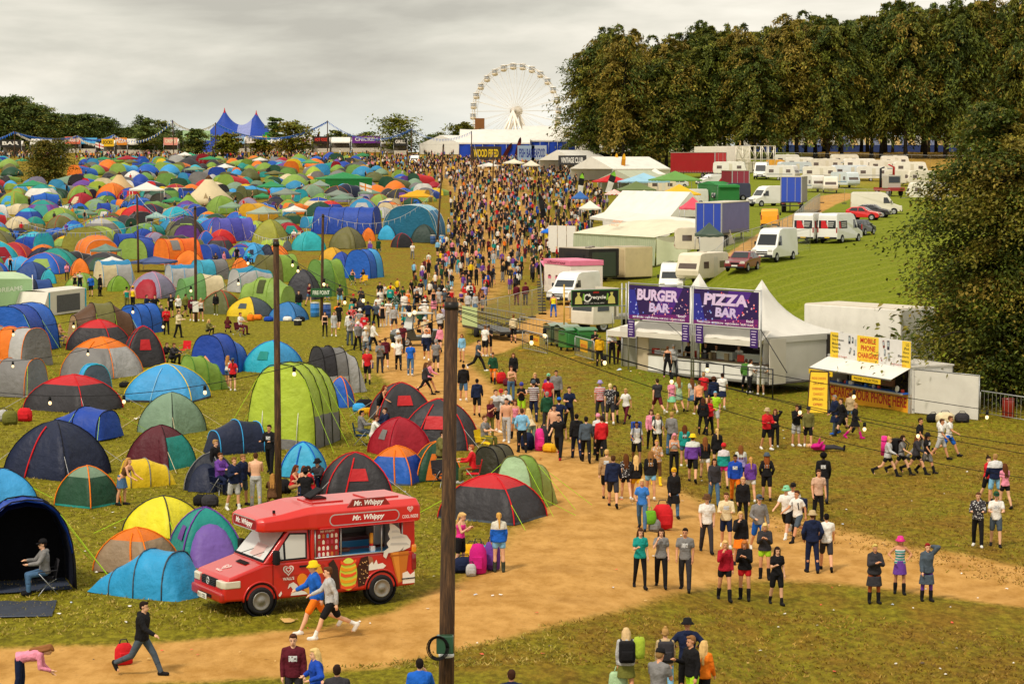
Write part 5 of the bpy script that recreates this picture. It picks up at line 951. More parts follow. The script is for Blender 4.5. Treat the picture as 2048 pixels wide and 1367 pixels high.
def trailer(x,y,hd,label,side,back,L=9,w=2.5,h0=1.15,h1=4.0,roof='c6bda8',frame='lightgrey',kind='lorry_trailer',wheels=3,logo=None):
    T=thing(kind,label,'trailer',GZ(x,y),R(hd),VGRP,(x,y)); M=vframe(L)
    # rear doors towards local -y so heading 0 shows the back
    m=MB(M); m.box((L/2+.03,0,(h0+h1)/2),(L-.1,w-.04,h1-h0-.06)); m.build('box_body','canvas' if side!='x' else 'panel',T,side)
    m=MB(M); m.box((.0,0,(h0+h1)/2),(.06,w-.2,h1-h0-.1)); b=m.build('rear_doors' if 0 else 'rear_door','paint',T,back); 
    for s in (1,-1): m=MB(M); m.box((0,s*(w/2-.04),(h0+h1)/2),(.14,.12,h1-h0)); m.build('corner_post','metal',T,frame); m=MB(M); m.box((-.04,s*w*.19,(h0+h1)/2),(.03,.05,h1-h0-.2)); m.build('lock_bar','metal',T,frame)
    m=MB(M); m.box((L/2,0,h1+.0),(L+.1,w+.04,.08)); m.build('roof','panel',T,roof); m=MB(M); m.box((L/2,0,h0),(L+.06,w+.02,.14)); m.build('chassis','metal',T,'3a3a3c')
    for s in (1,-1):
        m=MB(M); 
        for i in range(int(L/.45)): m.box((.4+i*.45,s*(w/2+.012),h0+.16),(.06,.02,.3))
        k=m.build('buckles' if 0 else 'curtain_strap','metal',T,'lightgrey'); k['kind']='stuff'
        m=MB(M); m.box((.06,s*w*.38,h0-.12),(.08,.35,.14)); m.build('tail_light','glass',T,'a01818')
        for k in range(wheels): wheel(T,M,1.3+k*1.1,s*(w/2-.18),.48,.3,'grey')
    m=MB(M); m.box((.06,0,h0-.4),(.1,w*.9,.12)); m.build('underrun_bar','metal',T,'444446')
    for s in (1,-1): m=MB(M); m.box((L-1.2,s*w*.3,h0*.5),(.12,.12,h0)); m.build('landing_leg','metal',T,'555556')
    return T
van(1549,520,-28,'white high roofed van beside the maroon car','e6e4de',5.9,2.0,2.75); car(1485,541,-24,'maroon compact car parked in front of the white van','7a1420',4.1,1.77,1.57)
van(1622,483,158,'white minibus with black and red rear graphic, left of two','e8e6e2',5.9,2.05,2.75,sign=1); van(1680,484,148,'white minibus with black and red rear graphic, right of two','e8e6e2',5.9,2.05,2.75,sign=1)
van(1752,428,84,'long cream panel van facing right behind the red hatchback','e0dac8',5.9,2.0,2.6); car(1728,440,66,'bright red hatchback parked by the cream van','d01c20',3.7,1.65,1.48); car(1745,434,70,'dark grey car behind the red hatchback','2c2c30'); car(1722,470,150,'dark car half hidden by the minibus','2a2c30',3.8)
van(1540,457,172,'small yellow van with rear towards the photographer','f0a816',4.4,1.85,2.05,rear_glass=False); van(1536,412,-58,'white panel van beside the tall blue trailer','e8e6e0',5.6,2.0,2.6,bump='4a4c50'); van(1462,400,-80,'dark navy van behind the maroon lorry','1c2440',5.2,1.95,2.4)
trailer(1446,488,-20,'long trailer with blue rear doors and silvery blue curtain side','7a78a8','1c3fae',10.5,2.5); trailer(1588,423,-12,'blue rear trailer with grey curtain side beside the white van','9a948c','1a44b8',8.5,2.5,1.2,4.2)
trailer(1396,356,-74+110,'red curtain sided lorry with yellow lettering on its rear','a01c20','c81818',12.5,2.8,1.0,4.7,roof='b0a898'); trailer(1470,398,8,'maroon box lorry with a red tarpaulin draped at its side','8a1426','8a1430',6.5,2.5,.9,4.0,roof='a89a88')
_r=trailer(1190,338,-80,'long dark grey trailer behind the white market tents','3a3c42','3a3c42',16,2.5,.8,3.6,wheels=2)
def tarp_side():
    T=thing('tarpaulin','red tarpaulin draped beside the maroon lorry','tarpaulin',GZ(1437,398),0,None,(1437,380)); p=P(1437,398); w=26/p
    m=MB(); m.grid(lambda u,v:(w*(u-.5),.3*sin(u*5)*v,3.8*(1-v)*(.35+.65*u)+ .9*v*(1-u)+.2*sin(u*9)*v),10,8); m.build('drape','canvas',T,'b01c22'); MB().tube([(w/2,0,0),(w/2,0,3.9)],.04,6).build('support_pole','metal',T,'silver')
tarp_side()
def redtruck_text():
    T=[r[0] for r in REG if r[1].startswith('red curtain')][0]; 
    for i,(s,w) in enumerate((('MADIGAN BROS',1.8),('TO',.3),('HIRE',.8))): text(s,w,.26,T,(0,-5.5-.08,3.6-.36*i),'e0b020',rz=0)
redtruck_text()
CV=[(1405,566,-36,'grubby cream caravan nearest the pagoda spires','ded3bc',5.0,1,None),(1408,508,88,'cream caravan against the pale tarpaulin shelter','e2d6be',5.6,1,None),(1325,388,90,'old cream caravan between the yellow and green awnings','dccdb0',5.0,1,None),(1866,402,-90,'large twin axle cream caravan on the grass','e6e0d0',7.2,2,None),
 (1660,386,-6,'cream caravan beside a red gas bottle','e4dccc',5.2,1,None),(1625,384,14,'caravan with blue stripe behind the tall blue trailer','dcd8d0',5.6,1,'5a7a9a'),(1690,376,20,'pale blue grey caravan behind the gas bottle','ccd4d8',6.,1,'6a8aa8'),(1838,372,-70,'cream caravan behind the large twin axle one','e0d8c6',5.4,1,None),(1800,372,80,'grey ended caravan beside the red loader','d4ccbc',5.,1,None)]
for x,y,hd,lb,c,L,ax,bd in CV: caravan(x,y,hd,lb,c,L,axles=ax,band=bd)
for i,(x,y,hd,c,L) in enumerate(((1460,352,80,'e4e0d6',6),(1440,345,70,'d8d4ca',5.4),(1565,360,60,'dcd8d2',5.6),(1590,352,100,'c4ccd2',6.2),(1640,362,85,'e2dccf',6),(1700,360,95,'d6dde2',6.4),(1745,362,84,'dedad2',5.6),(1600,342,88,'e6e2d8',5.6),(1650,345,92,'d8d2c4',6),(1720,345,88,'e8e4da',6.2),(1770,348,82,'dcd6c8',5.8),(1820,352,90,'e6e2d6',6),(1575,335,86,'d4d0c6',5.2),(1690,335,94,'ded8c8',5.6),(1790,338,90,'e2ddd0',5.4))):
    caravan(x,y,hd,'far caravan in the crowded rows below the wood',c,L,band=rnd.choice([None,'5a7a9a','8a8a8a']),roofbox=i%2==0)
van(1523,358,-12,'white motorhome facing the photographer between the caravans','eceae4',6.,2.2,2.9); van(1560,345,70,'yellow topped van among the far caravans','e0a020',5,2,2.4); van(1420,372,-60,'white car derived van beside the green awning','e4e2de',4.6,1.9,2.)
van(1344,588,-6,'white van half hidden behind the burger banner','f0eee8',5.4,2.0,2.5); van(1148,606,-30,'white van with dark grille behind the recycling banner','ecebe6',5.6,2.0,2.5); van(830,330,-4,'white pickup style van in the far street','e8e6e0',5,2,2.2)
def lorrycab():
    T=thing('lorry_cab','cream flatbed lorry cab behind the barriers','lorry',GZ(1232,660),R(-52),VGRP,(1232,650)); M=vframe(6)
    m,hw=vbody(M,[(0,.5),(0,1.3),(.15,2.5),(.35,2.75),(1.9,2.75),(1.9,.5)],2.3,1.3,.05); m.build('cab_body','panel',T,'ddd6c6',bevel=.07)
    quadx(M,T,'windscreen',(.02,1.4),(.14,2.4),2.,1.9,'glass','22282c',.015); sidepoly(M,T,'side_window',[(.4,1.4),(1.4,1.4),(1.4,2.3),(.5,2.3)],hw,'glass','22282c',.012)
    m=MB(M); m.box((4,0,.9),(4.2,2.3,.2)); m.build('flatbed','panel',T,'8a8478'); m=MB(M); m.box((2.2,0,1.9),(.1,2.3,2)); m.build('headboard','panel',T,'cfc8b8')
    for s in (1,-1):
        for xx in (1.,4.8): wheel(T,M,xx,s*.95,.45,.28)
    vlights(M,T,6,2.3,.8,.9)
lorrycab()
# red loader with raised grab
def loader():
    T=thing('crane_loader','red lorry mounted loader with folded crane among caravans','loader',GZ(1778,392),R(20),VGRP,(1778,385))
    m=MB(); m.box((0,0,1.),(2.4,5,.5)); m.build('chassis','paint',T,'a01c20'); m=MB(); m.box((-.2,-1.,2.1),(2.2,1.7,1.9)); m.build('cab_body','paint',T,'b8b0a4',bevel=.08); m=MB(); m.box((-.2,-1.87,2.4),(1.8,.04,.9)); m.build('windscreen','glass',T,'20242a')
    MB().tube([(1.0,.6,1.2),(1.1,.6,4.2),(.2,.6,4.6)],[.2,.18,.12],6).build('crane_arm','paint',T,'b82020'); MB().tube([(-1.1,.6,1.2),(-1.1,.6,4.0),(-.5,.6,4.2)],[.2,.16,.12],6).build('stabiliser','rubber',T,'2a2a2c'); m=MB(); m.box((.3,1.2,1.8),(1.6,1.4,.9)); m.build('tool_box','paint',T,'a82024',bevel=.05)
    for s in (1,-1):
        for yy in (-1.6,1.6): wheel(T,Matrix.Rotation(PI/2,4,'Z'),yy,s*1.05,.5,.3)
loader()
def buggy():
    T=thing('utility_buggy','open sided utility buggy with grey roof in the crowd','buggy',GZ(833,690),R(-62),None,(833,670)); 
    m=MB(); m.prism([(-1.5,.35),(-1.5,.75),(-1.3,1.0),(-.5,1.1),(-.3,.6),(.7,.6),(.8,.95),(1.5,.95),(1.5,.35)],1.4,'x',-.7); m.build('body','paint',T,'3a3d38',bevel=.05)
    m=MB(); m.box((0,.0,2.0),(1.5,1.7,.08)); m.build('roof','panel',T,'b8b4aa',bevel=.03); m=MB(); m.add([(-.65,-.62,1.1),(.65,-.62,1.1),(.65,-.3,1.95),(-.65,-.3,1.95)],[(0,1,2,3)]); m.build('windscreen','panel',T,'cfd0cb')
    for a in (-.68,.68):
        for b0,b1 in ((-.62,-.5),(.75,.75)): MB().tube([(a,b0,.9),(a,b1,2.0)],.035,6).build('roof_post','metal',T,'2c2c2e')
    m=MB(); m.box((0,.55,.85),(1.2,.5,.2)); m.box((0,.78,1.15),(1.2,.12,.5)); m.build('seat','cloth',T,'black',bevel=.03); MB().tube([(.35+.16*cos(a),-.12+.05*sin(a),1.15+.16*sin(a)) for a in [k*PI/6 for k in range(13)]],.018,5).build('steering_wheel','rubber',T,'black')
    for s in (1,-1):
        for yy in (-1.,1.05): wheel(T,Matrix.Rotation(PI/2,4,'Z'),yy,s*.62,.3,.24)
buggy()
def goods_trailer():
    A=GZ(925,668); B=GZ(1000,683); rz,L=frame_ab(A,B); T=thing('goods_trailer','grey mesh sided trailer with pale green printed panel','trailer',A,rz,None,(960,650)); w=1.7
    m=MB(); m.box((L/2,w/2,.55),(L,w,.16)); m.build('trailer_bed','metal',T,'4c4a46')
    for i in range(2):
        y=[0,w][i]; m=MB(); [m.tube([(x*L/14,y,.6),(x*L/14,y,1.7)],.014,4) for x in range(15)]; [m.tube([(0,y,z),(L,y,z)],.025,4) for z in (.62,1.15,1.7)]; m.build('mesh_side','metal',T,'8a8880')
    m=MB(); m.grid(lambda u,v:(L*.42*u,-.04,.65+1.25*v),1,1); m.build('printed_panel','print',T,'b8cc90'); 
    for xx in (L*.4,L*.6):
        for yy,s in ((-.05,-1),(w+.05,1)): 
            m=MB(Matrix.Translation((xx,yy,.3))@Matrix.Rotation(R(90),4,'X')); m.lathe([(.12,-.1),(.3,-.1),(.3,.1),(.12,.1)],16); m.build('wheel','rubber',T,'1f1f20')
goods_trailer()
# ---------------------------------------------------------------- the red ice cream van
def heart(s,n=26): return [(s*.062*16*sin(t)**3*.062*16/16 if 0 else s*.031*16*sin(t)**3/16*1.0*16/16, s*.031*(13*cos(t)-5*cos(2*t)-2*cos(3*t)-cos(4*t))/1.0/16*1.0) for t in [2*PI*k/n for k in range(n)]]
def hpts(s,n=28): return [(s*sin(t)**3*.5,s*(13*cos(t)-5*cos(2*t)-2*cos(3*t)-cos(4*t))/32) for t in [2*PI*k/n for k in range(n)]]
def pill(w,h,n=8): 
    r=h/2; return [(w/2-r+r*cos(a),r*sin(a)) for a in [-PI/2+PI*k/n for k in range(n+1)]]+[(-w/2+r+r*cos(a),r*sin(a)) for a in [PI/2+PI*k/n for k in range(n+1)]]
def decal(T,polys,loc,name,rz=0,t0=.003):
    """flat printed shapes, each 2.5 mm proud of the one below"""
    m=MB(Matrix.Translation(loc)@Matrix.Rotation(rz,4,'Z'))
    for k,(c,pts) in enumerate(polys): m.cur=c; m.prism(pts,.002+.0025*k+t0,'y',-(.002+.0025*k+t0))
    return m.build(name,'printv',T)
def heart_logo(T,loc,s,rz=0,word=None,red='c2201c'):
    sc=lambda k,dy=0:[(x*k,y*k+dy) for x,y in hpts(s)]
    decal(T,[('white',sc(1)),(red,sc(.76,s*.01)),('white',sc(.56,s*.03)),(red,sc(.30,s*.05))],loc,'heart_emblem',rz)
    if word: v=Vector(loc)+Matrix.Rotation(rz,3,'Z')@Vector((0,-.008,-s*.72)); text(word,s*1.05,s*.26,T,v,'f2eee6',rz=rz,bold=.03)
def whippy():
    RED='c21812'; A=GZ(518,1230); B=GZ(762,1203); rz,_=frame_ab(A,B); 
    T=thing('ice_cream_van','red ice cream van with white lettering and open serving hatch','ice cream van',(0,0,0),rz,None,(610,1110))
    Rz=Matrix.Rotation(rz,3,'Z'); o=A-Rz@Vector((.98,-.86,0)); T.location=(o.x,o.y,zat(o.x,o.y)); L=5.35; w=1.95; I=Matrix()
    prof=[(.0,.4),(-.02,.62),(.0,.8),(.12,.98),(1.02,1.24),(1.1,1.27),(L,1.27),(L,.34),(4.9,.34),(1.6,.34)]
    m,hw=vbody(I,prof,w,1.0,.02); m.build('lower_body','paint',T,RED,bevel=.07,seg=3)
    m,hwc=vbody(I,[(1.06,1.25),(1.78,2.06),(2.36,2.06),(2.36,1.25)],w-.02,1.25,.11); m.build('cab','paint',T,RED,bevel=.04,seg=2)
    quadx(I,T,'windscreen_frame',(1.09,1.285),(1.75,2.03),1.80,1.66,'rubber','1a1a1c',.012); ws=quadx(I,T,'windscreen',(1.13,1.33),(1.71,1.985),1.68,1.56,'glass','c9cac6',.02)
    quadx(I,ws,'sun_visor',(1.16,1.36),(1.40,1.64),.66,.6,'print','c8aaa4',.024,-.25)
    for y in (-.1,.55): MB().tube([(1.1,y,1.32),(1.26,y-.5,1.50)],.014,5).build('wiper','rubber',T,'161618')
    for s in (-1,1):
        f=lambda pts,nm,mt,c,off: sidepoly(I,T,nm,pts,hwc,mt,c,off,(s,))
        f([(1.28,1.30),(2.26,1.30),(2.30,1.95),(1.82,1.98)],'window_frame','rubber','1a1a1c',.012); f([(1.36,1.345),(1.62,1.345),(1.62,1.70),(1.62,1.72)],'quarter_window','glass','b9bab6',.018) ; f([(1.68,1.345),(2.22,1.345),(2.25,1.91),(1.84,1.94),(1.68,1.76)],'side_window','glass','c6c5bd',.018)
        m=MB(); m.box((1.36,s*(w/2+.12),1.42),(.14,.2,.36)); m.box((1.42,s*(w/2+.02),1.34),(.2,.1,.1)); m.build('mirror','rubber',T,'19191b',bevel=.04)
        m=MB(); m.box((2.18,s*(w/2+.008),1.12),(.26,.03,.05)); m.build('door_handle','rubber',T,'1d1d1f',bevel=.01)
        m=MB(); m.prism([(a,s*b) for a,b in ((-.035,.52),(-.045,.86),(.02,.985),(.44,.992),(.44,.9),(.06,.58))],.19,'z',.72); m.build('headlight','glass',T,'cfc9b4',bevel=.03,seg=2)
        m=MB(); m.box((L-.03,s*(w/2-.03),.95),(.13,.1,.42)); m.build('tail_light','glass',T,'7a1420',bevel=.03); m=MB(); m.box((L-.03,s*(w/2-.03),1.3),(.13,.1,.2)); m.build('indicator','glass',T,'e08a28',bevel=.02)
        for xx in (.98,4.36):
            m=MB(Matrix.Translation((xx,s*(w/2-.2),.36))@Matrix.Rotation(R(90)*(-s),4,'X')); m.lathe([(.44,0),(.44,.205),(.40,.209),(.39,.1),(.0,.1)],28); m.build('wheel_arch','rubber',T,'121213')
            wheel(T,I,xx,s*(w/2-.055),.35,.24,'8e8b84')
        m=MB(); m.tube([(.98+.47*cos(a),s*(w/2+.004),.36+.47*sin(a)) for a in [R(k) for k in range(-2,183,14)]],.025,6); m.build('arch_trim','paint',T,RED); m=MB(); m.tube([(4.36+.47*cos(a),s*(w/2+.004),.36+.47*sin(a)) for a in [R(k) for k in range(-2,183,14)]],.025,6); m.build('arch_trim','paint',T,RED)
        sidepoly(I,T,'sill_trim',[(1.5,.9),(3.85,.9),(3.85,.915),(1.5,.915)],hw,'paint','9a120e',.006,(s,))
        for xx in (1.32,2.38): m=MB(); m.box((xx,s*(w/2+.003),.82),(.012,.008,.86)); m.build('door_seam','rubber',T,'5a0c0a')
    m=MB(); m.box((-.0,0,.50),(.2,w*.98,.26)); m.build('bumper','paint',T,'a8140f',bevel=.07,seg=3); m=MB(); m.box((-.09,0,.47),(.04,.8,.09)); m.build('air_intake','rubber',T,'1d0d0c',bevel=.02)
    m=MB(); m.box((.03,0,.80),(.10,.92,.21)); g=m.build('grille','rubber',T,'17171a',bevel=.03)
    for k in range(4): m=MB(); m.box((-.024,0,.73+.045*k),(.02,.86,.012)); m.build('grille_bar','metal',g,'55555a')
    m=MB(Matrix.Translation((-.03,0,.81))@Matrix.Rotation(R(90),4,'Y')); m.tube([(.085*cos(a),.085*sin(a),0) for a in [2*PI*k/20 for k in range(21)]],.012,6); [m.tube([(0,0,0),(.085*cos(a),.085*sin(a),0)],.010,5) for a in (PI,PI/3,-PI/3)]; m.build('badge','metal',T,'d0d0d0')
    m=MB(); m.box((-.115,.18,.42),(.02,.54,.14)); p_=m.build('number_plate','print',T,'e2dfd2',bevel=.01); text('B11 CES',.44,.085,p_,(-.128,.18,.42),'151515',rz=-PI/2,bold=.01)
    quadx(I,T,'bonnet_vent',(.80,1.185),(.94,1.225),.62,.62,'rubber','1d0d0c',.012,-.12)
    # bonnet emblem lies on the sloping bonnet
    e=put('bonnet_emblem',None,None,T); e.location=(.50,.05,1.098); e.rotation_euler=Matrix(((0,.276,.961),(-1,0,0),(0,-.961,.276))).to_euler()
    heart_logo(e,(0,0,0),.3,0,"WALL'S",RED)
    heart_logo(T,(1.74,-w/2-.006,1.06),.30,0,"WALL'S",RED)
    # serving body
    def bx(n,c,d,mt='paint',col=RED,bv=.02): m=MB(); m.box(c,d); return m.build(n,mt,T,col,bevel=bv)
    bx('rear_pillar',(5.17,0,1.66),(.36,w-.02,.80)); bx('front_pillar',(2.43,-w/2+.05,1.66),(.10,.09,.80)); bx('far_side',(3.7,w/2-.06,1.66),(2.7,.08,.80)); bx('cab_bulkhead',(2.45,.05,1.66),(.05,w-.3,.78),'panel','d8d6d0'); bx('inner_back_wall',(3.75,w/2-.14,1.65),(2.5,.04,.76),'panel','8c8a86'); bx('inner_rear_wall',(4.96,0,1.65),(.04,w-.3,.76),'panel','c4c2bc')
    bx('counter_top',(3.85,-.62,1.285),(2.6,.62,.035),'paint','2f9ad8'); bx('inner_cabinet',(3.9,.45,1.34),(2.3,.55,.2),'paint','2a86c0'); bx('freezer_lid',(4.0,.42,1.5),(1.5,.6,.10),'paint','4a1418'); bx('wafer_box',(3.45,-.5,1.35),(.42,.2,.09),'print','6a3a28'); bx('ice_cream_machine',(4.72,.1,1.62),(.3,.5,.6),'metal','c9c9c6',.03)
    m=MB(); m.lathe([(.05,0),(.05,.46)],10,(4.18,-.78,1.31)); tb=m.build('cone_stack','print',T,'e8a030'); MB().lathe([(.052,.12),(.052,.2)],10,(4.18,-.78,1.31)).build('label_band','print',tb,'d02c20'); bx('napkin_box',(4.18,-.83,1.37),(.13,.1,.14),'print','e8e8ec',.01)
    bx('menu_board',(2.86,-w/2+.05,1.655),(.64,.03,.70),'print','a81a20',.01); MT=bpy.data.objects[[o.name for o in T.children if o.name.startswith('menu_board')][0]]
    text('MR WHIPPY',.4,.06,MT,(2.86,-w/2+.03,1.95),'e8d8c8')
    for r_ in range(4):
        for k in range(5):
            x=2.62+k*.12; z=1.83-r_*.155; m=MB(); c=rnd.choice(['e8dcc8','c87a3a','8a4a2a','d8c0d8','7ab0d8','e8e0d8','c84a5a']); m.prism([(x-.03,z-.05),(x+.03,z-.05),(x+.035,z+.03),(x,z+.06),(x-.035,z+.03)],.004,'y',-w/2+.030); m.build('menu_picture','print',MT,c)
    m=MB(); [m.tube([(x,-w/2+.01,1.29),(x,-w/2+.01,2.04)],.018,6) for x in (2.5,3.22,4.38,4.98)]; [m.tube([(2.48,-w/2+.01,z),(5.0,-w/2+.01,z)],.02,6) for z in (1.285,2.045)]; m.build('hatch_frame','metal',T,'b8b8b6')
    # roof canopy
    m=MB(); secs=[(.98,1.62,2.06,2.36,.9),(1.12,1.86,2.04,2.40,.88),(1.6,2.0,2.03,2.46,.86),(2.3,2.06,2.03,2.58,.82),(2.5,2.14,2.02,2.60,.82),(5.42,2.14,2.02,2.60,.84),(5.48,2.06,2.05,2.54,.84)]; n=8
    ring=lambda x,W,a,b,k:[(x,-W/2+.04,a),(x,-W/2,a+.05),(x,-W/2,a+(b-a)*.74),(x,-W/2*k,b),(x,W/2*k,b),(x,W/2,a+(b-a)*.74),(x,W/2,a+.05),(x,W/2-.04,a)]
    vs=sum([ring(*s) for s in secs],[]); k=len(secs); m.add(vs,[(i*n+j,i*n+(j+1)%n,(i+1)*n+(j+1)%n,(i+1)*n+j) for i in range(k-1) for j in range(n)]+[tuple(range(n)),tuple((k-1)*n+j for j in range(n))[::-1]]); m.build('roof_canopy','paint',T,'cc2018',bevel=.025,seg=2)
    m=MB(); m.box((3.9,-1.07,2.035),(2.7,.16,.03),rx=R(-14)); m.build('awning_lip','paint',T,RED,bevel=.008)
    m=MB(); [m.box((x,0,2.615+.002),(.9,.9,.03)) for x in (3.1,4.7)]; m.build('roof_rib','paint',T,'c41c16',bevel=.012)
    bx('roof_hatch_base',(3.05,.15,2.64),(.42,.42,.08),'rubber','3a1210'); m=MB(); m.box((2.98,.15,2.78),(.44,.42,.05),ry=R(-28)); m.build('roof_hatch_lid','rubber',T,'1b1b1d',bevel=.02)
    bx('aerial_base',(1.55,-.55,2.49),(.06,.06,.08),'rubber','1b1b1d',.01)
    # signs
    pl=lambda w_,h_,c:(c,pill(w_,h_))
    decal(T,[pl(2.0,.30,'a9a8a4'),pl(1.94,.245,'b81a16')],(3.85,-1.072,2.235),'sign_plate'); text('Mr. Whippy',.92,.17,T,(3.95,-1.086,2.235),'f4f0ea',shear=.25,bold=.035)
    m=MB(); m.prism([(3.35,2.47),(4.65,2.47),(4.45,2.72),(3.55,2.72)],.04,'y',-1.0); m.build('top_sign','paint',T,'8e120f'); text('Mr. Whippy',.86,.17,T,(4.0,-1.006,2.595),'f4f0ea',shear=.25,bold=.035)
    heart_logo(T,(5.16,-1.072,2.36),.17,0,None,'cc2018'); text('COOL INSIDE',.46,.085,T,(5.16,-1.078,2.17),'f4f0ea',bold=.01)
    f=put('front_sign',None,None,T); f.location=(.985,0,2.205); f.rotation_euler=(0,0,-PI/2)
    decal(f,[pl(1.5,.30,'a9a8a4'),pl(1.44,.24,'8e1418')],(0,0,0),'sign_plate'); text('Mr. Whippy',1.05,.19,f,(0,-.013,0),'f4f0ea',shear=.25,bold=.035)
    # side graphics
    Y=-w/2-.004
    sw=[(4.42,1.17),(4.5,1.10),(4.56,1.24),(4.9,1.27),(5.02,1.36),(4.98,1.27),(5.2,1.34),(5.22,1.5),(5.1,1.66),(4.92,1.72),(4.9,1.84),(4.75,1.96),(4.6,2.02),(4.62,1.86),(4.56,1.74),(4.62,1.6),(4.52,1.5),(4.58,1.38),(4.44,1.3)]
    decal(T,[('d8d4ca',sw),('b8b6b0',[(4.62,1.44),(5.18,1.40),(5.1,1.47),(4.64,1.50)]),('c2c0ba',[(4.66,1.60),(5.06,1.60),(4.96,1.66),(4.68,1.66)]),('c2c0ba',[(4.66,1.76),(4.9,1.75),(4.82,1.82),(4.68,1.82)])],(0,Y-.002,0),'whipped_ice_graphic')
    decal(T,[('c07020',[(4.62,1.25),(5.16,1.25),(5.06,.5),(4.84,.42)]),('d88a30',[(4.68,1.24),(4.86,1.24),(4.92,.48),(4.86,.46)]),('a85c18',[(4.60,1.18),(5.18,1.18),(5.17,1.14),(4.61,1.14)])],(0,Y,0),'cone_graphic')
    tw=[('c8d040',[(3.42+.25*sin(t),.80+.42*cos(t)) for t in [2*PI*k/22 for k in range(22)]])]
    for k in range(5): z=.46+k*.155; tw.append((['f05a28','f0a020'][k%2],[(3.2,z),(3.32,z-.05),(3.52,z-.04),(3.64,z+.02),(3.64,z+.08),(3.5,z+.03),(3.32,z+.03),(3.2,z+.09)]))
    tw.append(('d8e060',[(3.42+.14*sin(t),1.13+.06*cos(t)) for t in [2*PI*k/16 for k in range(16)]])); decal(T,tw,(0,Y,0),'twisted_lolly_graphic')
    decal(T,[('3a1c12',[(3.70,.44),(3.66,.9),(3.78,1.18),(3.98,1.22),(4.06,1.1),(4.0,.8),(3.96,.5)]),('a06848',[(3.98,1.22),(4.1,1.18),(4.16,1.0),(4.1,.9),(4.02,1.0)])]+[('c89a60',[(a-.012,b),(a,b-.014),(a+.012,b),(a,b+.014)]) for a,b in [(3.72+rnd.random()*.24,.52+rnd.random()*.6) for _ in range(22)]],(0,Y,0),'choc_ice_graphic')
    decal(T,[('34231c',[(2.98,.42),(2.92,.8),(2.86,1.12),(3.0,1.22),(3.12,1.0),(3.18,.44)])],(0,Y,0),'dark_ice_graphic')
    decal(T,[('e8e2d8',[(4.0,.98),(4.1,1.06),(4.14,.98),(4.22,1.1),(4.26,.98),(4.4,1.0),(4.5,.92),(4.42,.86),(4.0,.84)])],(0,Y-.003,0),'cream_splash_graphic')
    decal(T,[('e8e2d8',[(1.80,.40),(1.86,.56),(1.80,.64),(1.72,.58),(1.76,.70),(1.88,.74),(1.98,.66),(2.06,.52),(2.28,.44),(2.36,.40)]),('e8e2d8',[(1.46,.44),(1.54,.54),(1.56,.48),(1.50,.40)]),('e88a1c',[(2.12+.14*cos(t),.78+.16*sin(t)) for t in [2*PI*k/18 for k in range(18)]]),('d89a40',[(2.02,.66),(2.26,.70),(2.46,.42),(2.28,.40)]),('e8a838',[(2.4,1.06),(2.5,1.12),(2.64,1.06),(2.7,.9),(2.44,.9)]),('c03a20',[(2.40,.62),(2.72,.62),(2.70,.9),(2.44,.9)])],(0,Y,0),'fruit_cone_graphic')
    decal(T,[('e8e2d8',[(4.98,.40),(5.33,.40),(5.33,.70),(5.2,.62),(5.12,.72),(4.98,.68)])],(0,Y-.004,0),'rear_panel_graphic'); bx('rear_rub_strip',(5.15,-w/2-.01,.53),(.40,.03,.03),'rubber','1a1a1c',.005)
    bx('fuel_flap',(2.62,-w/2-.001,.92),(.24,.012,.4),'paint','a8140f',.004)
whippy()
# ---------------------------------------------------------------- stalls, marquees, fences, poles
def marquee(T,w,d,e,h,c,walls='both',col2=None,n=8):
    """gabled frame tent: ridge along local y, gable front at y=0, x centred"""
    m=MB()
    for s in (-1,1): m.grid(lambda u,v:(s*w/2*(1-v)*1.02,d*u,e+(h-e)*v-.04*sin(PI*u*4)*sin(PI*v)),n,3,True)
    m.grid(lambda u,v:((u-.5)*w*1.02*(1-v),-.01,e+(h-e)*v),4,2,False); m.grid(lambda u,v:((u-.5)*w*1.02*(1-v),d+.01,e+(h-e)*v),4,2,False)
    for s in (-1,1): m.grid(lambda u,v:(s*w/2*1.02,d*u,e-.28*v),n,1,False)
    m.build('roof_canvas','canvas',T,c)
    ws=dict(both=((-1,),(1,),'b'),open=((1,),'b'),all=((-1,),(1,),'b','f'),none=())[walls]
    for k in ws:
        m=MB()
        if k=='b': m.grid(lambda u,v:((u-.5)*w*.99,d-.02,.02+e*.98*v),6,1)
        elif k=='f': m.grid(lambda u,v:((u-.5)*w*.99,.02,.02+e*.98*v),6,1)
        else: s=k[0]; m.grid(lambda u,v:(s*w/2*.99,d*u,.02+e*.98*v),n,1)
        m.build('side_wall','canvas',T,col2 or c)
    for x in (-w/2,w/2):
        for y in (0.03,d-.03): MB().tube([(x*.985,y,0),(x*.985,y,e)],.05,6).build('frame_post','metal',T,'silver')
def pagoda(T,w,e,h,c,walls=(),M=Matrix()):
    m=MB(M)
    for k in range(4):
        Q=Matrix.Rotation(k*PI/2,4,'Z'); m.M=M@Q
        m.grid(lambda u,v:((u-.5)*w*((1-v)**1.0)+0,-w/2*(1-v),e+(h-e)*(.30*v+.70*v**3.4)),6,10,True)
        m.grid(lambda u,v:((u-.5)*w,-w/2-.005,e-.32*v),6,1,False)
    put('canopy',m.mesh('canopy',weld=.004),'canvas',T,c)
    for k in walls: m=MB(M@Matrix.Rotation(k*PI/2,4,'Z')); m.grid(lambda u,v:((u-.5)*w*.985,-w/2*.985-.03*sin(u*17)*v*(1-v),.02+(e-.04)*v),12,4); m.build('side_wall','canvas',T,c)
    for a in (-1,1):
        for b in (-1,1): m=MB(M); m.tube([(a*w/2*.97,b*w/2*.97,0),(a*w/2*.97,b*w/2*.97,e)],.05,6); m.build('frame_leg','metal',T,'silver')
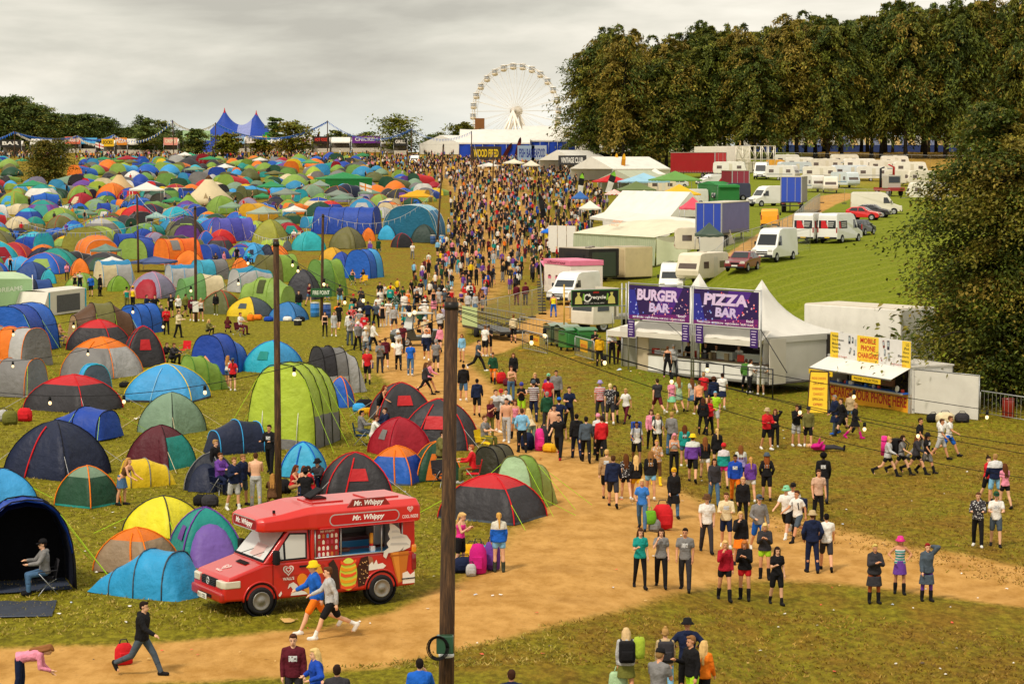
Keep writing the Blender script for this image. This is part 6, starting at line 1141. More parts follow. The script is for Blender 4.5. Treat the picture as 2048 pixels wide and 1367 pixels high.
def lights_on(T,x0,x1,z0,z1,y,n,name='printed_light'):
    m=MB()
    for _ in range(n):
        x=rnd.uniform(x0,x1); z=rnd.uniform(z0,z1)*.6+z0*.4 if rnd.random()<.5 else rnd.uniform(z0,z1); r=rnd.uniform(.025,.06); t=(x-x0)/(x1-x0); m.cur=rnd.choice(['9ab0f0','6a80e8','c0b8f0']) if t<.35 else rnd.choice(['f08ab0','f05a6a','f0a0a0','e0c0e0'])
        m.prism([(x+r*cos(a),z+r*sin(a)) for a in [2*PI*k/8 for k in range(8)]],.003,'y',y)
    o=m.build(name,'printv',T); o['kind']='stuff'; return o
def burger():
    A=GZ(1268,738); B=GZ(1532,789); rz,L=frame_ab(A,B); z0=min(A.z,B.z); Rz=Matrix.Rotation(rz,3,'Z'); print('burger',math.degrees(rz),L)
    T=thing('food_stall','white burger and pizza stall with two purple banners','food stall',(A.x,A.y,A.z-.15),rz,None,(1400,680)); b=L/2
    def solve(px,yo):
        lo,hi=-5,L+8
        for _ in range(50):
            s=(lo+hi)/2; q=T.location+Rz@Vector((s,yo,3)); lo,hi=(s,hi) if proj(q)[0]<px else (lo,s)
        return s
    w=6.2
    for px,yt in ((1398,545),(1523,557)):
        s=solve(px,w/2+.3); q=T.location+Rz@Vector((s,w/2+.3,0)); p=F/(q.y); ht=(CAMZ-q.z)-(yt-320)/ (F/q.length)
        pagoda(T,w,2.45,ht,'e4e0d6',(1,) if px>1450 else (3,),Matrix.Translation((s,w/2+.3,0)))
    # front canopy strip, counters, interior
    m=MB(); m.grid(lambda u,v:(u*L,-.35+.75*v,2.3+.5*v+.03*sin(u*40)),24,2); m.grid(lambda u,v:(u*L,-.36,2.3-.28*v),24,1,False); m.build('front_awning','canvas',T,'e0dacd')
    m=MB(); m.box((L/2+.3,.35,.5),(L-1.0,.06,1.0)); m.build('counter_front','panel',T,'e6e4de'); m=MB(); m.box((L/2+.3,.3,.08),(L-1.0,.08,.16)); m.build('kick_board','panel',T,'8a8880'); m=MB(); m.box((L/2+.3,.55,1.03),(L-.9,.55,.06)); m.build('counter_top','metal',T,'5a4a3a')
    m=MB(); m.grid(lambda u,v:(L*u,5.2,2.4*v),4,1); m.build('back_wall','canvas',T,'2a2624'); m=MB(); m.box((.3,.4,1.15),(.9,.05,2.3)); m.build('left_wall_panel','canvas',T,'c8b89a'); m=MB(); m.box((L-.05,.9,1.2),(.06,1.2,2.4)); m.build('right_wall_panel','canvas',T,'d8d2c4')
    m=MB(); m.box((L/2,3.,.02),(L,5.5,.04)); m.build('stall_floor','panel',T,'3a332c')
    for k in range(3): m=MB(); m.box((L*.72,4.2,.9+.5*k),(L*.4,.4,.04)); m.build('shelf','metal',T,'8a8680')
    for k in range(26):
        x=rnd.uniform(.9,L-.6); m=MB(); h=rnd.uniform(.12,.4); m.box((x,.6+rnd.uniform(-.12,.15),1.06+h/2),(rnd.uniform(.12,.5),.2,h)); m.build('counter_item','print',T,rnd.choice(['b8b4ac','8a7a5a','c8c8c8','3a3a3c','b83a2a','d8a83a','5a4a3a','e0dcd0']),bevel=.015)
    for k in range(14): x=L*.55+rnd.uniform(0,L*.35); m=MB(); m.box((x,4.2,1.02+.5*rnd.randint(0,2)),(.2,.25,.2)); m.build('stock_box','print',T,rnd.choice(['2a5a9a','b83a2a','c8a83a','d8d4cc','3a7a4a']))
    for s,w_ in ((L*.62,1.6),(L*.84,1.3)): m=MB(); m.box((s,.75,1.3),(w_,.4,.42)); m.build('glass_display','glass',T,'9aa09c',bevel=.02)
    # banner frame
    for x in (.0,b-.08,b+.08,L): MB().tube([(x,-.42,0),(x,-.42,5.0)],.05,6).build('truss_pole','metal',T,'b0b0ae')
    for z in (2.92,4.93): MB().tube([(0,-.42,z),(L,-.42,z)],.04,6).build('truss_rail','metal',T,'b0b0ae')
    for k,(x0,x1,t1) in enumerate(((.12,b-.16,'BURGER'),(b+.16,L-.1,'PIZZA'))):
        c=(x0+x1)/2; W=x1-x0
        m=MB(); m.cur='2c1650'; m.box((c,-.50,3.93),(W,.03,1.86)); bn=m.build('banner','printv',T); 
        m=MB(); m.cur='4a2280'; m.prism([(c-W*.1,3.0),(c+W*.15,3.0),(c+W*.4,4.86),(c+W*.05,4.86)],.003,'y',-.519); m.cur='6a1a6a'; m.prism([(c-W*.5,3.0),(c+W*.5,3.0),(c+W*.5,3.45),(c-W*.5,3.2)],.003,'y',-.5225); m.cur='2a2a90'; m.prism([(c-W*.5,3.2),(c-W*.32,3.2),(c-W*.4,4.6),(c-W*.5,4.6)],.003,'y',-.522); m.build('banner_glow','printv',bn)
        lights_on(bn,x0+.1,x1-.1,3.05,4.75,-.527,70); o=-.531
        text(t1,W*.68,.62,bn,(c-.1*(1-k),o,4.36),'d8c0e6',rx=0,bold=.05,shear=.08); text('BAR',W*.34,.50,bn,(c+.05,o,3.70),'cbb8e4',bold=.05,shear=.08)
        text(['BEEF BURGERS · CHEESE BURGERS · HOT DOGS · CHICKEN BURGERS','FRESH PIZZA · PEPPERONI · MARGHERITA · MEAT FEAST'][k],W*.86,.10,bn,(c,o,3.13),'e8e0f0',bold=.02)
        text('food',.5,.16,bn,(x1-.6,o,3.34),'e8e0f0',bold=.02)
    for x in (.25,b-.5,b+.55,L-.45):
        m=MB(); m.cur='3a1a68'; m.box((x,-.46,2.45),(.55,.02,.95)); q=m.build('menu_banner','printv',T)
        for i in range(6): m=MB(); m.box((x-.03*(i%2),-.473,2.82-.14*i),(.38-.06*(i%3),.004,.04)); m.build('lettering','print',q,'d8c8e8')
    for s,e2 in ((b,-1.9),(L,-1.7),(.0,-1.8)): pass
    MB().tube([(L,-.45,2.95),(L+2.3,-.9,.9)],.025,5).build('brace_cable','rubber',T,'2a2a2c'); MB().tube([(.3*L,-.45,2.95),(.48*L,-.4,1.9)],.015,5).build('brace_cable','rubber',T,'2a2a2c')
    # staff
    for s,yo,tc in ((L*.30,1.3,'tee:black'),(L*.43,1.3,'tee:black'),(L*.52,1.2,'tee:black'),(L*.66,1.5,'tee:white')):
        q=T.location+Rz@Vector((s,yo,.05)); person(q,0,math.degrees(rz)+rnd.uniform(-20,20),'tray','m','short:2a1a12',tc,'trousers:black',label='food stall worker in %s t-shirt behind the counter'%tc[4:])
    # customer rail in front
    for i in range(6): q=T.location+Rz@Vector((L*.42+i*1.45,-1.5-.1*i,0)); 
    R_=thing('queue_rail','dark metal queue rail in front of the food counters','railing',(A.x,A.y,A.z-.15),rz,None,(1480,770)); 
    for i in range(5): x=L*.45+i*1.75; MB().tube([(x,-1.1,-.5),(x,-1.1,1.05)],.04,6).build('post','metal',R_,'2c2c2e')
    MB().tube([(L*.45,-1.1,1.03),(L*.45+7,-1.1,1.03)],.035,6).build('top_rail','metal',R_,'3a3a3c'); MB().tube([(L*.45,-1.1,.55),(L*.45+7,-1.1,.55)],.02,6).build('mid_rail','metal',R_,'3a3a3c')
    W_=thing('side_tent','low white side tent joined to the left of the burger stall','tent',(A.x,A.y,A.z-.1),rz,None,(1245,690)); m=MB(); m.grid(lambda u,v:(-2.6+2.5*u,.3+3*v,2.1+.5*v),4,3); m.grid(lambda u,v:(-2.6+2.5*u,.3,2.1-.3*v),4,1); m.build('canopy','canvas',W_,'dcd6c8'); 
    for x in (-2.55,-.15): MB().tube([(x,.32,0),(x,.32,2.1)],.04,6).build('leg','metal',W_,'silver')
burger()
def phone():
    A=GZ(1657,798); B=GZ(1822,827); rz,L=frame_ab(A,B); T=thing('phone_stall','yellow and white phone charging stall with picture banner','stall',(A.x,A.y,A.z-.12),rz,None,(1740,760)); print('phone',math.degrees(rz),L)
    def bx(n,c,d,mt='panel',col='e4e0d8',bv=0,par=None): m=MB(); m.box(c,d); return m.build(n,mt,par or T,col,bevel=bv)
    fr=bx('front_panel',(L/2,0,.55),(L,.08,.95),'print','eaa41c'); text('CHARGE YOUR PHONE HERE',L*.93,.52,fr,(L*.49,-.046,.60),'b82a1c',bold=.03)
    bx('counter_top',(L/2,-.12,1.06),(L*.96,.55,.06),'print','1f5ab8'); bx('counter_edge',(L/2,-.41,1.045),(L*.96,.03,.08),'metal','b8b8b8'); bx('floor',(L/2,1.2,.3),(L,2.3,.08),'panel','5a5650'); bx('back_wall',(L/2,2.4,1.25),(L,.06,2.3),'panel','6a645a'); bx('left_wall',(.03,1.2,1.25),(.06,2.4,2.3)); bx('right_wall',(L-.03,1.2,1.25),(.06,2.4,2.3)); bx('roof',(L/2,1.2,2.38),(L+.1,2.5,.08),'panel','d8d2c6')
    bx('corner_post',(L-.08,-.02,1.25),(.16,.1,2.4),'metal','c8c8c6'); bx('corner_post',(.08,-.02,1.25),(.16,.1,2.4),'metal','c8c8c6'); bx('inner_partition',(L*.45,1.0,1.35),(L*.32,.05,.5),'panel','9a6a48'); rk=bx('charger_rack',(L*.84,1.8,1.5),(1.3,.3,1.3),'print','1c1a18')
    for k in range(6): m=MB(); m.box((L*.84,1.64,.95+.2*k),(1.2,.02,.05)); m.build('rack_slot','print',rk,['c83a2a','d8a020'][k%2])
    m=MB(); m.grid(lambda u,v:(L*u,-.04-1.15*v,2.32-.52*v),6,1); m.build('awning','canvas',T,'ece8de'); m=MB(); m.box((L/2,-1.2,1.78),(L,.05,.06)); m.build('awning_bar','metal',T,'8a8a88')
    for x in (L*.28,L*.62): MB().tube([(x,-.05,1.08),(x,-.06,2.3)],.04,6).build('prop_post','metal',T,'9a9a98')
    for c,w,tx in ((.16,L*.30,'PHONE DROP OFF'),(.72,L*.34,'PHONE COLLECTION')):
        s=bx('hanging_sign',(L*c,-1.24,1.62),(w,.025,.24),'print','e8c020'); text(tx,w*.84,.13,s,(L*c,-1.256,1.62),'1c1a10',bold=.02)
    bn=bx('banner_board',(L*.52,-.06,2.95),(L*.96,.05,1.3),'print','dedbd8'); x0=L*.04;x1=L
    for c,w in ((L*.085,L*.1),(L*.955,L*.1),(L*.50,L*.26)): bx('yellow_field',(c,-.09,2.95),(w,.006,1.28),'print','ecc83a',par=bn)
    for i,tx in enumerate(('MOBILE','PHONE','CHARGING')): text(tx,L*(.19,.175,.25)[i],.27,bn,(L*.505,-.097,3.36-.37*i),'c02a1e',bold=.03)
    text('No Charger Required',L*.2,.09,bn,(L*.50,-.097,2.40),'d06a3a',bold=.01)
    for i,tx in enumerate(('Nokia','Sony Ericsson','Motorola','Samsung','Sagem')): text(tx,(.55,1.05,.75,.75,.6)[i],.14,bn,(L*.06+(.55,1.05,.75,.75,.6)[i]/2,-.097,3.42-.2*i),'2a2622',bold=.012)
    for i,tx in enumerate(('LG','iPod','Sharp','Blackberry','Siemens')): text(tx,(.25,.4,.5,.9,.7)[i],.14,bn,(L*.985-(.25,.4,.5,.9,.7)[i]/2,-.097,3.42-.2*i),'2a2622',bold=.012)
    for x,s in ((.16,0),(.87,0)): text('No Charger Required',L*.17,.08,bn,(L*x,-.097,2.40),'c84a2a',bold=.01)
    for x,z,h,c,r in ((.275,3.3,.4,'2a2c34',0),(.315,3.3,.3,'2a2a2c',0),(.35,3.2,.34,'b8b8b4',0),(.285,2.75,.34,'7a7468',.4),(.335,2.68,.26,'4a4a4c',0),(.69,3.3,.36,'7a3a30',-.2),(.745,3.28,.44,'3a3440',0),(.705,2.9,.34,'8a8a8c',0),(.755,2.72,.4,'8a8070',-.15),(.665,2.55,.2,'a8503a',-.5)):
        m=MB(); m.box((L*x,-.095,z),(h*.42,.008,h),ry=r); q=m.build('phone_picture','print',bn,c); m=MB(); m.box((L*x,-.101,z+h*.1),(h*.3,.006,h*.5),ry=r); m.build('screen','print',q,'aab4b8')
    for k in range(14): bx('counter_item',(L*(.1+.84*rnd.random()),-.1+rnd.uniform(-.1,.1),1.17),(.14,.12,.16),'print',rnd.choice(['2a2a2c','c8c8c8','b83a2a','3a6ab0','e0e0d8','9a7a4a']),.015)
    ck=MB().lathe([(.02,0),(.16,.01),(.16,.03),(.02,.04)],16).build('clock','print',T,'e6e4dc'); ck.location=(L*.9,-.3,1.25); ck.rotation_euler=(R(80),0,0)
    q=T.location+Matrix.Rotation(rz,3,'Z')@Vector((L*.27,.9,.3)); person(q,0,math.degrees(rz)-60,'stoop','f','long:c8a050','hoodie:royalblue','trousers:black',label='blue hooded worker leaning over the phone stall counter')
    q=T.location+Matrix.Rotation(rz,3,'Z')@Vector((L*.1,.8,.3)); person(q,0,math.degrees(rz),'tray','m','short:2a1a12','tee:black','trousers:black',label='dark dressed worker at the left end of the phone stall')
phone()
def aframe():
    A=GZ(1638,822); T=thing('sandwich_board','yellow sandwich board leaning beside the phone stall','sign',A,R(-18),None,(1640,785))
    for s,c in ((-1,'ecc22a'),(1,'d8d2c6')):
        m=MB(); m.add([(-.48,s*.42,0),(.48,s*.42,0),(.42,s*.05,1.95),(-.42,s*.05,1.95)],[(0,1,2,3)]); m.add([(-.48,s*.38,0),(.48,s*.38,0),(.42,s*.01,1.95),(-.42,s*.01,1.95)],[(0,1,2,3)]); b=m.build('board','print',T,c)
        m=MB(); [m.tube([(x*.5,s*.42,0),(x*.44,s*.05,1.97)],.03,5) for x in (-1,1)]; m.tube([(-.44,s*.05,1.97),(.44,s*.05,1.97)],.03,5); m.build('frame','wood',T)
        if s<0:
            for i,(tx,w) in enumerate((('PHONE CHARGING',.7),('DROP OFF',.5),('OVERNIGHT',.6),('CHARGE 5',.5),('SPECIAL',.55),('OFFERS',.45))):
                z=1.65-.25*i; y=-.42+(.37)*(z/1.95)-.012; text(tx,w,.12,b,(0,y,z),['c86a2a','8a4a1a','b8382a'][i%3],rx=-math.atan2(.37,1.95),bold=.01)
aframe()
def boxbody(x0,y0,x1,y1,d,h,label,col,name='box_trailer',cat='trailer',base=.7,roofc='cfc4b0',extra=None,z=None):
    A=GZ(x0,y0);B=GZ(x1,y1); rz,L=frame_ab(A,B); T=thing(name,label,cat,A,rz,None,((x0+x1)/2,y0-20))
    m=MB(); m.box((L/2,d/2,base+(h-base)/2),(L,d,h-base)); m.build('box_body','panel',T,col,bevel=.05); m=MB(); m.box((L/2,d/2,h+.02),(L-.1,d-.1,.05)); m.build('roof_skin','panel',T,roofc)
    m=MB(); m.box((L/2,d/2,base-.08),(L*.96,d*.92,.16)); m.build('chassis','metal',T,'3c3a38')
    for s,yy in ((-1,.1),(1,d-.1)):
        for k in range(2): wheel(T,Matrix(),L*.42+k*.75,yy+s*.0,.32,.2,'grey') if base>.4 else None
    return T,L
boxbody(1607,748,1800,766,3.,4.05,'large plain white box trailer behind the phone stall','ece7dc')
def whitefence():
    A=GZ(1829,827);B=GZ(1956,842); rz,L=frame_ab(A,B); T=thing('sheeted_fence','white sheeted fence panels beside the phone stall','fence',A,rz,None,(1890,800)); n=2
    for i in range(n): m=MB(); m.grid(lambda u,v:(L*(i+u)/n,.06*sin(u*7)*v*(1-v),.05+2.05*v),10,4); m.build('sheet','canvas',T,'dedad0')
    for i in range(n+1): MB().tube([(L*i/n,.05,0),(L*i/n,.05,2.15)],.03,6).build('post','metal',T,'9a9a98')
    MB().tube([(0,.05,2.13),(L,.05,2.13)],.03,6).build('top_rail','metal',T,'9a9a98')
    q=thing('gas_heater' if 0 else 'red_drum','dull red drum in the shade under the big tree','drum',GZ(2016,835),0); MB().lathe([(.28,0),(.3,.05),(.29,.45),(.3,.5),(.29,.85),(.28,.9)],16).build('barrel','paint',q,'8a2018'); MB().lathe([(.3,.88),(.31,.93),(.1,.94)],16).build('lid','paint',q,'701812')
whitefence()
def heras(pts,label,h=2.0,step=3.4,fill='a8a9a4',sheet=None):
    """run of temporary fence through ground pixels"""
    P3=[GZ(*p) for p in pts]; T=thing('temporary_fence',label,'fence',P3[0],0,'temporary fences',pts[len(pts)//2]); o=P3[0]
    for a,b in zip(P3,P3[1:]):
        n=max(1,round((b-a).length/step))
        for i in range(n):
            p=a+(b-a)*(i/n); q=a+(b-a)*((i+1)/n); p.z=zat(p.x,p.y); q.z=zat(q.x,q.y); p-=o; q-=o; d=q-p; up=Vector((0,0,1)); r=.022
            MB().tube([p,p+up*(h-.06),p+d*.02+up*h,q-d*.02+up*h,q+up*(h-.06),q],r,5).build('panel_frame','metal',T,'b0b1ac')
            m=MB()
            for k in range(1,6): m.tube([p+up*(h*k/6),q+up*(h*k/6)],.005,3,False)
            for k in range(1,15): m.tube([p+d*(k/15)+up*.12,p+d*(k/15)+up*h],.004,3,False)
            w=m.build('wire_mesh','metal',T,fill)
            m=MB(); m.box(p+Vector((0,0,.06)),(.6,.22,.12)); m.build('foot_block','rubber',T,'4a4844')
            if sheet: m=MB(); m.add([p+up*.1,q+up*.1,q+up*h*.97,p+up*h*.97],[(0,1,2,3)]); m.build('sheet','canvas',T,sheet)
    return T
heras([(945,668),(1085,628)][::-1],'open mesh fence between the crowd and the compound entrance'); heras([(1085,628),(1080,560)],'mesh fence beside the pink stall')
heras([(1325,577),(1432,545),(1520,497),(1585,470)],'mesh fence along the curving gravel track'); heras([(1530,520),(1620,502)],'mesh fence panel before the two minibuses'); heras([(1585,470),(1640,420)],'mesh fence behind the minibuses'); heras([(1600,405),(1780,410)],'mesh fence in front of the caravans')
heras([(1530,329),(1640,331),(1750,333),(1860,335),(1985,337)],'long fence along the foot of the wood',2.4,4.2,'8a8a84'); heras([(1270,325),(1400,327),(1530,329)],'fence behind the red lorry',2.4,4.2,'8a8a84')
def barrier(x0,y0,x1,y1,label,sheet=None,tag=None):
    A=GZ(x0,y0);B=GZ(x1,y1); rz,L=frame_ab(A,B); T=thing('crowd_barrier',label,'barrier',A,rz,'crowd barriers by the bins',((x0+x1)/2,y0-20)); h=1.25
    MB().tube([(0,0,.15),(0,0,h-.1),(.08,0,h),(L-.08,0,h),(L,0,h-.1),(L,0,.15)],.028,6).build('frame','metal',T,'b8b8b4'); m=MB(); m.tube([(0,0,.2),(L,0,.2)],.02,5); [m.tube([(L*k/14,0,.2),(L*k/14,0,h)],.01,4) for k in range(1,14)]; m.build('bars' if 0 else 'bar_infill','metal',T,'a8a8a4')
    for x in (.2,L-.2): MB().tube([(x,-.35,.03),(x,.35,.03)],.03,5).build('foot','metal',T,'c89a2a')
    if sheet: m=MB(); m.grid(lambda u,v:(L*.3+L*.4*u,-.035,.5+.65*v),3,2); s=m.build('sign_sheet','print',T,sheet); text('RECYCLE' if sheet!='white' else 'WASTE',L*.3,.16,s,(L*.5,-.05,.85),'d8542a' if sheet=='gold' else 'white',bold=.02)
barrier(1045,700,1095,712,'crowd barrier with a torn yellow sheet, left of the green bins','gold'); barrier(1150,716,1188,728,'crowd barrier with a yellow recycling sheet beside the staff','gold'); barrier(1140,640,1180,655,'crowd barrier with a lime green sign behind the bins','lime'); barrier(1180,652,1225,664,'crowd barrier with lime sign nearest the lorry cab','lime'); barrier(1040,672,1135,690,'long plain barrier beside the bins'); barrier(1960,833,2075,852,'plain barrier at the right edge under the tree')
def bin(x,y,hd,label,col='green'):
    T=thing('wheelie_bin',label,'bin',GZ(x,y),R(hd),'large wheeled bins'); m=MB(); m.box((0,0,.72),(1.25,1.0,1.0),taper=1.0); [m.box((0,s*.51,.72),(1.0,.04,.7)) for s in (-1,1)]; m.build('bin_body','paint',T,col,bevel=.05); m=MB(); m.grid(lambda u,v:((u-.5)*1.32,(v-.5)*1.1,1.24+.16*sin(PI*v)),4,8); m.build('lid','paint',T,{'2f7a34':'257030','4a5a40':'7a8a74'}.get(col,col))
    for a in (-.5,.5):
        for b in (-.38,.38): MB(Matrix.Translation((a,b,.1))@Matrix.Rotation(PI/2,4,'Y')).lathe([(.03,-.04),(.1,-.03),(.1,.03),(.03,.04)],10).build('castor','rubber',T,'222')
    for s in (-1,1): MB().tube([(s*.66,-.3,1.05),(s*.7,0,1.05),(s*.66,.3,1.05)],.025,5).build('handle','metal',T,'5a5a58')
CN['222']='222222'
bin(1112,690,25,'grey green wheeled bin with pale lid','4a5a40'); bin(1134,694,25,'grey green wheeled bin with pale lid, beside the bright green bin','4a5a40'); bin(1143,702,28,'bright green wheeled bin in front of the recycling banner','2f7a34'); bin(1168,702,26,'bright green wheeled bin overflowing with bags','2f7a34')
def recycle():
    A=GZ(1128,692);B=GZ(1252,690); rz,L=frame_ab(A,B); T=thing('sign_gantry','dark recycling banner with green border hung on scaffold poles','banner',A,rz,None,(1190,595)); zt=(690-578)/P(1190,690)
    for x,c in ((0,'c8a040'),(L*.93,'b0b0ae'),(L,'b0b0ae')): MB().tube([(x,0,0),(x,0,zt+.35)],.05,6).build('scaffold_pole','metal',T,c)
    for z in (zt,zt-1.05): MB().tube([(0,0,z),(L,0,z)],.035,6).build('cross_pole','metal',T,'b0b0ae')
    x0,x1=L*.12,L*.86; c=(x0+x1)/2; W=x1-x0; zc=zt-.52
    m=MB(); m.box((c,-.06,zc),(W+.1,.02,1.0)); g=m.build('border','print',T,'3f7a3a'); m=MB(); m.box((c,-.075,zc),(W,.016,.9)); b=m.build('banner','print',T,'1c1a18')
    text('recycle',W*.33,.28,b,(c+W*.07,-.09,zc+.02),'ece8e0',bold=.03); text('LEEDS',W*.12,.1,b,(c+W*.02,-.09,zc+.34),'d8341e',bold=.02); text('COLLECT · SORT · RECYCLE · REPEAT',W*.44,.07,b,(c-W*.02,-.09,zc-.32),'d8d4cc',bold=.01)
    m=MB(Matrix.Translation((c-W*.17,-.088,zc))); n=24; m.grid(lambda u,v:((.16+.09*v)*cos(R(60)+u*R(290)),0,(.16+.09*v)*sin(R(60)+u*R(290))),n,1); m.prism([(.05,.08),(.26,.1),(.14,.30)],.004,'y',0); m.build('arrow_emblem','print',b,'ece8e0')
    for x,f in ((c-W*.36,1),(c+W*.36,1)): m=MB(); m.prism([(x-.24,zc-.36),(x+.24,zc-.36),(x+.2,zc+.0),(x+.06,zc+.16),(x+.1,zc+.34),(x-.1,zc+.34),(x-.06,zc+.16),(x-.22,zc)],.004,'y',-.09); m.build('bag_picture','print',b,'cfc46a')
    for x in (c-W*.26,c+W*.26): m=MB(); m.prism([(x-.06,zc-.15),(x+.06,zc-.12),(x+.1,zc+.25),(x,zc+.3)],.004,'y',-.09); m.build('bottle_picture','print',b,'7aa832')
recycle()
def pinkstall():
    T,L=boxbody(1088,592,1140,600,3.0,2.7,'pink topped white snack stall with picture of cups','e8dcd0','snack_stall','stall',.35,'e890a8')
    m=MB(); m.box((L/2,1.5,2.92),(L+.1,3.1,.42)); f=m.build('pink_fascia','panel',T,'e07a98',bevel=.03); text('churros',L*.7,.22,f,(L*.5,-.07,2.92),'8a2a48',shear=.3)
    for i,x in enumerate((.22,.5,.78)):
        m=MB(); m.prism([(L*x-.24,1.0),(L*x+.24,1.0),(L*x+.3,1.75),(L*x-.3,1.75)],.006,'y',-.008); c=m.build('cup_picture','print',T,'d8ccc4'); m=MB(); m.prism([(L*x-.29,1.52),(L*x+.29,1.52),(L*x+.31,1.76),(L*x-.31,1.76)],.006,'y',-.014); m.build('cup_band','print',c,'d86a8a'); m=MB(); m.ell((L*x,-.02,1.78),(.24,.012,.08)); m.build('filling','print',c,'6a3a28')
    m=MB(); m.box((-.02,.8,1.5),(.05,1.8,1.1)); m.build('hatch','panel',T,'5a3a38'); m=MB(); m.add([(-.03,.1,2.3),(-.03,2.,2.3),(-1.0,2.,2.9),(-1.0,.1,2.9)],[(0,1,2,3)]); m.build('hatch_flap','panel',T,'e07a98')
pinkstall()
def blacktrailer():
    T,L=boxbody(1117,560,1177,566,3.4,3.0,'black catering trailer with pale roof behind the pink stall','232022','catering_trailer','trailer',.5,'b8aa94')
    m=MB(); m.box((L*.55,-.03,1.5),(L*.6,.05,1.9)); m.build('shutter','panel',T,'17161a'); m=MB(); m.box((L+.02,1.7,1.6),(.04,2.6,2.2)); m.build('side_panel','panel',T,'3a4438')
    for x,y in ((L*.7,1.),(L*.45,2.2)): MB().lathe([(.3,0),(.32,.1),(.1,.16)],12,(x,y,3.05)).build('roof_vent','metal',T,'8a8478')
    for i in range(2):
        g=thing('gas_bottle','orange gas bottle beside the black catering trailer','gas bottle',GZ(1156+12*i,552),0,'gas bottles'); MB().lathe([(.05,0),(.17,.02),(.18,.1),(.18,.55),(.13,.68),(.05,.72)],14).build('cylinder','paint',g,'e0561c'); MB().lathe([(.09,.68),(.09,.82),(.07,.82)],10).build('valve_guard','metal',g,'c84a18')
blacktrailer()
T,L=boxbody(1207,556,1250,560,3.2,3.0,'shabby cream box container with double doors','d8c49a','container','container',.25,'b0a48a')
for x in (.27,.73): m=MB(); m.box((L*x,-.02,1.6),(L*.44,.03,2.4)); m.build('door','panel',T,'cdb88c')
for x in (.44,.56): MB().tube([(L*x,-.06,.4),(L*x,-.06,2.9)],.025,5).build('lock_bar','metal',T,'8a7a5a')
def shelter():
    A=GZ(1148,520);B=GZ(1312,534); rz,L=frame_ab(A,B); p=P(1230,527); T=thing('tarpaulin_shelter','large pale green striped tarpaulin shelter behind the container','shelter',A,rz,None,(1230,500)); h=2.9; d=7
    def wave(u): return .06*sin(u*60)+.03*sin(u*23)
    m=MB(); m.grid(lambda u,v:(L*u,wave(u)*(1-v)-.15*(1-v),.05+h*v),60,4); m.build('striped_wall','canvas',T,'c4ccae')
    s=MB(); [s.box((L*(i+.5)/44,-.2+wave((i+.5)/44)*.3,h*.5),(.05,.015,h*.97)) for i in range(44)]; k=s.build('wall_stripe','canvas',T,'a8b898'); k['kind']='stuff'
    m=MB(); m.grid(lambda u,v:(L*u*(1-.0*v)+.6*v,d*v-.2,h+1.5*sin(PI*.5*min(1,v*1.3))*(.55+.45*sin(PI*u))+.08*sin(u*30)*v),24,10); m.build('roof_canvas','canvas',T,'e0dac0')
    m=MB(); m.grid(lambda u,v:(L+.05+.5*sin(u*5)*.2*(1-v),d*u*.9,.05+h*v),14,4); m.build('side_sheet','canvas',T,'ccc8ac')
    text('PHONE',1.9,.4,T,(L*.42,1.2,h+1.35),'d8926a',rx=R(-55)); text('CHARGING',1.9,.35,T,(L*.42,.85,h+1.0),'d8926a',rx=R(-55))
    A2=GZ(1313,534); q=thing('tarpaulin','sagging pale green tarpaulin beside the cream caravan','tarpaulin',A2,rz+R(14),None,(1345,505)); m=MB(); m.grid(lambda u,v:(4.2*u,.5*sin(u*6)*(1-v)*.6,(.2+.5*sin(u*PI))*(1-v)+2.9*v-.35*sin(PI*u)*v),16,8); m.build('sheet','canvas',q,'c6cbaa'); MB().tube([(0,.05,0),(0,.05,2.95)],.035,6).build('pole','metal',q,'silver')
shelter()
def mq(x0,y0,x1,y1,d,e,h,label,c='e6e2d8',walls='both',side=False,col2=None,name='marquee'):
    """gable marquee whose gable front stands on the two ground pixels; side=True puts the eaves there instead"""
    A=GZ(x0,y0);B=GZ(x1,y1); rz,L=frame_ab(A,B); C=(A+B)/2
    T=thing(name,label,'marquee',C,rz,None,((x0+x1)/2,y0-15))
    if not side: marquee(T,L,d,e,h,c,walls,col2)
    else:
        marquee(T,d,L,e,h,c,walls,col2)
        for ch in T.children: ch.matrix_local=Matrix.Rotation(PI/2,4,'Z')@Matrix.Translation((d/2,-L/2,0)) @ Matrix.Identity(4)
    return T
mq(1205,470,1340,470,6,2.4,5.4,'wide white market marquee behind the tarpaulin shelter','eae6de','both',True); mq(1180,478,1400,492,5,2.2,3.0,'low white canopy along the pale shelter','e6e2d8','none',True)
mq(1078,343,1150,345,14,2.5,4.6,'white gabled market tent beside the dark trailer','e8e4da','both'); mq(1140,362,1225,366,16,2.5,4.8,'white market tent with a grey shop banner','eae6dc','both'); mq(1195,385,1270,388,10,2.3,3.9,'grey green canvas tent behind the red gazebo','b8bca4','both')
def bannerflat(x0,y0,x1,y1,h,z,label,col,txt=None,tc='white',name='banner',posts=True,tw=.8,th=.6,sub=None):
    A=GZ(x0,y0);B=GZ(x1,y1); rz,L=frame_ab(A,B); T=thing(name,label,'banner' if name=='banner' else 'sign',A,rz,None,((x0+x1)/2,y0-z*8))
    m=MB(); m.box((L/2,0,z),(L,.08,h)); m.build('board','print',T,col)
    if posts:
        for x in (.04,L-.04): MB().tube([(x,.07,0),(x,.07,z+h/2)],.05,5).build('post','metal',T,'grey')
    if txt: text(txt,L*tw,h*th,T,(L/2,-.05,z),tc,bold=.03)
    if sub: text(sub,L*tw*.7,h*.14,T,(L/2,-.05,z-h*.36),tc)
    return T
bannerflat(1117,350,1172,356,1.9,3.0,'dark scalloped shop banner on the white market tent','2c2c2e','STAGE COUTURE' if 0 else 'VINTAGE CLUB','e8e6e0')
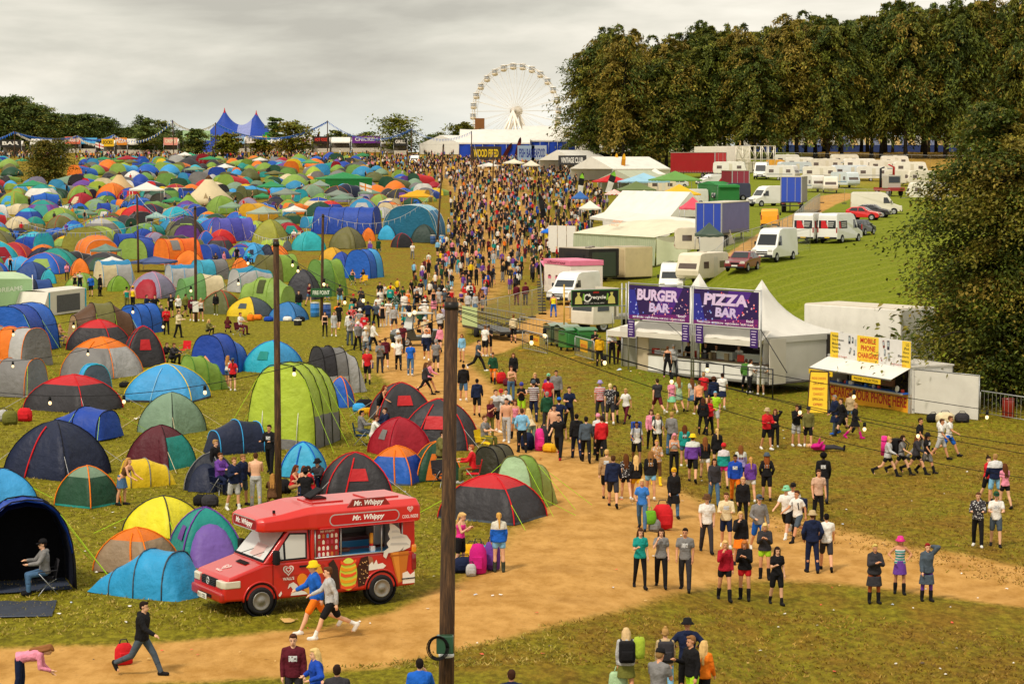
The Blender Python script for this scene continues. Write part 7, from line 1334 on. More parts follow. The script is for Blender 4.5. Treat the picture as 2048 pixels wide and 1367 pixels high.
for x,y,c,w,h in ((1222,392,'c8242a',56,2.8),(1287,400,'9cc8e0',76,3.4),(1350,398,'6a9a4a',80,3.4),(1272,415,'6a7a4a',60,3.1),(1288,440,'e2d8c2',74,3.2),(1358,430,'e6b52a',64,3.2),(1385,462,'e0566a',40,3.0),(1418,520,'4a5a50',42,2.6)):
    w*=1.3; t('gazebo',x-w/2,x+w/2,y-h*P(x,y)*1.3,y,c,rnd.uniform(5,25),1.,label={'c8242a':'bright red market gazebo','9cc8e0':'pale blue market gazebo','6a9a4a':'leaf green market gazebo','6a7a4a':'olive market gazebo','e2d8c2':'cream market gazebo','e6b52a':'yellow market gazebo beside the caravan','e0566a':'pink gazebo beside the blue lorry trailer','4a5a50':'small dark green gazebo with white sides'}[c],walls=(0,1) if c in('4a5a50',) else (),wall='d8d4ca')
for x,y,c,w,lb in ((1178,352,'e6e0d0',40,'small cream market canopy behind the shop banner'),(1310,372,'e8e4da',46,'white canopy behind the green awning'),(1236,455,'d8a82a',40,'ochre market canopy at the street edge'),(1180,448,'e4e0d4',44,'off white market canopy before the white marquee'),(1062,352,'dcd4c0',36,'pale canopy at the top of the street'),(1160,425,'3a6ab0',34,'blue market canopy in the street')):
    t('gazebo',x-w/2,x+w/2,y-3.2*P(x,y),y,c,rnd.uniform(-10,20),1.,label=lb)
for x,y,hd,c,lb in ((1300,352,80,'e2e0da','white hatchback behind the market awnings'),(1332,356,75,'3a3c40','dark estate car behind the market awnings'),(1352,376,-70,'d8d6d0','silver car beside the red lorry')): car(x,y,hd,lb,c)
van(1378,412,-80,'white van squeezed beside the green quilted shelter','e6e2da',5.2,1.95,2.4)
mq(1395,402,1436,404,3,2.4,2.9,'green quilted canvas shelter behind the yellow gazebo','2f8a44','all',col2='2f7a3c')
def cloth_stall():
    T=thing('checked_canopy','orange and white checked canopy in front of the red gazebo','canopy',GZ(1232,415),R(10),None,(1232,385)); m=MB(); n=10; w=3.4
    for i in range(n):
        for j in range(n): m.cur=['e0552a','f0ece4'][(i+j)%2]; f=lambda a,b:((a/n-.5)*w,(b/n-.5)*2.2,2.0+.8*(1-abs(a/n-.5)*2)*(b/n)**.7); m.add([f(i,j),f(i+1,j),f(i+1,j+1),f(i,j+1)],[(0,1,2,3)])
    put('checked_cloth',m.mesh('checks',weld=.002),'printv',T)
    for a in (-1.6,1.6):
        for b in (-1.,1.): MB().tube([(a,b,0),(a,b,2.05)],.04,5).build('leg','metal',T,'silver')
cloth_stall()
def flag(x,y,h,w,label,cols,txt=None,lean=6):
    T=thing('feather_flag',label,'flag',GZ(x,y),R(rnd.uniform(-15,15)),'tall feather flags'); MB().tube([(0,0,0),(.0,0,h*.7),(w*.15,0,h*.93),(w*.5,0,h)],.03,5).build('pole','metal',T,'charcoal')
    m=MB(); N=14
    for i in range(N):
        a,b=i/N,(i+1)/N; m.cur=cols[min(len(cols)-1,int(a*len(cols)))]; f=lambda t:(w*(.95 if t<.7 else .95*(1-((t-.7)/.3)**2*.45)),h*(.25+.75*t)); xo=lambda t:0 if t<.7 else w*.5*((t-.7)/.3)**2
        m.add([(xo(a),.02*sin(a*9),f(a)[1]),(f(a)[0],.1*sin(a*7),f(a)[1]*.985),(f(b)[0],.1*sin(b*7),f(b)[1]*.985),(xo(b),.02*sin(b*9),f(b)[1])],[(0,1,2,3)])
    m.build('sail','clothv',T); T.rotation_euler[1]=R(lean); return T
flag(1152,412,5.2,.9,'white feather flag with lime top in the street crowd',['e4e2dc','e4e2dc','1c1c1c','8ac43a']); flag(1205,398,5.0,1.1,'curved white and lime feather flag by the red gazebo',['e4e2dc','e4e2dc','2a2a2a','7ab83a'],lean=18); flag(1222,362,5.6,.8,'yellow feather flag behind the market tents, left of two',['d8a020','b87a1a','d8a020'],lean=8); flag(1240,364,5.6,.8,'yellow feather flag behind the market tents, right of two',['d8a020','b87a1a','d8a020'],lean=4); flag(1026,322,6,.9,'dark maroon feather flag beside the striped stalls',['4a1c1c','6a2a22','3a1414'],lean=14); flag(1000,320,5,.9,'small curled maroon flag left of the tall one',['4a1c1c','3a1414'],lean=30); flag(625,302,6,.8,'dark red feather flag above the far stalls',['6a1c1c','2a1414'],lean=16)
flag(1088,455,4.6,.7,'black feather flag leaning in the lower street',['1a1a1c','2a2a2c','1a1a1c'],lean=-12)
def umbrella():
    T=thing('parasol','bright blue parasol over a clothes rail in the street','parasol',GZ(1098,500),0); MB().lathe([(1.05,2.0),(.8,2.25),(.4,2.45),(.02,2.55)],10).build('canopy','cloth',T,'1f6ad0'); MB().tube([(0,0,0),(0,0,2.5)],.03,6).build('pole','metal',T,'white')
    for x,y,lb in ((1105,506,'clothes rail under the blue parasol'),(1150,478,'clothes rail hung with bright jackets beside the hoarding'),(1172,470,'clothes rail beside the white marquee')):
        q=thing('clothes_rail',lb,'clothes rail',GZ(x,y),R(20),'clothes rails'); MB().tube([(-.9,0,0),(-.9,0,1.6),(.9,0,1.6),(.9,0,0)],.025,6).build('rail','metal',q,'silver')
        for i in range(9): m=MB(); m.box((-.8+.2*i,0,1.15),(.14,.42,.8),taper=.6); m.build('garment','cloth',q,rnd.choice(TC),bevel=.03)
umbrella()
def hoarding():
    T=thing('hoarding','white panelled hoarding on scaffold poles beside the street','hoarding',GZ(1124,515),R(-35),None,(1125,470))
    for i in range(3): m=MB(); m.box((-1.2+1.2*i,0,2.0),(1.12,.05,2.9)); m.build('panel','print',T,'dedbd2')
    for i in range(4): MB().tube([(-1.8+1.2*i,.06,0),(-1.8+1.2*i,.06,3.7)],.035,6).build('pole','metal',T,'b8a078')
hoarding()
# the container stack with a scaffold frame, the far stage tents
T,L=boxbody(1388,345,1470,346,3,5.0,'white site containers stacked below the wood','e4ddcc','site_container','container',.1)
T=thing('scaffold_frame','open white scaffold frame beside the site containers','scaffold',GZ(1472,346),0,None,(1510,320)); Ls=78/P(1500,346); 
for i in range(7):
    for y in (0,2.5): MB().tube([(Ls*i/6,y,0),(Ls*i/6,y,5.0)],.07,5).build('upright','metal',T,'e0d8c6')
for z in (2.5,4.95):
    for y in (0,2.5): MB().tube([(0,y,z),(Ls,y,z)],.07,5).build('ledger','metal',T,'e0d8c6')
for i in range(6): MB().tube([(Ls*i/6,0,2.5 if i%2 else 4.95),(Ls*(i+1)/6,0,4.95 if i%2 else 2.5)],.05,5).build('brace','metal',T,'e0d8c6')
m=MB(); [m.box((1.5*k+.8,1.3,1.1),(1.3,1.6,2.0)) for k in range(int(Ls/1.6))]; m.build('cabin_row','panel',T,'d8d0be')
def stripetent(x0,x1,y,d,e,h,label,wall='1f46b8',c='e8e4da'):
    A=AT(x0,y,P(x0,y));B=AT(x1,y,P(x1,y)); rz,L=frame_ab(A,B); A.z=zat(A.x,A.y); T=thing('market_hall',label,'marquee',A,rz,None,((x0+x1)/2,y-30)); m=MB()
    m.grid(lambda u,v:(L*u-.0,d*v,e+(h-e)*(1-abs(2*v-1))-.12*abs(sin(u*PI*3))),18,8); m.grid(lambda u,v:(L*u,-.05,e-.35*v),18,1); m.build('roof_canvas','canvas',T,c)
    m=MB(); m.grid(lambda u,v:(L*u,.1+.12*sin(u*L*2.2),.05+(e-.3)*v),60,1); m.build('curtain_wall','canvas',T,wall)
    for k in range(7): MB().tube([(L*k/6,0,0),(L*k/6,0,e)],.06,5).build('post','metal',T,'silver')
stripetent(918,1060,320,20,4.2,7.6,'white roofed hall with blue curtain walls, left of the wheel base'); stripetent(1045,1150,316,22,4.4,8.2,'white roofed hall with royal blue curtains below the wheel')
mq(838,308,924,310,14,2.6,5.0,'broad white marquee left of the blue curtained hall','eae7df','all')
for x,w,h,c,tx,tc in ((972,62,3.0,'3a3228','WOOD FIRED','e0c020'),(1052,34,3.4,'9ab0c8','FISH BAR','2a3a8a'),(1078,30,3.4,'b0bccc','SEAFOOD','2a3a8a')):
    bannerflat(x-w/2,332,x+w/2,332,h,2.9,f'{cname(c) if c in CN else "printed"} stall front reading {tx.lower()} in the far street',c,tx,tc,'stall_sign')
bannerflat(950,300,969,300,4,7.2,'tall brown picture board beside the wheel','8a5a30',None); t('gazebo',1005,1050,318,342,'e6dfc8',5,1.2,label='cream canopy stall in the far street'); t('gazebo',955,1000,325,345,'e8e4da',-5,1.2,label='white flat canopy stall in the far street')
# row of far stalls behind the camp
FS=[(0,44,313,'2a2826','e0dcd2','BAR'),(60,118,308,'e6e2d8','e6e2d8',None),(130,162,306,'d86a50','e6ded2','NOODLES'),(158,192,306,'4a9ac8','4a9ac8',None),(203,229,311,'e8b818','e8e4da','SOCKS'),(230,255,308,'e08a28','e8e4da','PIZZA'),(255,310,308,'e6e2d8','e6e2d8',None),(327,356,308,'e89a8a','e8e4da','CREPES'),(449,490,305,'8ab0d0','e6e2d8','CANDY'),(490,525,303,'e4dad2','e8e4da','TEA'),(525,575,305,'e8e5de','e8e5de',None),(588,624,306,'e0d8d4','e8e4da','CHURROS'),(626,660,305,'2a1a1a','e8e4da','HOT FOOD'),(662,700,303,'eae6dc','eae6dc',None),(703,762,304,'6a2a8a','e8e4da','CHICKEN'),(762,800,306,'eae6dc','eae6dc',None),(787,815,310,'2a2a28','d8d4ca','GRILL')]
for x0,x1,y,c,c2,tx in FS:
    A=GZ(x0,y);B=GZ(x1,y); rz,L=frame_ab(A,B); w=dict(zip(('2a2826','e6e2d8','d86a50','4a9ac8','e8b818','e08a28','e89a8a','8ab0d0','e4dad2','e8e5de','e0d8d4','2a1a1a','eae6dc','6a2a8a','2a2a28'),('black','white','salmon','blue','yellow','orange','pink','pale blue','cream','plain white','cream and red','black and red','off white','purple','dark')))[c]
    T=thing('food_stall',f'{w} fronted food stall at the back of the campsite'+(f' with sign {tx.lower()}' if tx else ''),'food stall',A,rz,'food stalls behind the campsite',((x0+x1)/2,y-10)); 
    m=MB(); m.grid(lambda u,v:(L*u,4*v,2.7+1.3*(1-abs(2*v-1))),6,4); m.grid(lambda u,v:(L*u,-.02,2.7-.3*v),6,1); m.build('roof_canvas','canvas',T,c2); m=MB(); m.box((L/2,.1,.55),(L*.96,.1,1.1)); m.build('counter','panel',T,'c8c0b2' if c!='2a2826' else '3a3430'); m=MB(); m.box((L/2,3.8,1.3),(L,.1,2.6)); m.build('back_wall','canvas',T,'6a6258')
    for x in (.05,L-.05): MB().tube([(x,0,0),(x,0,2.7)],.06,5).build('post','metal',T,'silver')
    if tx: m=MB(); m.box((L/2,-.12,3.3),(L*.96,.08,1.9)); s=m.build('sign_board','print',T,c); text(tx,L*.76,.9,s,(L/2,-.18,3.4),{'e8b818':'3a2a08','e0d8d4':'b82a2a','2a1a1a':'d83a2a','8ab0d0':'d88a3a','e89a8a':'e8e0c0','e4dad2':'6a6a68'}.get(c,'e8e4dc'),bold=.03)
bannerflat(366,306,421,306,2.6,4.6,'mint green painted sign board reading luxy campus above the stalls','a8c89a','Loxy Campas' if 0 else 'Luxy Campas','c8483a',tw=.7,th=.42); bannerflat(530,302,550,302,1.9,4.4,'bright green sign above the plain white stall','1f9a50','W','e8f0e8',th=.5,tw=.5)
# pale green marquee side at the left edge
def greenstall():
    A=GZ(-40,640);B=GZ(66,628); rz,L=frame_ab(A,B); T=thing('printed_marquee','pale green printed stall wall at the left edge','marquee',A,rz,None,(30,600)); m=MB(); m.grid(lambda u,v:(L*u,0,.05+2.9*v-.35*u*v),6,2); m.build('printed_wall','print',T,'a8cf98')
    m=MB(); m.grid(lambda u,v:(L*u,3*v,2.95-.35*u+.5*sin(PI*v)),6,4); m.build('roof_canvas','canvas',T,'c0d8b0'); m=MB(); m.grid(lambda u,v:(L,3*u,.05+2.55*v),2,2); m.build('side_wall','canvas',T,'5a7a68'); text('S OF DREAMS',L*.8,.35,T,(L*.4,-.02,2.0),'e2f0d8',bold=.03)
    m=MB(Matrix.Translation((L*.25,-.02,.9))); m.grid(lambda u,v:((.55+.06*v)*cos(2*PI*u),0,(.55+.06*v)*sin(2*PI*u)),24,1); m.build('circle_emblem','print',T,'d0e6c2')
    for x in (0,L): MB().tube([(x,0,0),(x,0,2.9)],.04,5).build('post','metal',T,'white')
greenstall()
def awningtrailer():
    A=GZ(98,632);B=GZ(172,622); rz,L=frame_ab(A,B); T=thing('trailer_tent','cream trailer tent edged in cyan with grey mesh door','tent',A,rz,None,(125,600)); m=MB(); h=1.75
    m.grid(lambda u,v:(L*u,2.4*v,h+.15*sin(PI*v)),2,4); m.grid(lambda u,v:(L*u,0,.03+h*v),2,1); m.grid(lambda u,v:(L*u,2.4,.03+h*v),2,1); m.grid(lambda u,v:(L,2.4*u,.03+h*v),2,1); m.grid(lambda u,v:(-1.2*(1-v),2.4*u,.03+h*v),2,1); m.add([(-1.2,0,.03),(0,0,.03),(0,0,h)],[(0,1,2)]); m.build('canvas_body','canvas',T,'e2dccf')
    m=MB(); m.box((L*.52,-.02,h*.47),(L*.62,.02,h*.72)); m.build('mesh_door','cloth',T,'5a5a5c')
    for x in (.08,L-.06): m=MB(); m.box((x,-.025,h*.5),(.16,.02,h*.96)); m.build('edge_strip','cloth',T,'2fb0d8')
awningtrailer()
# ---------------------------------------------------------------- trees
def lerp(a,b,t): return a+(b-a)*t
def bark_mat():
    m=MATS['wood'].copy(); m.name='bark'; MATS['bark']=m
    for n in m.node_tree.nodes:
        if n.type=='VALTORGB':
            for e,c in zip(n.color_ramp.elements,('14100b','2c241a','4a4034')): e.color=H(c)
bark_mat()
def leafquad(m,c,d,up,l,w,col):
    d=d.normalized(); s=d.cross(up); s=s.normalized() if s.length>1e-3 else Vector((1,0,0)); n=s.cross(d)
    m.cur=col; m.add([c-d*l*.5,c+s*w*.5+n*w*.12,c+d*l*.5-n*w*.1,c-s*w*.5+n*w*.12],[(0,1,2,3)],False)
def tree_mesh(rg,Hh,Rr,zb,nb,per,ll,lw,pal,droop,shape,trunk_r=.3,clump=1.):
    """returns (crown mesh, trunk mesh): boughs leave the trunk, arch out and droop, each hung with sprays of leaves"""
    lf=MB(); tk=MB(); lean=Vector((rg.uniform(-.03,.03),rg.uniform(-.03,.03),0))*Hh
    ax=lambda z:lean*(z/Hh)**1.5+Vector((sin(z*.4)*.12,cos(z*.33)*.12,z))
    tk.tube([ax(z) for z in np.linspace(0,Hh*.93,9)],[trunk_r*(1.25 if i==0 else 1-.11*i) for i in range(9)],8)
    for b in range(nb):
        t=(b+rg.random())/nb; z0=zb+(Hh-zb)*(t**.9)*.96; a=b*2.4+rg.uniform(-.5,.5); rad=Rr*shape(t)*rg.uniform(.5,1.2)
        out=Vector((cos(a),sin(a),0)); rise=lerp(.25,1.1,t)*rad*.55*rg.uniform(.6,1.3)+(Hh*max(0,rg.uniform(-.08,.085)) if t>.72 else 0)
        f=lambda u:ax(min(z0,Hh*.93))+out*rad*u+Vector((0,0,rise*sin(u*PI*.62)-droop*rad*u*u))
        if rg.random()<.6: tk.tube([f(u) for u in (0,.25,.5,.8)],[trunk_r*.32*(1-t*.6),trunk_r*.22*(1-t*.6),trunk_r*.14,trunk_r*.05],5,False)
        tone=rg.choice(pal); 
        for k in range(per):
            u=rg.uniform(.12,1.03)**.75; sp=clump*lerp(.4,1.,u)*rad*.2
            c=f(u)+Vector((rg.gauss(0,sp),rg.gauss(0,sp),rg.gauss(0,sp*.34)-abs(rg.gauss(0,sp*.3))))
            d=out*rg.uniform(.4,1)+Vector((rg.gauss(0,.6),rg.gauss(0,.6),-droop*1.1*u+rg.gauss(0,.35)))
            col=tone if rg.random()<.75 else rg.choice(pal); q=H(col); j=rg.uniform(.5,1.5); lf_c=tuple(x*j for x in q[:3])+(1,)
            leafquad(lf,c,d,Vector((rg.gauss(0,.5),rg.gauss(0,.5),1)),ll*rg.uniform(.6,1.35),lw*rg.uniform(.6,1.3),lf_c)
    return lf.mesh('crown'),tk.mesh('trunk')
def plant(loc,cm,tm,label,cat='tree',name='beech_tree',group=None,s=1,rz=0,sz=None,near=None):
    T=thing(name,label,cat,loc,rz,group,near or proj(Vector(loc)+Vector((0,0,4)))); T.scale=(s,s,sz or s); put('crown',cm,'leaf',T); put('trunk',tm,'bark',T); return T
def FARP(x,p): X=(x-CX)/p; Y=F/p; return Vector((X,Y,zat(X,Y)))
BEECH=['666e24','505e22','747428','847428','5c6622','6c6e22','907c34','485622']
sh_beech=lambda t:max(.16,1.12*math.sqrt(max(0,1-((t-.34)/.70)**2)))
_rg=random.Random(3); BT=[tree_mesh(_rg,27,6.2,5.6,96,150,.85,.30,[_rg.choice(BEECH) for _ in range(5)],.62,sh_beech,.36,.62) for _ in range(5)]
def wood_top(x): return np.interp(x,[1130,1180,1240,1290,1350,1410,1480,1540,1600,1680,1760,1850,1950,2100],[150,92,70,100,85,58,62,75,48,40,30,16,8,4])
for row,(p,n,sx) in enumerate(((9.3,26,0),(8.7,24,15),(8.1,22,-12))):
    for i in range(n):
        x=1160+row*8+sx+(960)*(i+_rg.uniform(.1,.9))/n; o=FARP(x,p*_rg.uniform(.985,1.015)); yb=proj(o)[1]; hpx=yb-(wood_top(x)+_rg.choice([-14,-4,4,16,30])+_rg.uniform(-8,10)+row*4)
        hh=hpx/p; cm,tm=BT[_rg.randrange(5)]; sz=hh/27; plant(o,cm,tm,'tall beech in the %s row of the wood'%('front','middle','rear')[row],group='beech trees of the wood',s=_rg.uniform(.9,1.25),sz=sz,rz=_rg.uniform(0,6.28))
LEFT=['56662e','4a5a2a','687636','76742c','5c6c32']
sh_round=lambda t:.55+.62*sin(PI*min(1,.12+t*.92))
LT=[tree_mesh(_rg,14,5.6,1.5,44,95,.9,.55,LEFT,.22,sh_round,.28,1.25) for _ in range(3)]
for row,p in enumerate((6.6,6.2,5.9)):
    x=-40.
    while x<700:
        ytop=np.interp(x,[-40,0,60,110,140,180,230,270,300,340,380,430,520,600,700],[196,198,203,222,238,232,246,256,240,250,258,262,262,268,272])+_rg.uniform(-5,14)+row*3
        o=FARP(x,p); hh=(proj(o)[1]-ytop)/p; k=_rg.randrange(3)
        if hh>2 and not 405<x<548: plant(o,*LT[k],'dark green tree on the far left skyline','tree','broadleaf_tree','trees on the far left skyline',s=max(.45,min(1.1,hh/14*1.05)),sz=hh/14,rz=_rg.uniform(0,6))
        x+=_rg.uniform(24,40) if x<420 else _rg.uniform(34,60)
for x0,x1,yt,p,c,lb in ((372,412,262,8.2,LEFT,'bushy olive tree beside the mint green sign'),(270,320,262,7.6,LEFT,'olive tree behind the orange stall'),(428,480,276,8,['76741e','686e1e','80781a'],'spreading olive bush in front of the big top'),(536,566,238,7.4,['5a6c2c','627430'],'tall upright tree just right of the big top'),(545,622,256,7.8,['76741e','826e1a','666c1a'],'wide olive tree between the big top and the stalls'),(505,540,284,7.8,['6c701a','766a1a'],'low olive bush under the big top'),(752,842,243,7.6,['68721a','5c682a','76741e'],'round topped tree left of the wheel beside a pole'),(895,955,250,7.4,['60681e','76721e'],'dark bushy tree at the foot of the wheel'),(655,700,268,6.6,LEFT,'low tree above the white stall roof'),(700,752,274,6.4,LEFT,'low hedge tree left of the round topped tree'),(842,900,276,6.4,LEFT,'low hedge tree right of the round topped tree')):
    o=FARP((x0+x1)/2,p); hh=max(3,(proj(o)[1]-yt)/p); w=(x1-x0)/p/2
    cm,tm=tree_mesh(_rg,hh,w,hh*.12,34,90,.8,.5,c,.15,sh_round,.22,1.3); plant(o,cm,tm,lb,'tree','broadleaf_tree')
o=GZ(98,368); cm,tm=tree_mesh(_rg,7.6,4.3,.6,60,170,.42,.26,['645e18','4e541a','76661c','58601e'],.2,lambda t:.6+.55*sin(PI*min(1,.2+t*.8)),.2,1.2); plant(o,cm,tm,'dense dark bush standing among the tents','tree','dense_bush',near=(98,320))
# the big tree at the right edge
NEAR=['566018','4a5616','6e6a1e','424e14','7a6e24','86742c','5c6420']
def sh_big(t): return np.interp(t,[0,.15,.35,.6,.8,1],[.85,1.05,1.0,.72,.5,.22])
o=GZ(2012,806); cm,tm=tree_mesh(_rg,14.8,5.7,.7,150,640,.23,.13,NEAR,.34,sh_big,.34,.85); plant(o,cm,tm,'large dark leafy tree overhanging the stalls at the right edge','tree','big_leafy_tree',near=(1950,600))
o=GZ(2130,800); cm,tm=tree_mesh(_rg,15.5,6.2,.6,110,420,.25,.14,NEAR,.34,sh_big,.34,.7); plant(o,cm,tm,'second dark tree cut off by the right edge','tree','big_leafy_tree',near=(2040,500))
o=GZ(1990,775); cm,tm=tree_mesh(_rg,4.5,4.5,.2,40,150,.4,.24,NEAR,.2,sh_round,.15,1.2); plant(o,cm,tm,'dark undergrowth bush beneath the big right hand tree','bush','dense_bush',near=(1990,760))
# ---------------------------------------------------------------- the far fairground
def ferris():
    p=5.6; hub=AT(1031,222,p); rr=16.6; T=thing('ferris_wheel','tall white ferris wheel rising behind the halls','ferris wheel',(hub.x,hub.y,hub.z),R(-24),None,(1028,215)); W='efe6d8'
    for y in (-.9,.9):
        MB().tube([(rr*cos(a),y,rr*sin(a)) for a in [2*PI*k/64 for k in range(65)]],.12,6).build('rim','paint',T,W); MB().tube([((rr-1.2)*cos(a),y,(rr-1.2)*sin(a)) for a in [2*PI*k/64 for k in range(65)]],.07,5).build('inner_ring','paint',T,W)
        for k in range(28): a=2*PI*k/28; MB().tube([(0,y*2.0,0),(rr*cos(a),y,rr*sin(a))],.055,4).build('spoke','paint',T,W)
    m=MB(Matrix.Rotation(PI/2,4,'X')); m.lathe([(1.75,-2.4),(1.8,-2.1),(.9,-1.9),(.8,1.9),(1.2,2.2)],24); m.build('hub','paint',T,'d8cfc0')
    for s in (-1,1):
        for dx in (-9,-4.2,4.2,9): MB().tube([(0,s*2.2,0),(dx,s*(4.5 if abs(dx)<5 else 2.6),-19)],.42,6).build('support_leg','paint',T,W)
    bm_=MB(); bm_.lathe([(.3,-2.3),(1.0,-2.1),(1.15,-1.5),(1.1,-1.3)],12); b=bm_.mesh('basket'); rm=MB(); rm.lathe([(1.25,-.1),(1.2,.0),(.5,.18),(.05,.25)],12); r_=rm.mesh('gondola_roof'); cg=MB(); [cg.tube([(1.1*cos(a),1.1*sin(a),-1.4),(1.15*cos(a),1.15*sin(a),-.05)],.04,4) for a in [PI*k/4 for k in range(8)]]; cg.lathe([(.95,-1.3),(.95,-.2)],10); c_=cg.mesh('cage')
    for k in range(28):
        a=2*PI*(k+.25)/28; g=put('gondola',b,'paint',T,'e2d2b8',((rr+.1)*cos(a),0,(rr+.1)*sin(a)+.2)); put('gondola_roof',r_,'paint',g,W); put('cage',c_,'glass',g,'b8bcc4')
    for k in range(0,28): 
        a=2*PI*k/28; MB().tube([(rr*cos(a),-.9,rr*sin(a)),(rr*cos(a),.9,rr*sin(a))],.07,4).build('cross_tie','paint',T,W)
ferris()
def bigtop():
    p=6.4; o=FARP(478,p); z=lambda y:(proj(o)[1]-y)/p; T=thing('circus_tent','blue two peaked big top with red caps on the skyline','big top',o,0,None,(480,260)); sx=lambda x:(x-478)/p
    pk=[(sx(452),z(233),5.2),(sx(515),z(238),4.2)]
    def hgt(x,y):
        b=0
        for px,h,r in pk: d=math.hypot((x-px),y*1.05); b+=(h*(.32*math.exp(-d/1.7)+.68*math.exp(-(d/9.)**1.45)))**3
        b=b**(1/3); sd=max(0,1-(abs(sx(483)-x)/12.5)**2.2-(y/9)**2); return max(.05,b*min(1,sd*3)+2.2*sd**.6)
    m=MB()
    N=54;M_=30
    f=lambda u,v:((sx(483)+(u-.5)*25),(v-.5)*18)
    for i in range(N):
        for j in range(M_):
            c=[f(a/N,b/M_) for a,b in ((i,j),(i+1,j),(i+1,j+1),(i,j+1))]; xm=c[0][0]; m.cur='1f45a8' if (xm<sx(478) or xm>sx(506)) else '8f98cc'
            m.add([(x,y,hgt(x,y)) for x,y in c],[(0,1,2,3)],True)
    put('canopy',m.mesh('canopy',weld=.004),'tent_v',T)
    for px,h,r in pk: MB().lathe([(1.1,-1.7),(.85,-.9),(1.0,-.3),(.5,.6),(.25,1.4),(.05,2.4)],12,(px,0,h+.2)).build('peak_cap','canvas',T,'c01c28'); MB().tube([(px,0,0),(px,0,h+2)],.2,6).build('king_pole','metal',T,'grey')
bigtop()
def stripehall():
    o=FARP(1700,7.2); T=thing('striped_marquee','low yellow and blue striped big top glimpsed through the tree trunks','big top',o,0,None,(1700,300)); m=MB(); Lx=64
    for i in range(32): m.cur=['a8884a','9a9484','a8884a','5a6078'][i%4]; a=-Lx/2+Lx*i/32; b=a+Lx/32; m.add([(a,0,2.2),(b,0,2.2),(b,6,4.6),(a,6,4.6)],[(0,1,2,3)]); m.cur='26386a'; m.add([(a,0,0),(b,0,0),(b,0,2.2),(a,0,2.2)],[(0,1,2,3)])
    m.build('striped_canvas','printv',T)
    T=thing('site_tent','pale marquee glimpsed through the left tree trunks','marquee',FARP(1290,7.4),0,None,(1290,300)); marquee(T,46,14,4,6.5,'e8e4dc','all')
    T=thing('site_tent','yellow site tent glimpsed between the beech trunks','marquee',FARP(1290,8.0),0,None,(1290,306)); marquee(T,7,5,2.6,3.4,'e8c020','all')
stripehall()
# ---------------------------------------------------------------- poles, festoon lights, bunting
def pole(x,yb,yt,r,label,lean=0,pbase=None,base=None):
    A=base or GZ(x,yb); p=F/(A.y); h=A.z; top=AT(x+lean,yt,P(x,yb)); T=thing('wooden_pole',label,'pole',A,0,'wooden poles carrying lights and bunting',(x,(yb+yt)/2)); d=top-A
    MB().tube([(0,0,-.3),d*.35,d*.7,d*.985,d],[r*1.12,r*1.05,r*.97,r*.92,r*.8],12).build('shaft','wood',T); MB().tube([d*.972,d*.99],r*1.02,12).build('cap_band','metal',T,'2a2622'); return T,A+d*.99
PT={}
T,PT['near']=pole(891,1460,595,.142,'thick weathered pole in the near centre with a green box',12)
d=PT['near']-T.location; zb=d.z*.215; m=MB(); m.box((-.02+d.x*.19,-.24,zb),(.34,.2,.36)); jb=m.build('junction_box','paint',T,'1f4a34',bevel=.02); 
m=MB(Matrix.Translation((-.16+d.x*.19,-.37,zb-.05))@Matrix.Rotation(R(90),4,'X'));[m.tube([((.17+.012*k)*cos(a)*(1-.1*(k%2)),(.2+.011*k)*sin(a),.012*k-.03) for a in [2*PI*q/18 for q in range(19)]],.011,5) for k in range(5)]; m.build('cable_coil','rubber',T,'141312'); m=MB(); m.lathe([(.155,0),(.155,.05)],14,(d.x*.17,0,zb-.3)); m.build('strap','print',T,'d8d6d0')
for k,(x,yb,yt,r,l,lb) in dict(left=(557,1012,478,.105,-5,'tall dark pole beside the lime green tunnel tent'),back=(392,645,412,.1,-2,'thin dark pole behind the brown tunnel tent'),mid=(643,640,428,.1,3,'thin brown pole beside the blue water butts'),far=(277,545,387,.1,-3,'thin pole beside the winged lime tent'),teal=(874,492,288,.1,13,'leaning pole beside the teal fronted tent'),s1=(985,408,300,.1,2,'pole with bunting in the upper street'),s2=(943,345,262,.1,0,'pole in front of the blue curtained hall'),s3=(823,325,256,.1,0,'pole beside the round topped tree'),f1=(655,312,241,.12,0,'pole rising above the far white stalls'),f2=(348,318,240,.12,-3,'pole rising beside the mint green sign'),f3=(431,316,245,.12,0,'pole in front of the big top'),f4=(29,316,262,.12,0,'pole at the far left stalls'),f5=(152,312,270,.12,0,'pole rising just behind the dark round bush'),f6=(228,310,270,.12,0,'pole by the socks stall')).items():
    T,PT[k]=pole(x,yb,yt,r,lb,l)
    if k=='mid': m=MB(); m.box((0,-.12,2.0),(1.5,.03,.62),rz=.1); s=m.build('exit_sign','print',T,'2a5a34'); text('FIRE POINT',1.2,.3,s,(0,-.14,2.0),'e0e8d8',rz=.1)
    if k=='back': m=MB(); m.box((0,-.11,1.1),(.42,.02,.75)); m.build('notice','print',T,'dcdad2')
def sag(a,b,s,n=26): return [a.lerp(b,t/n)-Vector((0,0,s*4*(t/n)*(1-t/n))) for t in range(n+1)]
def festoon(a,b,s,nb,label,lit=True,r=.0085,bulbs=None):
    o=a.copy(); T=thing('festoon_lights',label,'string lights',o,0,'strings of festoon lights',proj(a.lerp(b,.4))); pts=sag(a-o,b-o,s,30); MB().tube(pts,r,5).build('cable','rubber',T,'17161a')
    for k in range(nb):
        t=(k+.5)/nb if bulbs is None else bulbs[k]; q=(b-a)*t-Vector((0,0,s*4*t*(1-t)))
        sk=MB().lathe([(.02,-.02),(.038,-.03),(.038,-.12),(.028,-.13)],8,q).build('socket','rubber',T,'151517'); m=MB(); m.ell(q+Vector((0,0,-.18)),(.042,.042,.05),10,7); m.build('bulb','bulb_glow',sk,'ffd9a0')
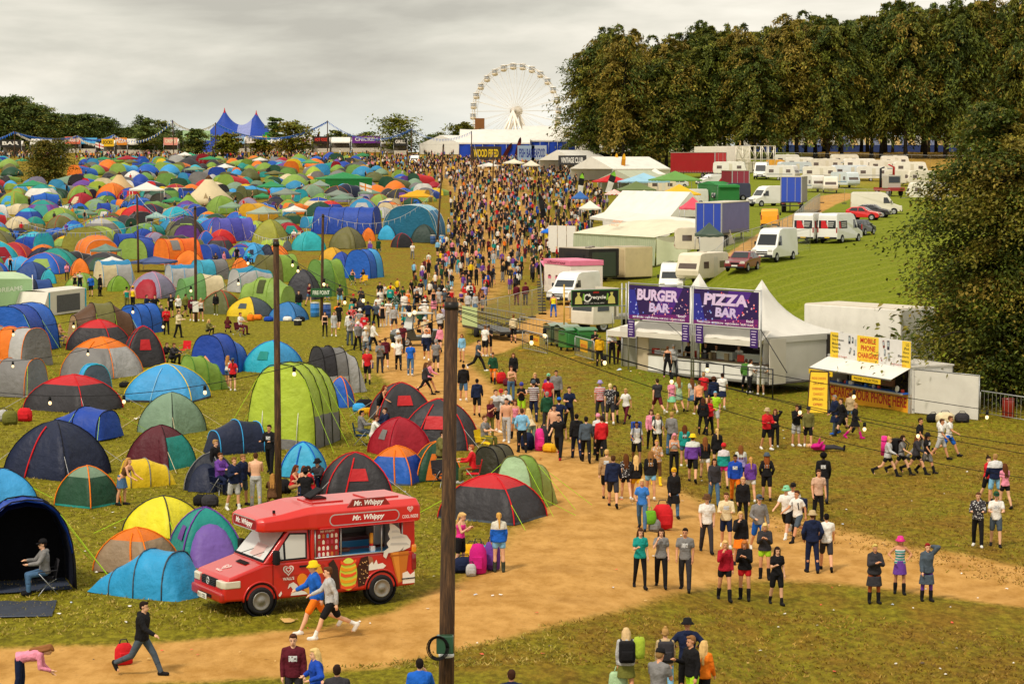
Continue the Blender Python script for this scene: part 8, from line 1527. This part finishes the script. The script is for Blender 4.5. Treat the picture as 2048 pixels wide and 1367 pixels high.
N_=PT['near']; right=AT(2330,862,78)
for i,(dz,s,nb,dx) in enumerate(((0,.28,5,0),(-.08,.5,6,.3),(-.16,.72,0,.1),(-.05,.4,3,.5))): festoon(N_+Vector((.1,0,dz-.1)),right+Vector((dx,0,dz*6-.3*i)),s,nb,['upper festoon cable from the near pole to the right','second festoon cable from the near pole to the right','lowest plain cable from the near pole to the right','third festoon cable from the near pole to the right'][i])
festoon(N_+Vector((-.1,0,-.1)),PT['left']+Vector((.1,0,-.25)),.4,4,'festoon cable from the near pole to the tall dark pole'); festoon(PT['left'],AT(-160,655,64),1.0,6,'festoon cable from the tall dark pole to the left edge'); festoon(N_+Vector((-.1,0,-.3)),AT(-220,742,72),1.1,7,'lower festoon cable crossing to the left edge'); festoon(PT['left']+Vector((0,0,-.3)),AT(-200,700,60),1.6,5,'sagging festoon cable across the left tents')
festoon(PT['left']+Vector((.1,0,-.1)),AT(905,600,P(891,1460)),.8,3,'second festoon cable between the two big poles')
def bunting(a,b,s,n,label,cols=('2a62c0',),h=.42,tw=.016,stream=False):
    o=a.copy(); T=thing('bunting',label,'bunting',o,0,'strings of bunting',proj(a.lerp(b,.5))); pts=sag(a-o,b-o,s,24); MB().tube(pts,tw,4).build('cord','cloth',T,'c8c8c8'); m=MB(); D=(b-a)
    for k in range(n):
        t=(k+.3)/n; q=D*t-Vector((0,0,s*4*t*(1-t))); e=D.normalized()*h*.42; m.cur=cols[k%len(cols)]; w=Vector((rnd.uniform(-.08,.08),rnd.uniform(-.1,.1),-h*rnd.uniform(.85,1.1))); m.add([q-e,q+e,q+w],[(0,1,2)])
    f=m.build('pennants','clothv',T); f['kind']='stuff'
B2=('2a62c0','2a62c0','3a72d0'); BW=('2a62c0','e8e4d8'); WH=('e8e4d8','d8d0c0')
for a,b,s,n,lb,c in ((PT['mid'],PT['teal']-Vector((.3,0,4.5)),2.2,40,'blue bunting from the thin brown pole to the teal fronted tent',BW),(PT['mid'],AT(500,462,20),1.2,30,'blue bunting from the thin brown pole across the violet tent',BW),(PT['far'],AT(0,462,17),1.6,34,'blue pennants from the winged tent pole to the left edge',B2),(PT['far'],PT['back'],1.4,18,'blue pennants between the two thin camp poles',B2),(PT['back'],AT(0,420,15),2.4,40,'blue pennants across the middle of the campsite',B2),(PT['teal'],AT(905,330,10),1.0,30,'blue bunting falling from the leaning pole into the street',B2),(PT['s1'],PT['s2']-Vector((0,0,0)),4.0,44,'heavy blue bunting swag between the street poles',B2),(PT['s2'],PT['s3'],2.0,40,'blue bunting in front of the curtained hall',B2),(PT['s3'],PT['f1'],3.4,60,'blue bunting from the street to the far stalls',B2),(PT['f1'],PT['f3'],4.0,70,'blue bunting crossing before the big top',B2),(PT['f3'],PT['f2'],2.0,30,'pale bunting beside the mint green sign',WH),(PT['f2'],PT['f6'],3.0,44,'blue and white bunting above the socks stall',BW),(PT['f6'],PT['f5'],2.2,36,'white bunting above the bush',WH),(PT['f5'],PT['f4'],2.4,50,'white bunting above the far left stalls',WH),(PT['f4'],AT(-60,280,8),1.,20,'blue bunting at the far left edge',B2),(PT['f5']+Vector((0,0,-.3)),PT['f4']+Vector((0,0,-.1)),1.0,50,'blue bunting above the far left stalls',B2),(PT['f6']+Vector((0,0,.2)),PT['f5'],1.2,36,'blue bunting beside the socks stall',B2),(PT['s1'],AT(1010,370,11),.6,20,'short blue bunting falling beside the upper street pole',B2)):
    bunting(a,b,s,n,lb,c,.5 if a.y<330 else .7)
# ---------------------------------------------------------------- camp clutter
def chair(x,y,hd,col,label):
    T=thing('camp_chair',label,'chair',GZ(x,y),R(hd),'folding camp chairs'); 
    m=MB(); m.grid(lambda u,v:((u-.5)*.5,-.22+.44*v,.42-.06*sin(PI*u)),5,3); m.build('seat','cloth',T,col); m=MB(); m.grid(lambda u,v:((u-.5)*.52,.22+.1*v+.04*sin(PI*u),.42+.48*v),5,3); m.build('backrest','cloth',T,col)
    for s in (-1,1): MB().tube([(s*.27,-.24,0),(-s*.22,.24,.42)],.012,5).build('leg','metal',T,'silver'); MB().tube([(s*.27,.28,0),(s*.26,-.22,.60)],.012,5).build('leg','metal',T,'silver'); MB().tube([(s*.27,-.24,.62),(s*.27,.28,.66)],.016,5).build('armrest','cloth',T,col)
for x,y,hd,c,lb in ((440,988,50,'navy','navy camp chair in the circle of standing friends'),(722,890,90,'2a4a6a','blue green camp chair beside the lime tunnel tent'),(772,888,-60,'darkgreen','dark green camp chair behind the crimson tent'),(945,971,-90,'red','red camp chair right of the near pole'),(884,972,40,'charcoal','charcoal camp chair left of the near pole'),(968,908,60,'yellow','yellow camp chair beside the camouflage tent'),(120,694,70,'slate','slate camp chair beside the big blue tunnel'),(705,570,20,'darkgreen','dark green camp chair before the blue tunnel'),(728,570,-20,'gold','gold camp chair before the blue tunnel'),(740,504,0,'purple','purple camp chair on the open grass'),(757,505,180,'darkgreen','green camp chair on the open grass'),(480,674,60,'maroon','maroon camp chair near the royal blue tunnel'),(370,712,-20,'red','small red camp chair beside the peach tent'),(470,482,10,'green','empty green camp chair by the violet tent'),(655,604,0,'royalblue','royal blue camp chair near the blue bins'),(497,530,60,'blue','blue camp chair by the orange dome')): chair(x,y,hd,c,lb)
chair(92,1186,-70,'charcoal','charcoal camp chair in the mouth of the navy awning tent'); person(90,1186,-70,'sit','m','short:2a1a12','hoodie:grey','jeans:denim',Bt,'cap:black',label='person in grey hoodie and cap seated before the navy awning tent')
def tank(x,y,c,lb):
    T=thing('water_butt',lb,'barrel',GZ(x,y),0,'blue water butts'); MB().lathe([(.30,0),(.34,.04),(.34,.3),(.355,.33),(.34,.36),(.34,.62),(.355,.65),(.34,.68),(.33,.98),(.30,1.02)],18).build('drum','paint',T,c); MB().lathe([(.345,1.0),(.35,1.06),(.1,1.09)],18).build('lid','paint',T,'c8c4b4')
tank(630,634,'2f80c8','lighter blue barrel beside the thin brown pole'); tank(653,636,'1f4a90','darker blue barrel with white notice, beside the thin brown pole'); tank(866,487,'1f4a80','darker blue barrel at the foot of the leaning pole'); tank(884,488,'2f90d0','lighter blue barrel at the foot of the leaning pole'); tank(805,352,'2a62b0','blue barrel in the upper street')
def heap(x,y,items,lb,cat='bag',name='holdall'):
    for i,(dx,dy,w,h,d,c) in enumerate(items):
        l=lb+' of '+hx(c)+' fabric' if not isinstance(lb,(list,tuple)) else lb[i]; T=thing(name,l,cat,GZ(x+dx,y+dy),rnd.uniform(-.6,.6),None,(x+dx,y+dy-10)); m=MB(); m.lathe([(.2,0),(.46,.05),(.5,.4),(.47,.75),(.3,.97),(.08,1)],12); m.v=[(a*w,b*d,c_*h) for a,b,c_ in m.v]; m.build('bag_body','cloth',T,c)
        MB().tube([(-w*.25,0,h*.92),(-w*.15,0,h*1.15),(w*.15,0,h*1.15),(w*.25,0,h*.92)],.016,5).build('handle','cloth',T,'charcoal'); m=MB(); m.box((0,-d*.47,h*.4),(w*.6,.06,h*.4)); m.build('front_pocket','cloth',T,c,bevel=.02)
heap(950,1140,((-22,2,.75,.42,.45,'navy'),(6,6,.5,.85,.4,'magenta'),(34,0,.5,.8,.4,'purple'),(14,-22,.35,.4,.3,'cyan'),(-4,-16,.8,.5,.4,'gold'),(-8,10,.3,.35,.2,'lightgrey')),['navy patterned holdall at the feet of the girl in pink','magenta patterned suitcase between the two girls','purple patterned suitcase beside the wellies','small cyan bag on top of the luggage','gold brown rucksack behind the luggage','small pale grey bag in front of the luggage'])
heap(420,1010,((0,0,.6,.4,.5,'charcoal'),(-18,-2,.55,.35,.5,'black')),['charcoal rucksack lying beside the navy dome','black rucksack lying beside the navy dome'])
heap(1325,1058,((0,0,.7,.8,.5,'red'),(-16,6,.4,.4,.3,'grey')),['big red suitcase pulled along the path','grey bag strapped to the red suitcase']); heap(1085,902,((-6,0,.4,.9,.35,'hotpink'),(14,2,.6,.35,.4,'gold'),(4,-6,.5,.9,.4,'charcoal'),(-30,-2,.6,.7,.4,'navy')),['hot pink upright bag beside the shirtless walker','yellow crate on the path edge','charcoal rucksack beside the hot pink bag','navy rucksack left of the hot pink bag']); heap(995,772,((-4,-8,.5,.5,.2,'orange'),(8,-4,.55,.6,.2,'red'),(24,0,.7,.4,.4,'maroon')),['orange shopping bag by the walker in wellies','red shopping bag by the walker in wellies','maroon bag on a small trolley']); heap(730,818,((0,0,.9,.5,.6,'black'),(-12,4,.6,.4,.4,'skyblue'),(4,10,.9,.3,.3,'gold')),['black rubbish bag beside the dark grey tunnel','sky blue bag beside the dark grey tunnel','gold roll lying by the charcoal dome']); heap(515,640,((0,0,.7,.4,.5,'orange'),(22,2,.7,.35,.5,'royalblue'),(60,2,.7,.35,.5,'white'),(85,3,.8,.35,.5,'black')),['orange bag by the yellow and grey tent','royal blue bag by the yellow and grey tent','white bag before the blue dome','black bag before the blue dome']); heap(20,850,((0,0,.7,.6,.5,'olive'),(30,-6,.7,.6,.4,'red'),(-14,-6,.6,.5,.4,'lightgrey')),['olive bag at the left edge','crumpled red bag at the left edge','light grey bag at the left edge']); heap(1890,845,((0,0,.9,.5,.7,'cream'),(-24,-2,.7,.4,.5,'black'),(34,0,.7,.45,.5,'charcoal'),(-6,12,.5,.4,.4,'white')),['big cream rucksack before the sheeted fence','black bag left of the cream rucksack','charcoal bag right of the seated person','white bag under the cream rucksack']); heap(248,1330,((0,0,.45,.5,.25,'red'),),['red bag carried behind the striding person'])
bpy.data.objects  # floor sheet at the left edge
T=thing('tarpaulin','dark grey tarpaulin lying flat before the navy awning tent','tarpaulin',GZ(45,1216),R(4),None,(45,1212)); m=MB(); m.grid(lambda u,v:((u-.5)*1.75*(1-.15*v),(v-.5)*2.0,.03+.03*sin(u*14)*sin(v*9)+.02),14,8); m.build('sheet','cloth',T,'3a3f4a'); MB().tube([(-.87,-1.,.04),(.87,-1.,.05)],.015,5).build('hem','cloth',T,'5a6070')
def campflag(x,y,h,cols,lb,cross=None):
    T=thing('camp_flag',lb,'flag',GZ(x,y),0); MB().tube([(0,0,0),(-.2,0,h)],.025,5).build('pole','metal',T,'silver'); m=MB(); m.grid(lambda u,v:(-.2+1.9*u,.12*sin(u*6),h-1.1*v-.55*u),8,4); f=m.build('cloth_panel','clothv' if 0 else 'cloth',T,cols)
    if cross: m=MB(); m.grid(lambda u,v:(-.2+1.9*u,.12*sin(u*6)-.03,h-.45-.2*v-.55*u),8,1); m.grid(lambda u,v:(.6+.22*u,.12*sin((.8+.2*u)/1.9*6)-.03,h-.23-1.1*v-.06*u),1,4); m.build('cross','cloth',f,cross)
campflag(193,330,5.2,'e4e0d8','white flag with red cross on a pole behind the bush','c8242a'); campflag(722,408,3.4,'e4e0d8','white flag with an orange emblem above the camp','e08a3a'); campflag(527,312,5.5,'3aa04a','green and orange flag above the far stalls','e8a020')
for k in range(34):
    x,y=(rnd.uniform(0,760),rnd.uniform(690,1010)) if k<20 else (rnd.uniform(200,700),rnd.uniform(560,690)); c=rnd.choice(['red','royalblue','black','white','olive','orange','lightblue','charcoal','yellow','maroon','green'])
    if not any(a-4<x<b+4 and c_<y<d+4 for a,b,c_,d in TENTS[:70]):
        if k%3==0:
            T=thing('cool_box',f'{cname(c)} cool box left on the grass','cool box',GZ(x,y),rnd.uniform(-1,1)); m=MB(); m.box((0,0,.17),(.5,.32,.34)); m.build('box_body','panel',T,c,bevel=.04); m=MB(); m.box((0,0,.37),(.52,.34,.07)); m.build('lid','panel',T,'white',bevel=.025); MB().tube([(-.22,0,.34),(-.2,0,.5),(.2,0,.5),(.22,0,.34)],.014,5).build('handle','metal',T,'lightgrey')
        else: heap(x,y,((0,0,rnd.uniform(.4,.7),rnd.uniform(.25,.5),.4,c),),[f'{cname(c)} bag dropped on the grass between tents'])
def litter():
    m=MB(); pts=[(275,838,1.2),(280,845,.8),(575,1242,1.),(590,1240,.7),(265,740,.5),(740,1245,.3),(925,1100,.3),(1080,920,.8),(1690,855,1.2),(1705,856,1.),(1500,800,1.2),(1515,802,1.),(1240,740,1.4),(1260,742,1.),(1220,736,1.2),(1280,745,.9),(1302,742,1.1)]+[(rnd.uniform(0,2040),rnd.uniform(640,1360),.35) for _ in range(240)]
    for x,y,s in pts:
        v=GZ(x,y); m.cur=rnd.choice(['e6e2da','e6e2da','d8d4cc','b8c8d8','c8a060','5a4a3a','d85a3a']); r=.16*s*rnd.uniform(.5,1.2)
        n=6; q=[(v.x+r*rnd.uniform(.5,1.2)*cos(a),v.y+r*rnd.uniform(.5,1.2)*sin(a),v.z+.02+rnd.uniform(0,.08)*s) for a in [2*PI*k/n for k in range(n)]]; c=(v.x,v.y,v.z+.03+.10*s*rnd.random()); m.add(q+[c],[(k,(k+1)%n,n) for k in range(n)])
    o=m.build('litter','printv'); o['kind']='stuff'; REG.append([o,'scraps of litter scattered over grass and path','litter',None,None])
litter()
def tufts():
    g=np.random.default_rng(5); n=46000; Y=50+90*g.random(n)**1.25; X=(g.random(n)-.5)*2*(Y*.245)+0
    px=[];v=[];f=[];cl=[]
    u=CX+F*X/Y; yy=YH+ (CAMZ)*F/Y; dm=dirt(u,yy)+ (g.random(n)-.5)*.35
    pal=[H(c) for c in ('8a8022','9a8a2a','aaa03a','7a701c','b09a48','bca45a','8a7630','6a641c')]
    PG=[H(c) for c in ('8a6a22','a07c2c','74561a','b08e40','6a5018','94802c')]
    for i in np.nonzero((dm<.3)&(yy<1420))[0]:
        x,y=float(X[i]),float(Y[i]); z=zat(x,y); h=rnd.uniform(.03,.085); c=rnd.choice(pal if x<Y[i]*.028 else PG)
        for k in range(3):
            a=rnd.uniform(0,6.28); w=.02; o=len(v); dx,dy=cos(a)*w,sin(a)*w; lx,ly=rnd.uniform(-.09,.09),rnd.uniform(-.09,.09); ox,oy=rnd.uniform(-.1,.1),rnd.uniform(-.1,.1)
            v+=[(x+ox-dx,y+oy-dy,z),(x+ox+dx,y+oy+dy,z),(x+ox+lx,y+oy+ly,z+h)]; f.append((o,o+1,o+2)); cl+=list(c)*3
    me=bpy.data.meshes.new('grass_tufts'); me.from_pydata(v,[],f); at=me.color_attributes.new('Col','FLOAT_COLOR','CORNER'); at.data.foreach_set('color',cl); o=put('grass_tufts',me,'leaf'); o['kind']='stuff'; REG.append([o,'short tufts of worn yellow green grass','grass',None,None]); print('TUFTS',len(f))
tufts()
# ---------------------------------------------------------------- labels: every thing gets one that singles it out
LM=[(610,1110,'beside the red van'),(590,810,'beside the lime green tunnel tent'),(900,1000,'beside the near wooden pole'),(552,760,'beside the tall dark pole'),(1330,760,'by the burger counter'),(1500,790,'by the pizza counter'),(1740,820,'by the phone charging stall'),
 (1190,600,'behind the recycling banner'),(830,660,'beside the buggy'),(650,600,'near the blue bins'),(1100,560,'beside the pink stall'),(1300,480,'by the pale tarpaulin shelter'),(1230,380,'by the red gazebo'),(1480,540,'near the maroon car'),(1660,400,'among the caravans'),
 (60,990,'beside the navy awning tent'),(330,900,'beside the teal and maroon tent'),(100,340,'near the dark bush'),(430,400,'near the cream bell tent'),(830,450,'near the teal fronted tent'),(690,440,'near the long blue tunnel'),(690,365,'by the green party tent'),(465,460,'near the violet tunnel'),(350,510,'near the big orange tunnel'),(180,490,'near the winged lime tent'),(300,390,'near the white gazebo'),
 (30,600,'by the pale green stall'),(210,650,'near the brown tunnel tent'),(430,720,'near the royal blue tunnel'),(990,650,'by the goods trailer'),(1130,650,'by the green bins'),(960,330,'under the striped market stalls'),(560,320,'in front of the food stalls'),(1300,1120,'on the bare path'),(1470,1000,'in the crowd on the path'),(1800,940,'on the right hand lawn'),(1800,1180,'at the edge of the right path'),(950,430,'in the busy street'),(960,530,'in the lower street'),(870,560,'in the street crowd'),(1180,820,'on the worn grass'),(1100,870,'beside the path bend'),(1320,1400,'at the bottom edge'),(640,1400,'in the bottom foreground'),(1990,1040,'near the right edge'),(250,330,'by the far stalls'),(60,430,'at the far left'),(540,590,'near the yellow and grey tent'),(1690,890,'on the lawn before the phone stall')]
ORD=['','second','third','fourth','fifth','sixth','seventh','eighth','ninth','tenth','eleventh','twelfth','thirteenth','fourteenth','fifteenth']
def pos(r):
    o,l,c,g,n=r
    if n: return n
    v=o.matrix_world.translation if o.parent is None else o.location
    return proj(o.location)
def finish():
    by={}
    for r in REG: by.setdefault(r[1],[]).append(r)
    def near(p): return min(LM,key=lambda m:(m[0]-p[0])**2+(2.2*(m[1]-p[1]))**2)[2]
    by2={}
    for l,rs in by.items():
        for r in rs:
            p=pos(r); L=l
            if (len(rs)>1 or r[4] is not None and len(l.split())<6) and r[1:3]!=[] and r[2]!='tree' and len(l.split())+len(near(p).split())<=11: L=l+' '+near(p)
            by2.setdefault(L,[]).append((p,r))
    used=set()
    for L,rs in by2.items():
        n=len(rs)
        if n>1:
            rs.sort(key=lambda q:q[0][0])
            for i,(p,r) in enumerate(rs):
                k=('leftmost' if i==0 else 'rightmost' if i==n-1 else 'middle one' if n==3 else ORD[i]+' from left' if i<len(ORD) and i<=n/2 else (ORD[n-1-i]+' from right' if 0<n-1-i<len(ORD) else 'number %d'%(i+1)))
                r.append(f"{L}, {k} of {n}"+(' from left' if k.startswith('number') else '') if n>2 else f"{L}, {'left' if i==0 else 'right'} of two")
        else: rs[0][1].append(L)
    for r in REG:
        o,l,c,g=r[:4]; o['label']=r[5]; o['category']=c
        if g: o['group']=g
finish()
bpy.data.scenes.remove(TMP)
